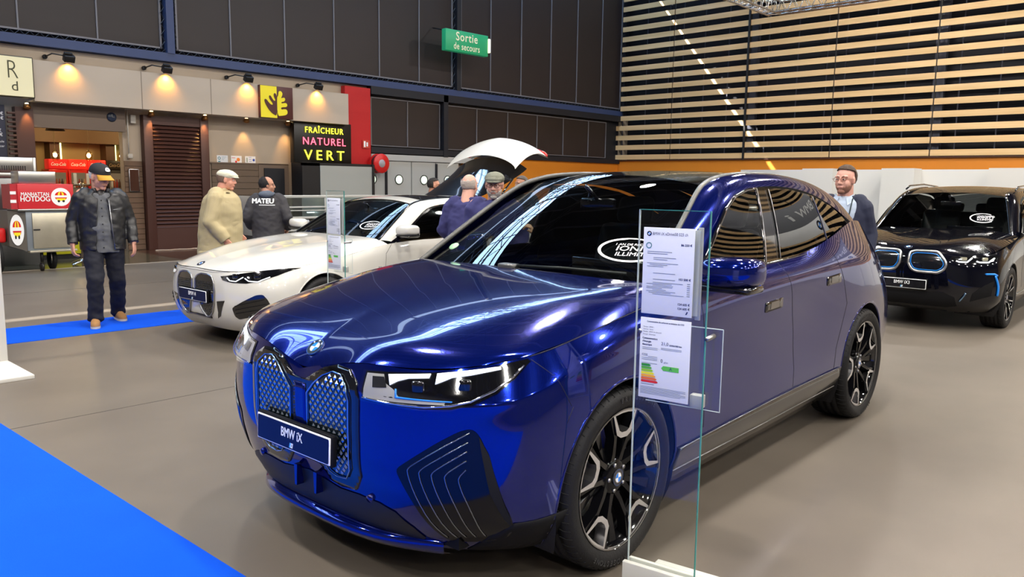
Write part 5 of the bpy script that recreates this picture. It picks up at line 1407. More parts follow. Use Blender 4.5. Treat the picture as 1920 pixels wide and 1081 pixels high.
# ------------------------------------------------------------------ shop front objects
BLK = mat('black_paint', (.012, .011, .012), .4)
STL = mat('brushed_steel', (.50, .49, .46), .28, metal=1)
RED = mat('signal_red', (.62, .012, .012), .35, coat=.4)
XF = lambda x, y, z: frame((x, y, z), (1, 0, 0), (0, 0, 1))      # faces the hall (-y)
# arm spotlights over the fascia
def arm_spot(x, where):
    t = thing('arm_spotlight', 'black arm spotlight shining down on the beige fascia, ' + where, 'spotlight', (x, 17.86, 4.02), 0, 'arm spotlights over the shop fascia')
    mb = MB(); mb.cyl((-.22, .30, 0), (-.22, .24, 0), .045, n=12); mb.tube([(-.22, .26, 0), (-.20, -.10, .03), (-.02, -.22, .0)], .014, 6); mb.build('arm', BLK, t)
    mb = MB(); T = Matrix.Translation((.06, -.26, -.02)) @ Matrix.Rotation(radians(28), 4, 'X'); mb.rbox(-.10, .10, -.07, .07, -.10, .04, .015, T); mb.rbox(-.10, .05, -.03, .03, .04, .09, .01, T); mb.build('lamp_head', BLK, t)
    l = bpy.data.lights.new('arm_spot', 'SPOT'); l.energy = 60; l.color = (1, .43, .04); l.spot_size = radians(120); l.spot_blend = .9; l.shadow_soft_size = .05
    o = bpy.data.objects.new('arm_spot_light', l); COL.objects.link(o); o.parent = t; o.location = (.06, -.24, -.17)
    o.rotation_euler = Vector((0, -.62, 1)).to_track_quat('Z', 'Y').to_euler()
for x, wq in ((5.76, 'nearest the letter sign'), (7.73, 'above the first fascia joint'), (9.66, 'beside the yellow leaf sign'), (11.59, 'at the red wall end')): arm_spot(x, wq)
# little wall lamps under the fascia
def wall_lamp(x, z, y, label):
    t = thing('wall_lamp', label, 'wall lamp', (x, y, z), 0, 'small brass wall lamps')
    mb = MB(); mb.cyl((0, .1, 0), (0, 0, 0), .03, n=10); mb.lathe([(.03, .05), (.065, .03), (.07, -.04), (.05, -.05)], 16, Matrix.Translation((0, -.03, 0))); mb.build('brass_shade', mat('brass_shade', (.35, .16, .05), .3, metal=.9), t)
    mb = MB(); mb.ell((0, -.03, .055), (.035, .035, .02), None, 10, 6); mb.build('lit_bulb', mat('warm_bulb', (1, .8, .5), .4, emit=(1, .72, .35), estr=8), t)
    l = bpy.data.lights.new('wl', 'SPOT'); l.energy = 38; l.color = (1, .55, .16); l.spot_size = radians(58); l.spot_blend = .8; l.shadow_soft_size = .03
    o = bpy.data.objects.new('wall_lamp_light', l); COL.objects.link(o); o.parent = t; o.location = (0, -.06, -.06); o.rotation_euler = Vector((0, -.30, 1)).to_track_quat('Z', 'Y').to_euler()
wall_lamp(5.10, 2.99, 17.95, 'brass wall lamp over the menu board end of the kiosk')
wall_lamp(7.55, 3.02, 17.98, 'brass wall lamp over the left edge of the brown shutter')
wall_lamp(8.78, 3.02, 17.98, 'brass wall lamp over the right edge of the brown shutter')
wall_lamp(9.86, 3.03, 18.05, 'brass wall lamp over the three posters')
wall_lamp(11.0, 3.03, 18.05, 'brass wall lamp in the corner beside the black neon sign')
# letter sign box
t = thing('letter_sign', 'cream lit sign box with large R and small d, far left', 'sign', (4.3, 17.62, 3.13))
mb = MB(); mb.rbox(-1.0, .87, 0, .12, 0, .78, .01); mb.build('sign_case', mat('sign_case_brown', (.05, .04, .02), .4), t)
mb = MB(); mb.box(-.98, .85, -.006, 0, .02, .76); mb.build('sign_face', mat('cream_lit_face', (.62, .58, .38), .5, emit=(.75, .68, .40), estr=.32), t)
mb = MB(); mb.text('R', .50, XF(.50, -.010, .50), bold=-.008, sx=.72); mb.text('d', .26, XF(.53, -.010, .20), bold=0); mb.build('sign_letters', mat('letter_dark', (.05, .05, .02), .5), t)
# leaf logo sign
t = thing('leaf_sign', 'square yellow and brown sign with a split leaf emblem', 'sign', (10.0, 17.60, 3.10))
W_ = .89; YL = mat('lime_yellow', (.78, .66, .02), .4, emit=(.8, .66, .02), estr=.12); BR = mat('sign_brown', (.075, .018, .016), .45)
mb = MB(); mb.rbox(0, W_, 0, .10, 0, .77, .004); mb.build('sign_back', BR, t)
mb = MB(); mb.box(.01, W_ * .5, -.006, 0, .01, .76); mb.build('yellow_half', YL, t)
def blob(mb, pts, M, dy):
    T = XF(0, dy, 0); mb.mat(M); mb.prism(chaikin(pts, 2), 0, .004, T)
leafR = [(.445,.06),(.56,.07),(.70,.10),(.735,.17),(.70,.24),(.62,.235),(.555,.22),(.545,.27),(.62,.285),(.70,.29),(.73,.345),(.69,.395),(.60,.375),(.56,.37),(.565,.41),(.635,.415),(.675,.47),(.65,.52),(.58,.50),(.55,.49),(.59,.56),(.60,.62),(.55,.67),(.49,.65),(.485,.58),(.47,.53),(.445,.52)]
leafL = [(.445,.06),(.34,.09),(.22,.19),(.14,.31),(.10,.40),(.115,.445),(.16,.44),(.21,.38),(.27,.325),(.325,.315),(.335,.35),(.28,.41),(.235,.47),(.23,.53),(.27,.54),(.31,.48),(.355,.42),(.40,.415),(.40,.45),(.36,.52),(.36,.58),(.385,.61),(.42,.58),(.445,.53)]
mb = MB(); blob(mb, leafR, YL, -.012); blob(mb, leafL, BR, -.012); mb.build('leaf_emblem', None, t)
# neon sign
t = thing('neon_sign', 'black sign panel with glowing words FRAÎCHEUR NATUREL VERT', 'sign', (11.06, 17.85, 2.06))
mb = MB(); mb.rbox(0, 1.74, 0, .2, 0, 1.05, .005); mb.build('sign_panel', mat('neon_panel_black', (.006, .005, .004), .35), t)
NY = mat('neon_yellow', (.9, .9, .1), .4, emit=(.95, .95, .03), estr=2.2); NP = mat('neon_pink', (.9, .2, .3), .4, emit=(1, .10, .17), estr=2.2)
for txt, z, s, M in (('FRA\u00ceCHEUR', .83, .215, NY), ('NATUREL', .545, .27, NP), ('VERT', .19, .36, NY)):
    mb = MB(); T = XF(.88, -.03, z); mb.text(txt, s, T, bold=.0005, ext=.006, sx={'VERT': 1.12, 'NATUREL': .98}.get(txt, .92), sp={'VERT': 1.5, 'NATUREL': 1.22}.get(txt, 1.18)); mb.build('neon_word', M, t)
# brown roller shutter
t = thing('roller_shutter', 'closed dark brown louvred shutter in the shop front', 'shutter', (7.39, 18.02, 0))
mb = MB(); mb.rbox(0, .20, 0, .2, 0, 3.0, .01); mb.rbox(1.30, 1.50, 0, .2, 0, 3.0, .01); mb.box(.2, 1.3, .04, .2, 0, .50); mb.box(.2, 1.3, .02, .2, 2.80, 3.0); mb.build('shutter_frame', BROWN, t)
mb = MB()
n = 27
for i in range(n):
    z = .50 + i * 2.3 / n; mb.add([(.2, .03, z), (1.3, .03, z), (1.3, .09, z + .075), (.2, .09, z + .075), (.2, .12, z), (1.3, .12, z)], [(0, 1, 2, 3), (0, 4, 5, 1)])
mb.box(.2, 1.3, .12, .2, .5, 2.8); mb.build('louvres', BROWN, t)
mb = MB(); pts = [(-.1 + i * .11, -.10 + .05 * sin(i * 1.7), .015) for i in range(20)]; tag(mb.tube(pts, .012, 6).build('floor_cable', mat('pale_cable', (.45, .35, .27), .6), None, loc=(7.5, 17.8, 0)), 'pale cable lying along the foot of the brown shutter', 'cable')
# posters
for i, (x, tt_) in enumerate(((9.29, 'poster with a teal round stamp, leftmost of three over the siding'), (9.65, 'poster with a red and orange motif, middle of three over the siding'), (10.02, 'poster with a bottle and a blue dot, rightmost of three'))):
    mb = MB(); mb.mat(mat('poster_paper', (.72, .73, .76), .5)); mb.box(-.14, .14, -.004, 0, -.09, .09)
    T = XF(0, -.005, 0)
    if i == 0:
        mb.mat(mat('teal_print', (.05, .22, .28), .5)); mb.lathe([(.022, 0), (.038, 0)], 20, T @ Matrix.Translation((-.08, .02, 0))); mb.box(-.11, -.05, -.006, -.005, -.07, -.045)
        for q in range(3): mb.box(-.02, .10 - .03 * q, -.006, -.005, .05 - .035 * q, .056 - .035 * q)
    elif i == 1:
        mb.mat(mat('orange_print', (.75, .22, .03), .5)); mb.lathe([(.0, 0), (.045, 0)], 14, T @ Matrix.Translation((.05, .0, 0))); mb.mat(RED); mb.lathe([(.0, 0), (.026, 0)], 14, T @ Matrix.Translation((-.01, -.05, .001))); mb.box(-.12, -.03, -.006, -.005, .035, .045)
    else:
        mb.mat(mat('green_print', (.10, .20, .08), .5)); mb.prism([(-.10, -.06), (-.08, -.06), (-.08, .03), (-.085, .06), (-.095, .06), (-.10, .03)], 0, .001, T); mb.mat(mat('blue_print', (.02, .06, .4), .5)); mb.lathe([(.0, 0), (.032, 0)], 16, T @ Matrix.Translation((.09, .0, 0)))
        for q in range(3): mb.box(-.04, .03, -.006, -.005, .06 - .05 * q, .068 - .05 * q)
    tag(mb.build('poster', None, None, loc=(x, 18.19, 2.09)), tt_, 'poster', 'posters on the beige wall')
# menu board with louvre strip
t = thing('menu_board', 'dark slate menu board with white prices, left edge', 'menu board', (3.88, 18.05, 1.9))
mb = MB(); mb.box(0, .86, 0, .1, 0, 1.10); mb.build('board', mat('slate_navy', (.02, .022, .045), .5), t)
mb = MB(); mb.mat(mat('chalk_white', (.75, .75, .8), .6))
for z, s in ((.93, '6.50 €'), (.84, '9.50 €'), (.60, '9 €'), (.52, '11 €')): mb.text(s, .085, XF(.72, -.004, z), bold=.001, ext=.0005)
mb.text('à votre formule', .062, XF(.62, -.004, .39), ext=.0005); mb.text('pour remplacer', .062, XF(.62, -.004, .30), ext=.0005)
mb.build('menu_text', None, t)
t = thing('louvre_screen', 'narrow brown louvred screen lit by a lamp beside the menu board', 'screen', (4.78, 17.98, 0))
mb = MB(); mb.box(.12, .44, 0, .2, 0, 2.98); mb.build('screen_post', BROWN, t)
mb = MB()
for i in range(32): mb.rbox(-.02, .12, -.02, .05, .1 + i * .088, .145 + i * .088, .008)
mb.build('screen_louvres', BROWN, t)
# drinks fridges
FR = mat('fridge_red', (.60, .010, .008), .3, coat=.5)
BOT = {}
def fridge(x, w, body, head, label, name):
    t = thing('drinks_fridge', label, 'fridge', (x, 21.05, 0), 0, 'glass door drinks fridges in the bar')
    mb = MB(); mb.rbox(0, w, 0, .55, 0, 1.80, .02); mb.build('cabinet', body, t)
    mb = MB(); mb.rbox(.0, w, -.02, .3, 1.80, 2.04, .02); mb.build('lit_header', mat(name + '_header', head, .4, emit=head, estr=.8 if body is FR else .02), t)
    mb = MB(); mb.text('Coca-Cola', .115, XF(w / 2, -.026, 1.915), bold=.001, shear=.35, sx=.66); mb.build('header_lettering', WHITE_VINYL if body is FR else mat('dim_gold', (.35, .25, .15), .5), t)
    mb = MB(); mb.box(.05, w - .05, -.012, -.002, .20, 1.72); mb.build('door_recess', mat('fridge_inside_' + name, (.05, .035, .02), .5, emit=(1, .75, .45), estr=.12), t)
    cols = [(.25, .02, .01), (.05, .02, .01), (.45, .25, .10), (.5, .5, .5), (.30, .06, .02)]
    for s in range(4):
        z = .28 + s * .36
        mb = MB(); mb.box(.05, w - .05, -.03, -.012, z - .02, z); mb.build('shelf', mat('fridge_shelf', (.5, .45, .35), .4), t)
        for k in range(5):
            q = (k + s) % 5; cx = .09 + k * (w - .18) / 4
            if q not in BOT: mb = MB(); mb.lathe([(.026, 0), (.026, .13), (.012, .17), (.010, .21)], 10); BOT[q] = mb.build('drinks_bottle', mat('drink_%d' % q, cols[q], .2)); o = BOT[q]
            else: o = BOT[q].copy(); COL.objects.link(o)
            o.location = (x + cx, 21.05 - .045, z); tag(o, ('dark cola', 'near black', 'amber', 'pale', 'red brown')[q] + ' drinks bottle standing on a shelf of the lit drinks fridges', 'bottle', ('dark cola', 'near black', 'amber', 'pale', 'red brown')[q] + ' bottles in the drinks fridges')
    mb = MB(); mb.rbox(w - .06, w - .035, -.09, -.06, .8, 1.4, .008); mb.build('handle', BLK, t)
fridge(6.36, .42, FR, (.55, .012, .01), 'red drinks fridge, leftmost behind the bar opening', 'fa')
fridge(6.80, .42, FR, (.75, .02, .01), 'red drinks fridge with bright lit header, second from the left', 'fb')
fridge(7.24, .42, FR, (.75, .02, .011), 'red drinks fridge half hidden by the black and yellow cap', 'fc')
fridge(7.68, .42, BLK, (.02, .015, .012), 'black drinks fridge at the right of the red ones', 'fd')
# pendant lamps
def pendant(x, y, z, label, bulb):
    t = thing('pendant_lamp', label, 'pendant lamp', (x, y, z), 0, 'clear glass pendants over the bar')
    mb = MB(); mb.tube([(0, 0, .12), (0, 0, 3.1 - z)], .005, 4); mb.lathe([(.001, .14), (.02, .14), (.02, .09)], 10); mb.build('cord', mat('amber_cord', (.35, .25, .1), .5), t)
    mb = MB(); mb.lathe([(.02, .12), (.05, .09), (.072, .02), (.07, -.06), (.055, -.12)], 20); mb.build('glass_shade', glass_mat('amber_glass', (.85, .72, .45)), t)
    mb = MB(); mb.ell((0, 0, .01), (.042, .042, .05), None, 12, 8); mb.build('lit_bulb', mat('bulb_' + bulb, (1, 1, 1), .4, emit=(1, .93, .8) if bulb == 'warm' else (.75, .85, 1), estr=14), t)
pendant(5.98, 19.3, 2.08, 'clear glass pendant over the bar, leftmost', 'warm')
pendant(6.67, 19.3, 2.09, 'clear glass pendant over the bar, middle', 'warm')
pendant(7.38, 19.3, 2.10, 'clear glass pendant with a bluish bulb, rightmost over the bar', 'cool')
t = thing('cone_lamp', 'dark conical hanging lamp at the top of the bar opening', 'pendant lamp', (5.92, 19.0, 2.60))
mb = MB(); mb.lathe([(.10, .18), (.19, .0)], 24); mb.lathe([(.001, .18), (.10, .18)], 24); mb.tube([(0, 0, .18), (0, 0, .44)], .008, 5); mb.build('lamp_shade', mat('shade_brown', (.03, .012, .008), .6), t)
mb = MB(); mb.lathe([(.001, .02), (.17, .02)], 20); mb.build('lit_diffuser', mat('lamp_glow', (1, .85, .6), .5, emit=(1, .8, .5), estr=1.5), t)
# white conduit with box, mirror plaque
t = thing('wall_conduit', 'thin white conduit with socket box running down the corner pier', 'conduit', (7.10, 18.0, 0))
mb = MB(); mb.tube([(0, .14, 3.08), (0, .14, 2.12)], .016, 8); mb.build('pipe', mat('conduit_white', (.45, .42, .38), .5), t)
mb = MB(); mb.rbox(-.04, .06, .08, .17, 2.04, 2.14, .008); mb.rbox(.05, .16, .08, .17, 2.80, 2.98, .008); mb.build('socket_box', mat('conduit_white', (.45, .42, .38), .5), t)
mb = MB(); mb.mat(SATIN).rbox(-.11, .11, -.03, .0, -.25, .25, .005); mb.mat(mat('plaque_reflecting', (.10, .045, .03), .12, metal=.4)).box(-.095, .095, -.034, -.03, -.235, .235)
tag(mb.build('framed_plaque', None, None, loc=(7.18, 18.15, 1.56)), 'narrow dark framed plaque beside the brown shutter', 'plaque')
# black unit with white board below the neon sign
t = thing('white_board_unit', 'tall pale grey board with black side cabinet under the neon sign', 'cabinet', (11.05, 17.2, 0))
mb = MB(); mb.box(0, .52, .3, .8, 0, 2.05); mb.box(.0, 2.20, .3, .36, 1.98, 2.06); mb.box(2.15, 2.22, .25, .4, 0, 2.05); mb.build('black_side', BLK, t)
mb = MB(); mb.box(.52, 2.15, .28, .34, .3, 1.99); mb.build('pale_board', mat('pale_grey_board', (.36, .37, .35), .3), t)
# fire hose reel
t = thing('fire_hose_reel', 'red fire hose reel mounted on the red wall', 'hose reel', (13.72, 17.82, 2.10))
TR_ = frame((0, 0, 0), (1, 0, 0), (0, 0, 1))
mb = MB(); mb.lathe([(.001, .12), (.25, .12), (.27, .10), (.27, .08)], 36, TR_); mb.lathe([(.001, -.10), (.27, -.10)], 36, TR_); mb.build('reel_disc', RED, t)
mb = MB(); mb.lathe([(.22, .08), (.24, .04), (.24, -.06), (.20, -.1)], 32, TR_); mb.build('hose', mat('hose_dark', (.05, .01, .01), .6), t)
mb = MB(); mb.lathe([(.001, .13), (.10, .13), (.11, .12)], 24, TR_); mb.build('hub_label', mat('hub_grey', (.35, .33, .36), .4), t)
mb = MB(); mb.box(-.28, -.1, .05, .3, -.05, .05); mb.build('reel_bracket', RED, t)
mb = MB(); mb.mat(mat('safety_sign_red', (.5, .05, .03), .5)).box(-.12, .12, -.01, 0, -.11, .11); mb.mat(WHITE_VINYL).box(-.08, -.02, -.013, -.01, -.08, .08); mb.box(.01, .06, -.013, -.01, -.06, .05)
tag(mb.build('fire_notice', None, None, loc=(13.40, 18.0, 2.62)), 'small red and white fire notice above the hose reel', 'notice')
# exit sign
t = thing('exit_sign', 'big green hanging sign reading Sortie de secours', 'sign', (15.64, 17.2, 5.36))
T = Matrix.Rotation(radians(-2), 4, 'Z')
GRN = mat('exit_green', (.015, .30, .13), .4, emit=(.02, .32, .14), estr=.35)
mb = MB(); mb.rbox(0, 1.66, 0, .18, 0, .60, .01, T); mb.build('sign_box', GRN, t)
CRM = mat('exit_letters', (.75, .72, .55), .4, emit=(.8, .75, .5), estr=.25)
mb = MB(); mb.text('Sortie', .34, T @ XF(.80, -.012, .42), bold=.004, sx=.92, sp=1.12); mb.text('de secours', .27, T @ XF(.80, -.012, .15), bold=.002, sx=.80, sp=1.08); mb.build('sign_lettering', CRM, t)
mb = MB(); mb.rbox(1.66, 1.75, -.02, .2, .12, .52, .02, T); mb.build('end_lamp', mat('exit_lamp', (.9, .85, .5), .4, emit=(1, .9, .5), estr=3), t)
mb = MB(); mb.tube([(.3, .15, .58), (.3, .9, .75)], .02, 6); mb.tube([(1.4, .15, .58), (1.4, .9, .75)], .02, 6); mb.build('bracket', BLK, t)
# glass serving counter
t = thing('glass_counter', 'long glazed chiller counter with pale rails behind the white car', 'counter', (8.1, 14.6, 0))
PALE = mat('pale_rail_metal', (.50, .51, .50), .3, metal=.5)
mb = MB(); mb.box(0, 5.0, .1, .9, 0, .48); mb.build('counter_base', mat('counter_base_dark', (.03, .03, .035), .4), t)
mb = MB()
for z, y, r in ((1.27, .0, .028), (1.05, -.05, .016), (.98, -.05, .010), (.83, -.08, .022), (.66, -.1, .012), (.57, -.1, .02), (.50, -.06, .024)): mb.rbox(0, 5.0, y - .015, y + .015, z - r, z + r, .004)
for x in (0, 1.66, 3.33, 4.97): mb.rbox(x, x + .03, 0, .9, .48, 1.28, .004)
mb.build('rails', PALE, t)
mb = MB(); mb.box(.03, 4.97, .02, .03, .5, 1.25); mb.build('front_glass', glass_mat('counter_glass', (.62, .70, .68), ior=1.6), t)
mb = MB(); mb.box(.03, 4.97, .3, .85, .80, .815); mb.box(.03, 4.97, .2, .85, .60, .612); mb.build('glass_shelves', STL, t)
for k in range(9):
    if k == 0: mb = MB(); mb.rbox(0, .30, .0, .34, 0, .04, .01); tray = tag(mb.build('steel_tray', STL), 'shallow steel tray on the shelf inside the glazed counter', 'tray', 'steel trays in the glazed counter'); o = tray
    else: o = tray.copy(); COL.objects.link(o)
    o.location = (8.1 + .3 + k * .52, 14.6 + .28, .625)
mb = MB()
for x in (.5, 1.5, 2.6, 3.8): mb.rbox(x, x + .35, .4, .46, .90, .925, .005)
mb.build('lit_tubes', mat('tube_white', (1, 1, 1), .4, emit=(.95, 1, 1), estr=3), t)
# hot dog cart
t = thing('hotdog_cart', 'steel hot dog cart with red sign box at the left edge', 'food cart', (4.04, 15.0, 0))
mb = MB(); mb.rbox(.0, .86, 0, .55, 1.07, 1.49, .01); mb.build('sign_box', mat('cart_red', (.56, .022, .030), .4), t)
mb = MB(); mb.text('MANHATTAN', .088, XF(.26, -.006, 1.315), bold=.0012, sx=.78); mb.text('HOTDOG', .122, XF(.26, -.006, 1.235), bold=.002, sx=.84); mb.build('cart_lettering', WHITE_VINYL, t)
def dogbadge(cx, cz, T0, rx, rz, nm):
    mb = MB(); T = T0 @ Matrix.Translation((cx, cz, 0))
    el = lambda a, b, x0=0, y0=0, n=28, p0=0, p1=2 * pi: [(x0 + a * cos(p0 + (p1 - p0) * k / n), y0 + b * sin(p0 + (p1 - p0) * k / n)) for k in range(n + (0 if p1 - p0 > 6.2 else 1))]
    mb.mat(WHITE_VINYL).prism(el(rx, rz), 0, .003, T)
    mb.mat(RED).prism(el(rx * .6, rz * .42, 0, rz * .18, 14, 0, pi), .003, .004, T)
    mb.mat(YL).prism(el(rx * .32, rz * .42, 0, rz * .18, 10, 0, pi), .004, .005, T); mb.mat(RED).prism(el(rx * .10, rz * .42, 0, rz * .18, 8, 0, pi), .005, .006, T)
    mb.mat(RED).prism([(-rx * .62, -rz * .05), (rx * .62, -rz * .05), (rx * .5, -rz * .28), (-rx * .5, -rz * .28)], .003, .004, T)
    mb.mat(YL).prism([(-rx * .5, -rz * .16), (rx * .5, -rz * .16), (rx * .36, -rz * .42), (-rx * .36, -rz * .42)], .004, .005, T)
    for q in (-.24, .24): mb.mat(BLK).prism(el(rx * .13, rz * .13, rx * q, -rz * .46, 12), .005, .006, T)
    mb.build(nm, None, t)
dogbadge(.655, 1.27, XF(0, -.002, 0), .155, .155, 'round_emblem')
mb = MB(); mb.rbox(-.02, .90, -.03, .58, 1.035, 1.07, .006); mb.rbox(.05, .62, .08, .5, 1.49, 1.70, .01); mb.build('steel_top', STL, t)
mb = MB(); mb.mat(mat('cart_blue_grey', (.22, .25, .28), .35, metal=.4)).rbox(.10, .84, .02, .55, .36, 1.04, .01); mb.build('cart_body', None, t)
mb = MB(); mb.rbox(.19, .76, -.005, .02, .40, 1.00, .008); mb.rbox(.12, .86, -.03, .1, .33, .365, .005); dr = mb.build('cart_door', mat('worn_steel_door', (.50, .46, .36), .35, metal=.8, noise_amt=.25, noise_scale=4), t)
mb = MB(); mb.box(.20, .30, -.02, -.005, .71, .73); mb.build('door_latch', BLK, dr)
mb = MB(); mb.mat(mat('cart_side', (.10, .09, .075), .4)).add([(.10, .02, .36), (.10, .55, .36), (.10, .55, 1.04), (.10, .02, 1.04), (-.14, .10, .45), (-.14, .60, .45), (-.14, .60, 1.04), (-.14, .10, 1.04)], [(0, 3, 7, 4), (3, 2, 6, 7), (4, 7, 6, 5), (1, 5, 6, 2), (0, 4, 5, 1)]); mb.build('cart_side_panel', None, t)
Ts = frame((-.02, .04, .72), (.24, -.08, 0), (0, 0, 1)); mb0 = Ts
dogbadge(0, 0, frame((-.03, .045, .72), (.24, -.08, 0), (0, 0, 1)), .10, .26, 'side_emblem')
def cartwheel(x, y, r, w, nm):
    mb = MB(); T = Matrix.Translation((x, y, r)) @ Matrix.Rotation(pi / 2, 4, 'Y'); mb.mat(RUBBER).lathe([(r * .72, -w), (r, -w * .8), (r, w * .8), (r * .72, w)], 28, T); mb.mat(CHROME).lathe([(.01, -w * .5), (r * .7, -w * .2), (r * .72, w * .5), (.01, w * .5)], 24, T); mb.build(nm, None, t)
cartwheel(.56, .35, .19, .035, 'cart_wheel'); cartwheel(-.30, .25, .27, .05, 'cart_wheel'); 
mb = MB(); mb.mat(BLK); mb.cyl((.33, .1, .34), (.33, .1, .16), .025, n=10); mb.cyl((.31, .12, .075), (.35, .12, .075), .075, n=18); mb.build('caster', None, t)
mb = MB(); mb.mat(RED).rbox(-.5, -.15, .2, .5, .50, .75, .04); mb.build('rear_red_guard', None, t)
mb = MB(); mb.mat(mat('cart_red_print', (.42, .02, .03), .4)).box(-.10, .0, .02, .5, 1.07, 1.48); mb.mat(WHITE_VINYL)
for z in (1.34, 1.20): mb.box(-.105, -.02, .012, .02, z - .025, z + .025)
mb.build('sign_return', None, t)
# steel machine behind the cart
t = thing('steel_oven', 'stainless catering oven with slotted hood behind the hot dog cart', 'oven', (3.85, 16.2, 0))
mb = MB(); mb.rbox(0, .82, 0, .6, .0, 1.60, .01); mb.build('oven_body', mat('dark_steel', (.20, .20, .20), .3, metal=.9), t)
mb = MB(); mb.rbox(.05, .80, -.04, .1, 1.68, 1.95, .01); mb.rbox(.0, .86, -.02, .6, 1.58, 1.68, .01); mb.rbox(.78, .83, -.05, .6, 1.2, 1.95, .01); hd = mb.build('oven_hood', STL, t)
mb = MB()
for k in range(15): mb.box(.14 + k * .036, .156 + k * .036, -.046, -.04, 1.72, 1.80, Matrix.Rotation(0, 4, 'Z'))
mb.build('hood_slots', BLK, hd)
# lime counter, pedestal table, tap handles
t = thing('lime_counter', 'lime yellow bar counter behind the hot dog cart', 'counter', (4.85, 17.0, 0))
mb = MB(); mb.rbox(0, .78, 0, .5, .10, .62, .01); mb.rbox(0, .78, 0, .5, .66, 1.16, .01); mb.build('lime_front', mat('lime_panel', (.52, .50, .015), .4), t)
mb = MB(); mb.box(0, .78, .03, .5, 0, 1.15); mb.build('counter_core', BLK, t)
t = thing('pedestal_table', 'chrome pedestal table foot behind the man in leather jacket', 'table', (5.30, 15.75, 0))
mb = MB(); mb.cyl((0, 0, .06), (0, 0, .74), .035, n=14)
for k in range(4):
    a = k * pi / 2 + .5; mb.tube([(0, 0, .09), (.16 * cos(a), .16 * sin(a), .07), (.33 * cos(a), .33 * sin(a), .02)], [.03, .022, .016], 8)
mb.build('pedestal', CHROME, t)
mb = MB(); mb.lathe([(.001, .76), (.34, .76), (.35, .75), (.34, .735), (.001, .735)], 32); mb.build('tabletop', mat('table_brown', (.08, .035, .02), .3), t)
t = thing('beer_font', 'chrome drink tap with two handles on the bar', 'tap', (6.35, 18.9, 1.15))
mb = MB(); mb.cyl((0, 0, 0), (0, 0, .35), .035, n=12); mb.tube([(-.18, 0, .30), (.18, 0, .30)], .03, 8); mb.build('tap_body', CHROME, t)
for x in (-.14, .12): mb = MB(); mb.rbox(x - .035, x + .035, -.06, -.03, .30, .55, .012); mb.build('tap_handle', mat('tap_cream', (.6, .52, .38), .4), t)
t = thing('bar_counter', 'dark wooden bar counter in front of the fridges', 'counter', (5.35, 18.75, 0))
mb = MB(); mb.box(0, 2.4, 0, .4, 0, 1.08); mb.build('counter_front', mat('bar_wood', (.05, .022, .012), .4), t)
mb = MB(); mb.rbox(-.03, 2.43, -.05, .5, 1.08, 1.14, .01); mb.build('counter_top', mat('bar_top', (.10, .045, .02), .2), t)

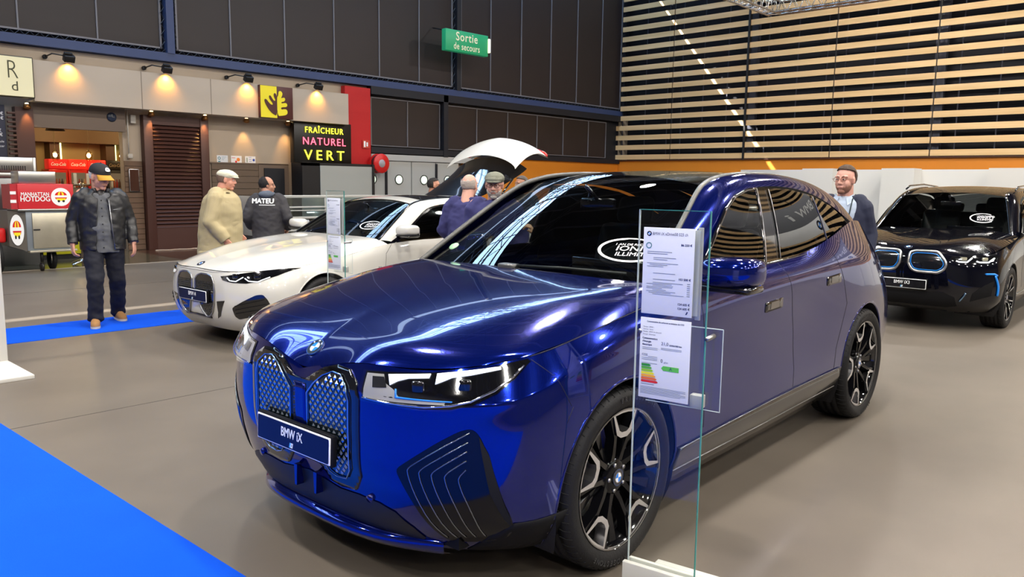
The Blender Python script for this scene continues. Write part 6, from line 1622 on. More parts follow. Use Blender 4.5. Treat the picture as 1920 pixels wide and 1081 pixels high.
# ------------------------------------------------------------------ glass information stands
GEDGE = mat('glass_edge_green', (.06, .30, .27), .12, trans=.2)
CLEAR = glass_mat('clear_glass', (.95, .975, .965), ior=1.45)
PAPER = mat('paper_sheet', (.70, .73, .80), .55)
def info_stand(px, py, yaw, label, rich=True, group='glass price stands'):
    """local x along the glass width, front faces -y"""
    t = thing('price_stand', label, 'information stand', (px, py, 0), yaw, group)
    w, h = .275, 1.52
    mb = MB(); mb.mat(CLEAR); mb.add([(0, -.004, .12), (w, -.004, .12), (w, -.004, h), (0, -.004, h), (0, .004, .12), (w, .004, .12), (w, .004, h), (0, .004, h)], [(0, 1, 2, 3)])
    g = mb.build('glass_panel', None, t)
    mb = MB(); mb.mat(mat('glass_edge_bright', (.50, .58, .58), .15)).box(-.002, .002, -.004, .004, .12, h); mb.mat(GEDGE).box(w - .002, w + .002, -.004, .004, .12, h); mb.mat(GEDGE).box(0, w, -.004, .004, h - .002, h + .001); mb.build('glass_edge', None, g)
    WB = mat('stand_base_white', (.60, .60, .56), .45)
    mb = MB(); mb.rbox(-.010, .62, -.035, -.012, 0, .135, .003); mb.rbox(-.004, .62, .012, .03, 0, .135, .003); b = mb.build('base_clamp', WB, t)
    mb = MB(); mb.rbox(.10, .62, .03, .065, .0, .135, .003); mb.rbox(.10, .60, -.06, .10, -.0, .012, .003); mb.build('foot_block', WB, t)
    mb = MB()
    for x in (.05, .40): mb.lathe([(.001, .004), (.006, .004), (.011, .002), (.012, 0)], 18, frame((x, -.035, .07), (1, 0, 0), (0, 0, 1)))
    mb.build('base_bolt', STL, b)
    # clip-on pane behind
    mb = MB(); mb.mat(CLEAR); mb.add([(.03, .045, .78), (.325, .045, .78), (.325, .045, 1.09), (.03, .045, 1.09)], [(0, 1, 2, 3)]); cp = mb.build('clip_pane', None, t)
    mb = MB(); mb.mat(mat('glass_edge_bright', (.50, .58, .58), .15)); mb.tube([(.325, .045, 1.09), (.325, .045, .78), (.03, .045, .78)], .002, 4); mb.tube([(.03, .045, 1.09), (.325, .045, 1.09)], .002, 4); mb.build('pane_edge', None, cp)
    mb = MB()
    for x, z in ((.02, 1.06), (.285, 1.06)): mb.cyl((x, -.012, z), (x, .06, z), .009, n=12)
    mb.build('standoff', SATIN, cp)
    mb = MB(); mb.rbox(.22, .27, .01, .045, .79, .84, .004); mb.rbox(.225, .245, .012, .02, 1.12, 1.46, .002); mb.build('sheet_holder', mat('holder_grey', (.35, .35, .33), .4), t)
    # upper sheet
    s = MB(); s.mat(PAPER).rbox(.022, .222, -.010, -.006, 1.13, 1.455, .001); s.mat(mat('paper_stack', (.45, .46, .44), .6)).box(.030, .236, .008, .018, 1.135, 1.45)
    su = s.build('price_sheet', None, t)
    INK = mat('ink_navy', (.012, .03, .12), .6); GREY = mat('ink_grey', (.18, .22, .30), .6)
    s = MB(); P = lambda x, z: XF(x, -.0108, z)
    roundel(s, P(.045, 1.432), .0095, letters=False, nseg=18)
    s.mat(INK).text('BMW iX xDrive50 523 ch' if rich else 'BMW i4 eDrive40 340 ch', .0155, P(.058, 1.432), align='LEFT', ext=0, sx=.84)
    for tx, z in (('86 250 €', 1.394), ('103 500 €', 1.268), ('124 605 €', 1.176), ('124 605 €', 1.160)): s.text(tx if rich else '59 700 €', .0115, P(.214, z), align='RIGHT', ext=0, bold=.0003)
    s.mat(mat('ink_teal', (.03, .18, .20), .5)).lathe([(.0085, 0), (.0115, 0)], 24, P(.045, 1.388))
    s.mat(GREY)
    rng = random.Random(3)
    for z in [1.365, 1.358, 1.343, 1.336, 1.322, 1.316, 1.310, 1.285, 1.262] + [1.250 - .0055 * k for k in range(9)]:
        a = rng.choice([.04, .05, .065]); s.box(a, a + rng.uniform(.05, .13), -.0109, -.0106, z, z + .0017)
    for z in [1.252 - .0075 * k for k in range(7)]: s.box(.200, .212, -.0109, -.0106, z, z + .002)
    s.mat(INK).prism([(.198, 1.140), (.203, 1.140), (.208, 1.151), (.203, 1.151)], 0, .0002, XF(0, -.0108, 0))
    s.build('sheet_print', None, su)
    # lower sheet
    s = MB(); s.mat(PAPER).rbox(.022, .222, -.010, -.006, .805, 1.115, .001); sl = s.build('energy_sheet', None, t)
    s = MB(); s.mat(INK)
    s.text('Consommation de carburant et émission de CO2', .0085, P(.122, 1.101), ext=0, bold=.0002, sx=.86)
    for k, q in enumerate(('Marque : BMW i', 'Gamme : Série i', 'Modèle : BMW iX xDrive50', 'Energie : Electrique')): s.text(q, .0065, P(.034, 1.080 - k * .0095), align='LEFT', ext=0)
    for k, q in enumerate(('Consommation', "d'énergie", 'électrique')): s.text(q, .0098, P(.032, 1.036 - k * .012), align='LEFT', ext=0, bold=.0003)
    s.text('21,0', .0175, P(.108, 1.021), align='LEFT', ext=0); s.text('kWh/100 km', .0090, P(.142, 1.018), align='LEFT', ext=0, bold=.0003)
    s.text('CO2', .0115, P(.032, .972), align='LEFT', ext=0, bold=.0002); s.text('0', .019, P(.108, .955), align='LEFT', ext=0); s.text('g/km', .0085, P(.122, .951), align='LEFT', ext=0)
    s.mat(GREY)
    for z in (1.000, .994, .966, .960, .954, .940): s.box(.032 if z != .966 else .058, .095, -.0109, -.0106, z, z + .0014)
    for z in (1.004, .999): s.box(.108, .190, -.0109, -.0106, z, z + .0014)
    for k in range(6): s.box(.030, .212 - .02 * (k % 3 == 2), -.0109, -.0106, .848 - k * .0052, .8495 - k * .0052)
    s.box(.032, .085, -.0109, -.0106, .858, .8605)
    cols = [(.02, .25, .03), (.08, .38, .04), (.25, .52, .03), (.75, .70, .02), (.80, .36, .03), (.72, .14, .03), (.60, .02, .02)]
    for k, c in enumerate(cols):
        s.mat(mat('energy_%d' % k, c, .5)); z = .929 - k * .0105; L_ = .032 + .0052 * k; s.prism([(.032, z), (.032 + L_, z), (.038 + L_, z + .0042), (.032 + L_, z + .0085), (.032, z + .0085)], 0, .0003, XF(0, -.0108, 0))
    s.mat(mat('energy_A', (.10, .48, .08), .5)).prism([(.112, .928), (.120, .919), (.182, .919), (.182, .937), (.120, .937)], 0, .0003, XF(0, -.0108, 0)); s.mat(INK).text('A', .017, P(.150, .928) @ Matrix.Translation((0, 0, .0006)), ext=0)
    s.build('sheet_print', None, sl)
    return t
a = Vector((2.50, 1.665, 0)); b = Vector((2.545, 1.385, 0)); d_ = b - a
info_stand(a.x, a.y, atan2(d_.y, d_.x), 'glass price stand with two printed sheets in front of the blue car wheel')
info_stand(4.15, 6.18, atan2(-.29, .0), 'glass price stand with two printed sheets in front of the white car', rich=False)

# ------------------------------------------------------------------ people
def rings_solid(mb, rings, n=28):
    """closed loft of superellipse rings: (centre, halfx, halfy)"""
    vs = []
    for (c, hx, hy) in rings:
        for k in range(n):
            a = 2 * pi * k / n; ca, sa = cos(a), sin(a); e = .85
            vs.append((c[0] + hx * abs(ca) ** e * (1 if ca > 0 else -1), c[1] + hy * abs(sa) ** e * (1 if sa > 0 else -1), c[2]))
    N = len(rings)
    fs = [(i * n + k, i * n + (k + 1) % n, (i + 1) * n + (k + 1) % n, (i + 1) * n + k) for i in range(N - 1) for k in range(n)]
    fs += [tuple(range(n))[::-1], tuple((N - 1) * n + k for k in range(n))]
    return mb.add(vs, fs, True)
def capsule(mb, pts, rs, n=14, flat=1.0):
    mb.tube(pts, rs, n, flat=flat)
    for p, r in ((pts[0], rs[0]), (pts[-1], rs[-1])): mb.ell(p, (r, r, r), None, 12, 8)
    for p, r in list(zip(pts, rs))[1:-1]: mb.ell(p, (r * .99, r * .99, r * .99), None, 12, 8)
    return mb
def fuse(mb, name, M, parent, voxel=.008, smooth=2, wr=0.0, wscale=9.0, wdir=None, seed=0, kind=None):
    """one continuous skin over the collected shapes"""
    o = mb.build(name, M, None)
    r = o.modifiers.new('r', 'REMESH'); r.mode = 'VOXEL'; r.voxel_size = voxel; r.use_smooth_shade = True
    s = o.modifiers.new('s', 'SMOOTH'); s.factor = .5; s.iterations = smooth
    dg = bpy.context.evaluated_depsgraph_get(); dg.update()
    me = bpy.data.meshes.new_from_object(o.evaluated_get(dg)); me.name = name
    o.modifiers.clear(); o.data = me
    me.materials.clear(); me.materials.append(M)
    if wr:
        n = len(me.vertices); co = np.zeros(n * 3); me.vertices.foreach_get('co', co); co = co.reshape(-1, 3)
        no = np.zeros(n * 3); me.vertices.foreach_get('normal', no); no = no.reshape(-1, 3)
        off = Vector((seed * 3.1, seed * 1.7, 0))
        d = np.array([noise.noise(Vector((c[0] * wscale, c[1] * wscale, c[2] * wscale * 1.5)) + off) + .5 * noise.noise(Vector((c[0] * wscale * 2.3, c[1] * wscale * 2.3, c[2] * wscale * 3.2)) + off) for c in co])
        co = co + no * (d * wr)[:, None]; me.vertices.foreach_set('co', co.reshape(-1)); me.update()
    for p in me.polygons: p.use_smooth = True
    o.parent = parent
    return o
def headparts(mb, T, jaw=1.0, ear=True):
    E = lambda c, r: mb.ell(c, r, T, 18, 12)
    E((-.012, 0, .028), (.099, .078, .096)); E((.020, 0, -.035), (.073, .063 * jaw, .082)); E((.060, 0, -.098), (.028, .032 * jaw, .022))
    E((.0, 0, -.075), (.055, .056 * jaw, .045))
    for s in (1, -1):
        E((.048, s * .036, -.032), (.033, .028, .034)); E((.074, s * .030, .030), (.018, .032, .010)); E((.098, s * .010, -.032), (.010, .009, .008))
        if ear: E((-.004, s * .080, -.004), (.019, .009, .033)); E((.004, s * .076, -.022), (.010, .008, .012))
    mb.tube([T @ Vector((.082, 0, .024)), T @ Vector((.098, 0, -.008)), T @ Vector((.106, 0, -.030))], [.008, .010, .013], 10)
    E((.104, 0, -.031), (.012, .012, .010)); E((.086, 0, -.061), (.012, .026, .006)); E((.084, 0, -.072), (.012, .022, .006))
def hand(mb, w, d, n, size=1.0, curl=.35, side=1):
    """w wrist, d direction of the fingers, n palm normal; thumb towards 'side'"""
    d = Vector(d).normalized(); n = Vector(n); n = (n - d * n.dot(d)).normalized(); u = d.cross(n) * side
    w = Vector(w); S_ = size
    for t in np.linspace(-.028, .028, 4): capsule(mb, [w + u * t * .7, w + d * .045 * S_ + u * t, w + d * .088 * S_ + u * t * 1.1], [.015, .013, .0105], 8)
    L = (.060, .074, .078, .068)
    for k, t in enumerate((-.032, -.011, .011, .031)):
        b = w + d * .088 * S_ + u * t * S_; l = L[k] * S_
        c1 = b + (d * cos(curl) + n * sin(curl)) * l * .5; c2 = c1 + (d * cos(curl * 2.2) + n * sin(curl * 2.2)) * l * .32; c3 = c2 + (d * cos(curl * 3) + n * sin(curl * 3)) * l * .24
        capsule(mb, [b, c1, c2, c3], [.0100, .0092, .0085, .0075], 8)
    b = w + d * .022 + u * .026; c1 = b + (u * .75 + d * .7 + n * .25).normalized() * .040; c2 = c1 + (u * .25 + d * .9 + n * .3).normalized() * .032
    capsule(mb, [b, c1, c2], [.0135, .0115, .0095], 8)
def build_person(label, loc, rz, H=1.75, P=None, hs=1.0, skin=(.50, .27, .19), voxel=.006, stout=1.0, head_yaw=0, head_pitch=0, hair=None, hair_style='short', name='person', brow=(.1, .06, .04), group=None, seat=False, legs=True):
    k = H / 1.75
    t = thing(name, label, 'person', loc, rz, group)
    P = dict(P or {})
    d = dict(hipL=(0, .10, .92), hipR=(0, -.10, .92), kneeL=(.02, .11, .50), kneeR=(.02, -.11, .50), ankL=(-.02, .11, .09), ankR=(-.02, -.11, .09),
             shL=(0, .185, 1.438), shR=(0, -.185, 1.438), elL=(-.03, .27, 1.13), elR=(-.03, -.27, 1.13), wrL=(.06, .28, .88), wrR=(.06, -.28, .88), neck=(0, 0, 1.47), lean=0.0)
    d.update(P); J = {q: (Vector(v) * k if not isinstance(v, float) else v) for q, v in d.items()}
    hc = J['neck'] + Vector((.035 + .10 * J['lean'], 0, .152)) * k
    T = Matrix.Translation(hc) @ Matrix.Rotation(radians(head_yaw), 4, 'Z') @ Matrix.Rotation(radians(head_pitch), 4, 'Y') @ Matrix.Scale(k * hs, 4)
    SK = mat('skin_%02d%02d%02d' % tuple(int(c * 99) for c in skin), skin, .5, noise_amt=.10, noise_scale=40)
    mb = MB(); headparts(mb, T)
    capsule(mb, [T @ Vector((-.03, 0, -.04)), J['neck'] + Vector((-.01, 0, -.04))], [.061 * k, .072 * k])
    rings_solid(mb, [(Vector((0, 0, z)) * k + Vector((J['lean'] * (z - .9) * .2, 0, 0)), hx * k * stout, hy * k) for z, hx, hy in ((.86, .10, .15), (.95, .10, .15), (1.08, .095, .14), (1.25, .10, .15), (1.38, .080, .15), (1.45, .05, .085))])
    for s in 'LR':
        capsule(mb, [J['sh' + s], J['el' + s], J['wr' + s]], [.055 * k, .042 * k, .029 * k])
        if legs:
            capsule(mb, [J['hip' + s], J['knee' + s], J['ank' + s]], [.085 * k, .058 * k, .042 * k])
        dv = (J['wr' + s] - J['el' + s]).normalized()
        hd = P.get('hd' + s, None); dv = Vector(hd) if hd else dv
        sgn = 1 if s == 'L' else -1
        hand(mb, J['wr' + s], dv, Vector(P.get('hn' + s, (0, -sgn, 0))), k, P.get('curl' + s, .4), P.get('ths' + s, sgn))
    body = fuse(mb, 'body', SK, t, voxel, 2)
    # face pieces
    e = MB()
    for s in (1, -1):
        e.mat(mat('eye_white', (.65, .62, .60), .25)).ell((.0845, s * .030, .006), (.010, .0135, .0075), T, 12, 8)
        e.mat(mat('iris_dark', (.02, .015, .01), .2)).ell((.0925, s * .030, .006), (.003, .0055, .0055), T, 10, 6)
        e.mat(SK).tube([T @ Vector((.088, s * .016, .006)), T @ Vector((.0965, s * .030, .0135)), T @ Vector((.083, s * .044, .007))], .003, 6)
    e.build('eyes', None, body)
    e = MB(); 
    for s in (1, -1): e.tube([T @ Vector((.092, s * .014, .026)), T @ Vector((.092, s * .030, .033)), T @ Vector((.078, s * .048, .028))], [.003, .0035, .002], 6)
    e.build('eyebrows', mat('brow_%d' % int(brow[0] * 999), brow, .8), body)
    e = MB(); e.tube([T @ Vector((.092, -.022, -.067)), T @ Vector((.0985, 0, -.0655)), T @ Vector((.092, .022, -.067))], .0028, 6); e.build('mouth', mat('lips', (.30, .10, .08), .5), body)
    if hair:
        HM = mat('hair_%d_%s' % (int(hair[0] * 999), hair_style), hair, .75, bump=.6, bump_scale=140)
        h = MB(); n, m_ = 84, 60; vs = []; keep = []
        for i in range(m_ + 1):
            th = pi * i / m_
            for q in range(n):
                ph = 2 * pi * q / n; x, y, z = sin(th) * cos(ph), sin(th) * sin(ph), cos(th)
                top = 1.0 + .03 * noise.noise(Vector((x * 5, y * 5, z * 5)))
                vs.append(T @ Vector((-.014 + .107 * x * top, .0835 * y * top, .030 + .103 * z * top)))
                if hair_style == 'short': ok = (z > .42 + .25 * x or x < -.05) and z > -.55 and not (x > .25 and z < .50)
                elif hair_style == 'bald_top': ok = x < .30 - .5 * max(0, z) and z > -.62 + .5 * max(0, x + .3) and not (z > .86 and x > -.3)
                else: ok = (x < .0 and -.62 < z < .34 + .25 * noise.noise(Vector((x * 4, y * 4, 2))))
                keep.append(ok)
        for i in range(m_):
            for q in range(n):
                ids = (i * n + q, (i + 1) * n + q, (i + 1) * n + (q + 1) % n, i * n + (q + 1) % n)
                if all(keep[a] for a in ids): h.add([vs[a] for a in ids], [(0, 1, 2, 3)], True)
        ho = h.build('hair', HM, body, weld=True); sm = ho.modifiers.new('t', 'SOLIDIFY'); sm.thickness = (.004 if hair_style == 'fringe' else .009) * k; sm.offset = .4
    t['_T'] = 0; del t['_T']
    return t, body, T, J, k
def coat_shell(mb, J, k, z0, z1, girth=1.0, gap=None, lean=0.0, depth=1.0, thick=.014):
    """torso garment, optional opening at the front: gap(z) gives the half angle"""
    prof = [(z0, .150, .205), (.95, .148, .200), (1.08, .146, .198), (1.22, .142, .208), (1.34, .130, .214), (1.42, .110, .196), (1.465, .082, .140), (z1 + .012, .066, .086)]
    prof = [p for p in prof if z0 <= p[0] <= z1 + .012]
    n = 40; zs = np.linspace(z0, z1 + .012, 22); hx = np.interp(zs, [p[0] for p in prof], [p[1] for p in prof]); hy = np.interp(zs, [p[0] for p in prof], [p[2] for p in prof])
    out, inn = [], []
    for i, z in enumerate(zs):
        g = gap(z) if gap else 0.0
        for q in range(n + 1):
            a = g + (2 * pi - 2 * g) * q / n
            for lst, dt in ((out, 0), (inn, thick)):
                lst.append(Vector(((hx[i] * depth * girth - dt) * cos(a) + lean * (z - .9) * .2, (hy[i] * girth - dt) * sin(a), z)) * k)
    N = len(zs); W = n + 1; vs = out + inn; o = N * W; fs = []
    for i in range(N - 1):
        for q in range(n):
            a, b, c, d_ = i * W + q, i * W + q + 1, (i + 1) * W + q + 1, (i + 1) * W + q
            fs.append((a, b, c, d_)); fs.append((o + d_, o + c, o + b, o + a))
    for q in range(n): fs.append((q + 1, q, o + q, o + q + 1)); e = (N - 1) * W; fs.append((e + q, e + q + 1, o + e + q + 1, o + e + q))
    if gap:
        for i in range(N - 1):
            a, b = i * W, (i + 1) * W; fs.append((a, b, o + b, o + a)); a, b = i * W + n, (i + 1) * W + n; fs.append((b, a, o + a, o + b))
    mb.add(vs, fs, True)
def sleeves(mb, J, k, r=(.085, .068, .056), stop=.06, hood=None):
    for s in 'LR':
        w = J['wr' + s]; e = J['el' + s]; w2 = w + (e - w).normalized() * stop * k * 0 + (e - w).normalized() * .0
        c = 1 if s == 'L' else -1
        capsule(mb, [J['sh' + s] + Vector((0, -.03 * c, -.005)) * k, J['sh' + s] + Vector((0, .01 * c, -.05)) * k, e], [r[0] * k * .92, r[0] * k, r[1] * k])
        mb.tube([e, w + (e - w).normalized() * .0], [r[1] * k, r[2] * k], 16)
def trousers(t, J, k, M, r=(.105, .080, .068), stout=1.0, name='trousers', seed=1, wr=.010):
    mb = MB(); rings_solid(mb, [(Vector((0, 0, z)) * k, hx * k * stout, hy * k * stout) for z, hx, hy in ((.80, .11, .16), (.88, .125, .175), (.96, .125, .172), (1.00, .122, .165))])
    for s in 'LR': capsule(mb, [J['hip' + s] + Vector((0, 0, -.03)), J['knee' + s], J['ank' + s] + Vector((0, 0, .0))], [r[0] * k, r[1] * k, r[2] * k]) ; mb.tube([J['ank' + s] + Vector((0, 0, .1)), J['ank' + s] + Vector((.01, 0, -.03))], [r[2] * k, r[2] * k * 1.08], 16)
    return fuse(mb, name, M, t, .012, 3, wr, 8, seed=seed)
def shoe(t, ank, k, yaw, M, SOLE):
    T = Matrix.Translation((ank[0], ank[1], 0)) @ Matrix.Rotation(radians(yaw), 4, 'Z') @ Matrix.Scale(k, 4)
    mb = MB(); out = [(-.075, .0), (-.065, .032), (-.02, .038), (.06, .045), (.13, .050), (.18, .040), (.205, .012)]
    o2 = out + [(x, -y) for x, y in out[::-1]]
    sole = MB(); sole.prism(chaikin(o2, 2), 0, .028, T); 
    up = MB(); rings = []
    for z, s_, sh in ((.022, 1.0, 0), (.045, .98, 0), (.065, .85, -.012), (.085, .62, -.035), (.105, .50, -.045)): rings.append([T @ Vector(((x - .05) * s_ + .05 + sh, y * (s_ if s_ > .9 else s_ + .12), z)) for x, y in chaikin(o2, 2)])
    n = len(rings[0]); up.add([p for r in rings for p in r], [(i * n + q, i * n + (q + 1) % n, (i + 1) * n + (q + 1) % n, (i + 1) * n + q) for i in range(4) for q in range(n)] + [tuple(4 * n + q for q in range(n))], True)
    o = up.build('shoe', M, t); sole.build('shoe_sole', SOLE, o)
    l = MB()
    for i in range(4): l.tube([T @ Vector((.035 + i * .022, -.022, .088 - i * .011)), T @ Vector((.045 + i * .022, 0, .096 - i * .012)), T @ Vector((.035 + i * .022, .022, .088 - i * .011))], .003, 5)
    l.build('shoe_laces', SOLE if False else mat('lace_brown', (.16, .08, .03), .8), o)
    return o
def beard(body, T, M, top=-.25, full=True):
    mb = MB(); n, m_ = 40, 30; vs = []; keep = []
    for i in range(m_ + 1):
        th = pi * i / m_
        for q in range(n):
            ph = 2 * pi * q / n; x, y, z = sin(th) * cos(ph), sin(th) * sin(ph), cos(th)
            g = 1.035 + .02 * noise.noise(Vector((x * 9, y * 9, z * 9)))
            vs.append(T @ Vector((.016 + .078 * g * x, .0655 * g * y, -.036 + .086 * g * z)))
            keep.append(z < top + .30 * abs(y) - .25 * max(0, x - .5) and x > -.35)
    for i in range(m_):
        for q in range(n):
            ids = (i * n + q, (i + 1) * n + q, (i + 1) * n + (q + 1) % n, i * n + (q + 1) % n)
            if all(keep[a] for a in ids): mb.add([vs[a] for a in ids], [(0, 1, 2, 3)], True)
    o = mb.build('beard', M, body, weld=True); sm = o.modifiers.new('t', 'SOLIDIFY'); sm.thickness = .005; sm.offset = 1
    c = MB(); c.ell((.063, 0, -.103), (.030, .033, .023), T, 16, 10)
    if full: c.tube([T @ Vector((.086, .026, -.060)), T @ Vector((.096, .012, -.050)), T @ Vector((.098, 0, -.049)), T @ Vector((.096, -.012, -.050)), T @ Vector((.086, -.026, -.060))], [.004, .006, .006, .006, .004], 8)
    c.build('beard_chin', M, o)
def ball_cap(body, T, M1, M2):
    mb = MB(); mb.mat(M1); vs = []; n, m_ = 32, 10
    for i in range(m_ + 1):
        th = (pi * .5) * i / m_
        for q in range(n): ph = 2 * pi * q / n; vs.append(T @ Vector((-.010 + .112 * sin(th) * cos(ph), .090 * sin(th) * sin(ph), .040 + .100 * cos(th) ** .8)))
    mb.add(vs, [(i * n + q, (i + 1) * n + q, (i + 1) * n + (q + 1) % n, i * n + (q + 1) % n) for i in range(m_) for q in range(n)], True)
    mb.ell((-.01, 0, .142), (.008, .008, .004), T, 10, 6)
    o = mb.build('cap_crown', None, body)
    b = MB(); vs = []; 
    for i in range(9):
        u = i / 8
        for q in range(17):
            v = (q / 16 - .5) * 2; a = v * 1.05; x = -.010 + .108 * cos(a); y = .088 * sin(a)
            vs.append(T @ Vector((x + u * .085 * (1 - v * v * .55), y * (1 + .04 * u), .044 - .030 * u - .022 * v * v * u - .012 * v * v)))
    b.add(vs, gridfaces(9, 17), True); bo = b.build('cap_peak', M2, o); sd = bo.modifiers.new('s', 'SOLIDIFY'); sd.thickness = .005
    return o
def flat_cap(body, T, M):
    mb = MB(); mb.ell((-.008, 0, .062), (.118, .094, .062), T, 24, 14); mb.ell((.03, 0, .060), (.098, .086, .034), T, 20, 10)
    mb.ell((.075, 0, .040), (.066, .072, .011), T, 20, 8); mb.ell((-.012, 0, .042), (.107, .086, .030), T, 20, 8)
    return fuse(mb, 'flat_cap', M, body, .005, 2, .002, 30)
def glasses(body, T, M):
    mb = MB()
    for s in (1, -1):
        c = Vector((.106, s * .033, .004)); mb.tube([T @ (c + Vector((-abs(cos(a)) * .004, .025 * cos(a), .018 * sin(a)))) for a in [2 * pi * q / 20 for q in range(20)]], .0022, 6, closed=True)
        mb.tube([T @ Vector((.103, s * .057, .008)), T @ Vector((.085, s * .080, .010)), T @ Vector((-.005, s * .086, .008))], .002, 5)
    mb.tube([T @ Vector((.108, -.009, .008)), T @ Vector((.112, 0, .011)), T @ Vector((.108, .009, .008))], .002, 5)
    return mb.build('glasses', M, body)

# --- man in leather jacket
def man_leather():
    feetR = Vector((3.10, 9.04, 0)); feetL = Vector((3.45, 9.34, 0)); c = Vector((3.275, 9.20, 0)); rz = radians(-103); Ri = Matrix.Rotation(-rz, 3, 'Z')
    fr = Ri @ (feetR - c); fl = Ri @ (feetL - c)
    P = dict(ankR=(fr.x - .03, fr.y, .10), ankL=(fl.x - .03, fl.y, .10), kneeR=(fr.x * .6 + .07, fr.y * .86, .50), kneeL=(fl.x * .4 + .08, fl.y * .86, .50),
             elL=(-.05, .285, 1.15), elR=(-.05, -.285, 1.15), wrL=(.06, .30, .90), wrR=(.05, -.30, .90), hdL=(.12, .05, -1), hdR=(.15, .0, -1), curlL=.30, curlR=.5, hnL=(-.5, -1, 0), hnR=(-.2, 1, 0))
    t, body, T, J, k = build_person('older man in black leather jacket and black cap with yellow peak', c, rz, 1.745, P, hs=1.09, skin=(.56, .28, .20), voxel=.0055, stout=1.15, head_yaw=32, head_pitch=14, hair=(.55, .53, .50), hair_style='fringe', brow=(.4, .36, .33))
    shirt = MB(); coat_shell(shirt, J, k, .80, 1.455, girth=.96); shirt.ell((.05, 0, 1.06 * k), (.12, .17, .20)); so_ = fuse(shirt, 'grey_shirt', mat('shirt_grey_cotton', (.11, .115, .125), .8, bump=.3, bump_scale=200), t, .010, 2, .008, 9, seed=4)
    b = MB()
    for q in range(7): z = .86 + q * .085; b.ell(((.150 + .022 * (1 - abs(z - 1.06) / .3)) * k, -.012, z * k), (.006, .008, .008), None, 8, 6)
    b.build('shirt_buttons', BLK, so_)
    u = MB(); u.ell((.040 * k, 0, 1.405 * k), (.068, .066, .085)); u.build('black_undershirt', BLK, t)
    LE = mat('black_leather', (.012, .012, .014), .34, spec=.6, bump=.25, bump_scale=160)
    j = MB(); coat_shell(j, J, k, .83, 1.475, girth=1.14, gap=lambda z: .20 + .16 * max(0, (1.30 - z)) / .4 + (.25 if z > 1.42 else 0)); sleeves(j, J, k, (.084, .068, .056))
    jo = fuse(j, 'leather_jacket', LE, t, .009, 2, .010, 8, seed=2)
    cl = MB(); cl.tube([(.085 * cos(a) * k, .095 * sin(a) * k, (1.475 + .012 * cos(a * 2)) * k) for a in np.linspace(.55, 2 * pi - .55, 20)], .016, 8, flat=1.6); cl.build('collar', LE, jo)
    z_ = MB(); z_.tube([(.165 * k, .03 + .03, 1.38 * k), (.185 * k, .075, 1.1 * k), (.178 * k, .095, .84 * k)], .004, 5); z_.tube([(.17 * k, .10, 1.27 * k), (.135 * k, .165, 1.275 * k)], .004, 5); z_.build('jacket_zip', SATIN, jo)
    trousers(t, J, k, mat('navy_denim', (.004, .005, .013), .85, bump=.2, bump_scale=200), (.112, .086, .076), 1.05, 'jeans', 3, .012)
    SH = mat('tan_suede', (.30, .15, .05), .8); SO = mat('cream_rubber', (.60, .55, .45), .6)
    for s, yw in (('L', 10), ('R', -8)): shoe(t, J['ank' + s], k, yw, SH, SO)
    cp = ball_cap(body, T, mat('cap_black', (.010, .010, .012), .7), mat('cap_mustard', (.50, .25, .02), .7))
    pa = MB(); p0 = T @ Vector((.088, 0, .092)); Tp = frame(p0, T.to_3x3() @ Vector((0, 1, 0)), T.to_3x3() @ Vector((-.62, 0, .78))); pa.mat(WHITE_VINYL).prism(chaikin([(-.034, -.022), (.034, -.022), (.018, .026), (-.018, .026)], 2), .006, .010, Tp); pa.mat(BLK).box(-.014, .014, -.002, .006, .010, .0105, Tp)
    pa.build('cap_patch', None, cp)
    return t
# --- man in beige jacket, profile
def man_beige():
    P = dict(lean=.35, neck=(.03, 0, 1.46), elL=(-.02, .25, 1.12), elR=(-.06, -.26, 1.12), wrL=(.17, .20, .95), wrR=(.10, -.24, .90))
    t, body, T, J, k = build_person('man in beige blouson and cream flat cap seen in profile behind the white car', (4.55, 9.03, 0), radians(-36), 1.74, P, skin=(.58, .27, .19), voxel=.006, stout=1.3, head_yaw=-4, head_pitch=6, hair=(.16, .10, .07), hair_style='fringe')
    BG = mat('beige_gabardine', (.40, .33, .185), .8, bump=.25, bump_scale=220)
    j = MB(); coat_shell(j, J, k, .72, 1.47, girth=1.28, lean=.35, depth=1.35); sleeves(j, J, k, (.108, .088, .066)); j.ell((-.06, 0, 1.30 * k), (.13, .19, .16)); j.ell((.06, 0, 1.43 * k), (.11, .12, .075)); jo = fuse(j, 'blouson', BG, t, .010, 3, .010, 5, seed=5)
    h = MB(); h.tube([((.165 * 1.12 * 1.15 * cos(a) - .03) * k, .225 * 1.15 * sin(a) * k, .735 * k) for a in np.linspace(0, 2 * pi, 40)[:-1]], .024, 8, closed=True, flat=1.8); h.build('hem_band', BG, jo)
    c = MB(); c.tube([(.078 * cos(a) + .02, .088 * sin(a), 1.475 * k + .012 * cos(a)) for a in np.linspace(.5, 2 * pi - .5, 20)], .018, 8, flat=1.8); c.build('collar', BG, jo)
    s = MB(); s.tube([(.065 * cos(a) + .025, .070 * sin(a), 1.485 * k) for a in np.linspace(0, 2 * pi, 20)[:-1]], .016, 8, closed=True); s.build('shirt_collar', mat('shirt_pale_grey', (.30, .32, .35), .7), t)
    trousers(t, J, k, mat('dark_trousers', (.012, .013, .018), .8), stout=1.05)
    for s_ in 'LR': shoe(t, J['ank' + s_], k, 0, BLK, BLK)
    flat_cap(body, T, mat('cream_cap', (.62, .60, .46), .75, bump=.3, bump_scale=260))
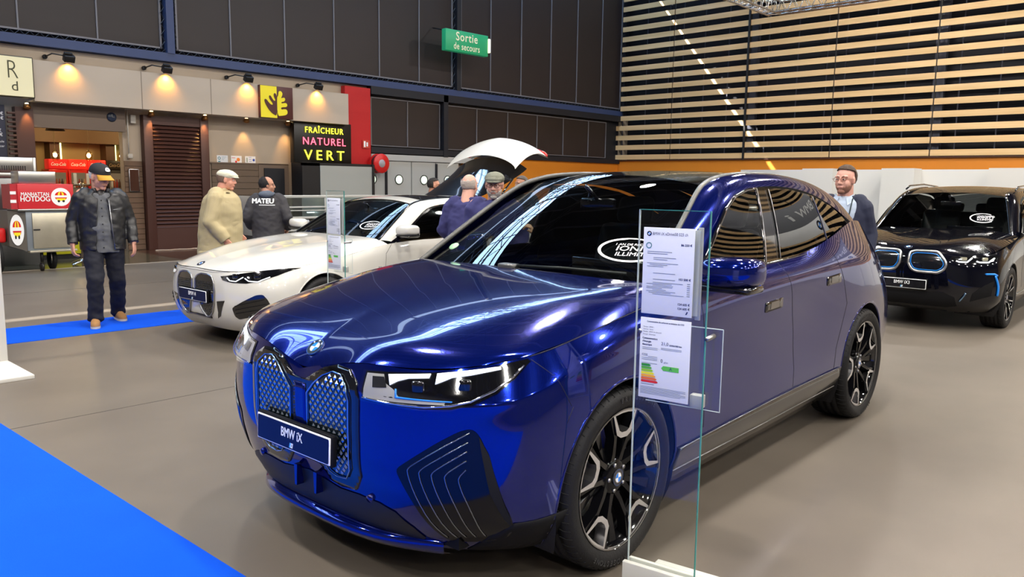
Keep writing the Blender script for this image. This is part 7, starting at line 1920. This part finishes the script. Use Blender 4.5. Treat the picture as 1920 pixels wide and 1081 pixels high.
# --- man with lettered jacket, from behind
def man_mateu():
    P = dict(elL=(-.07, .29, 1.16), elR=(-.07, -.29, 1.16), wrL=(.13, .26, 1.0), wrR=(.13, -.26, 1.0), curlL=1.0, curlR=1.0)
    t, body, T, J, k = build_person('man seen from behind in dark grey jacket lettered MATEU', (5.72, 9.95, 0), radians(50), 1.655, P, skin=(.48, .24, .16), voxel=.007, stout=1.05, head_yaw=-78, hair=(.012, .010, .010), hair_style='bald_top', brow=(.02, .015, .01))
    GJ = mat('charcoal_softshell', (.038, .036, .042), .7, bump=.2, bump_scale=200)
    j = MB(); coat_shell(j, J, k, .84, 1.47, girth=1.16); sleeves(j, J, k, (.090, .074, .062)); jo = fuse(j, 'softshell_jacket', GJ, t, .010, 2, .009, 8, seed=7)
    h = MB(); h.ell((-.075, 0, 1.49 * k), (.075, .105, .055), None, 20, 10); h.tube([(.07 * cos(a), .09 * sin(a), 1.50 * k + .01 * cos(a)) for a in np.linspace(.6, 2 * pi - .6, 20)], .022, 8); fuse(h, 'hood', mat('blue_grey_hood', (.09, .11, .15), .8), jo, .009, 2, .006, 14)
    # lettering follows the curved back
    pr = MB(); dg = bpy.context.evaluated_depsgraph_get(); bv = BVHTree.FromPolygons([v.co for v in jo.data.vertices], [tuple(p.vertices) for p in jo.data.polygons])
    def back(mb, txt, size, y0, z0, sx, bold):
        q = MB(); q.text(txt, size, frame((-.6, y0, z0), (0, -1, 0), (0, .05, 1)), bold=bold, ext=0, sx=sx)
        vs = []
        for p in q.v:
            h_, n_, i_, d_ = bv.ray_cast(Vector(p), Vector((1, 0, 0))); vs.append(h_ + Vector((-.010, 0, 0)) if h_ else Vector((-.19, p[1], p[2])))
        mb.add(vs, q.f, False)
    back(pr, 'MATEU', .092, .04, 1.395 * k, 1.0, .004); back(pr, 'bodega', .034, -.02, 1.262 * k, 1.9, .001) if False else None
    pr.add([(-.01 + a, b, c) for a, b, c in [(bv.ray_cast(Vector((-.6, y, (1.335 + zz) * k)), Vector((1, 0, 0)))[0] or Vector((-.19, y, 1.26))) + Vector((.005, 0, 0)) for y in np.linspace(.09, -.12, 8) for zz in (0, .010)]], [(2 * i, 2 * i + 1, 2 * i + 3, 2 * i + 2) for i in range(7)], False)
    pr.build('jacket_lettering', WHITE_VINYL, jo)
    trousers(t, J, k, mat('dark_trousers', (.012, .013, .018), .8))
    for s_ in 'LR': shoe(t, J['ank' + s_], k, 0, BLK, BLK)
# --- bald man in blue shirt and capped man with glasses between the cars
def man_blue():
    P = dict(lean=.3, elL=(-.02, .28, 1.14), elR=(.0, -.28, 1.14), wrL=(.16, .22, 1.0), wrR=(.16, -.22, 1.0))
    t, body, T, J, k = build_person('bald man in dark blue shirt seen from behind between the cars', (5.78, 6.02, 0), radians(18), 1.70, P, skin=(.60, .32, .24), voxel=.007, stout=1.1, head_yaw=-6, hair=(.42, .36, .32), hair_style='fringe')
    j = MB(); coat_shell(j, J, k, .80, 1.47, girth=1.15, lean=.3); sleeves(j, J, k, (.090, .075, .060)); bs = fuse(j, 'blue_shirt', mat('shirt_navy_linen', (.035, .035, .13), .85, bump=.25, bump_scale=200), t, .010, 2, .012, 8, seed=9)
    c = MB(); c.tube([(.078 * cos(a) + .045, .088 * sin(a), 1.475 * k + .012 * cos(a)) for a in np.linspace(.5, 2 * pi - .5, 20)], .020, 8, flat=1.8); c.build('collar', mat('shirt_navy_linen', (.035, .035, .13)), bs)
    trousers(t, J, k, mat('dark_trousers', (.012, .013, .018), .8))
    for s_ in 'LR': shoe(t, J['ank' + s_], k, 0, BLK, BLK)
def man_glasses():
    P = dict(wrL=(.14, .22, .98), wrR=(.14, -.22, .98))
    t, body, T, J, k = build_person('bearded man with glasses and grey green flat cap looking over the windscreen', (5.24, 5.09, 0), radians(-141), 1.715, P, skin=(.58, .30, .23), voxel=.005, stout=1.15, head_yaw=-2, head_pitch=6, hair=(.5, .47, .43), hair_style='fringe', brow=(.35, .3, .27))
    flat_cap(body, T, mat('olive_cap', (.15, .155, .12), .8, noise_amt=.3, noise_scale=60, bump=.3, bump_scale=260)); glasses(body, T, mat('glasses_black', (.01, .01, .01), .3))
    beard(body, T, mat('beard_grey', (.36, .33, .30), .9, bump=.6, bump_scale=160))
    j = MB(); coat_shell(j, J, k, .80, 1.47, girth=1.12); sleeves(j, J, k); fuse(j, 'navy_shirt', mat('shirt_navy_linen', (.035, .035, .13), .85), t, .011, 2, .01, 8)
    trousers(t, J, k, mat('dark_trousers', (.012, .013, .018), .8))
    for s_ in 'LR': shoe(t, J['ank' + s_], k, 0, BLK, BLK)
def man_suit():
    P = dict(shL=(0, .150, 1.425), shR=(0, -.150, 1.425), elL=(-.05, .215, 1.14), elR=(-.05, -.215, 1.14), wrL=(.05, .23, .88), wrR=(.05, -.23, .88))
    t, body, T, J, k = build_person('man in navy suit with round glasses and a lanyard behind the blue car', (7.52, 2.75, 0), radians(-172), 1.81, P, skin=(.62, .33, .26), voxel=.005, stout=1.15, head_yaw=-14, head_pitch=0, hair=(.06, .035, .022), hair_style='short', brow=(.05, .03, .02))
    glasses(body, T, mat('glasses_copper', (.25, .10, .06), .3, metal=.6))
    beard(body, T, mat('beard_brown', (.24, .115, .08), .9), -.35, False)
    SB = mat('shirt_light_blue', (.42, .50, .62), .7)
    s = MB(); coat_shell(s, J, k, .85, 1.47, girth=.95); fuse(s, 'light_blue_shirt', SB, t, .009, 2, .004, 9)
    c = MB()
    for q in (1, -1): c.add([Vector(p) * k for p in [(.02, q * .078, 1.50), (.088, q * .030, 1.465), (.122, q * .050, 1.40), (.085, q * .088, 1.435)]], [(0, 1, 2, 3)], False)
    co = c.build('shirt_collar', SB, t); m_ = co.modifiers.new('s', 'SOLIDIFY'); m_.thickness = .005
    NV = mat('navy_suit', (.012, .016, .042), .75, bump=.15, bump_scale=300)
    j = MB(); coat_shell(j, J, k, .78, 1.475, girth=1.04, gap=lambda z: .14 + .62 * max(0, (z - 1.02)) / .45); sleeves(j, J, k, (.088, .070, .056)); jo = fuse(j, 'suit_jacket', NV, t, .009, 2, .007, 7, seed=12)
    l = MB()
    for q in (1, -1): l.tube([Vector(p) * k for p in [(-.02, q * .085, 1.495), (.075, q * .082, 1.455), (.135, q * .075, 1.33), (.160, q * .04, 1.10), (.152, 0, 1.02)]], [.006] * 5, 6); 
    l.build('lanyard', mat('lanyard_black', (.015, .03, .035), .7), t)
    bd = MB(); bd.mat(BLK).rbox(.155, .160, -.035, .035, .93, 1.03, .003, Matrix.Scale(k, 4)); bd.mat(mat('badge_teal', (.03, .30, .33), .5)).box(.1605, .161, -.03, .03, 1.005, 1.02, Matrix.Scale(k, 4)); bd.mat(WHITE_VINYL).box(.1605, .161, -.025, .01, .965, .975, Matrix.Scale(k, 4)); bd.build('name_badge', None, t)
    trousers(t, J, k, NV)
    for s_ in 'LR': shoe(t, J['ank' + s_], k, 0, BLK, BLK)
def man_far(label, loc, rz, H, skin, hair, cloth, yaw=0, style='short'):
    t, body, T, J, k = build_person(label, loc, rz, H, {}, skin=skin, voxel=.008, head_yaw=yaw, hair=hair, hair_style=style, brow=hair)
    j = MB(); coat_shell(j, J, k, .80, 1.47, girth=1.12); sleeves(j, J, k); fuse(j, 'jacket', cloth, t, .012, 2, .008, 8)
    trousers(t, J, k, mat('dark_trousers', (.012, .013, .018), .8))
    for s_ in 'LR': shoe(t, J['ank' + s_], k, 0, BLK, BLK)
def watcher():
    P = dict(elL=(.10, .24, 1.12), wrL=(.34, .12, 1.33), hdL=(.55, .05, .75), hnL=(.6, -.3, -.3), curlL=.75, elR=(-.02, -.26, 1.10), wrR=(.14, -.22, .92))
    t, body, T, J, k = build_person('person in black with pale green mask and raised hand, seen through the blue windscreen', (5.23, 4.24, 0), radians(150), 1.57, P, skin=(.50, .29, .16), voxel=.007, head_yaw=-10, hair=(.16, .10, .05), hair_style='short')
    j = MB(); coat_shell(j, J, k, .80, 1.47, girth=1.05); capsule(j, [J['shL'], J['elL']], [.08, .066]); capsule(j, [J['shR'], J['elR'], J['wrR']], [.08, .066, .05]); fuse(j, 'black_top', mat('top_black', (.012, .012, .014), .8), t, .010, 2, .006, 9)
    m_ = MB(); m_.ell((.062, 0, -.055), (.050, .058, .050), T, 16, 10); m_.build('face_mask', mat('mask_green', (.42, .62, .50), .7), body)
    w = MB(); q = J['wrL'] - Vector(P['hdL']) * .02; ax = Vector(P['hdL']).normalized(); a = ax.orthogonal().normalized(); b = ax.cross(a); w.tube([q + a * .036 * cos(s) + b * .036 * sin(s) for s in [2 * pi * i / 16 for i in range(16)]], .007, 6, closed=True); w.build('wrist_watch', CHROME, body)
    trousers(t, J, k, mat('dark_trousers', (.012, .013, .018), .8))
    for s_ in 'LR': shoe(t, J['ank' + s_], k, 0, BLK, BLK)
ix = build_ix(); build_i4(); build_ix3()
man_leather(); man_beige(); man_mateu(); man_blue(); man_glasses(); man_suit(); watcher()
man_far('dark haired man in brown jacket in profile beyond the white car', (8.55, 9.72, 0), radians(-40), 1.67, (.42, .20, .13), (.012, .009, .008), mat('brown_jacket', (.12, .05, .03), .8))
man_far('man with short greying hair beyond the white car, before the orange wall', (9.0, 8.16, 0), radians(-165), 1.715, (.45, .22, .14), (.09, .075, .07), mat('dark_jumper', (.03, .025, .025), .8), -30)
man_far('dark haired head low beside the raised hatch, behind the man in brown', (9.35, 9.95, 0), radians(-120), 1.60, (.42, .20, .13), (.03, .015, .012), mat('grey_jumper', (.05, .05, .055), .8))
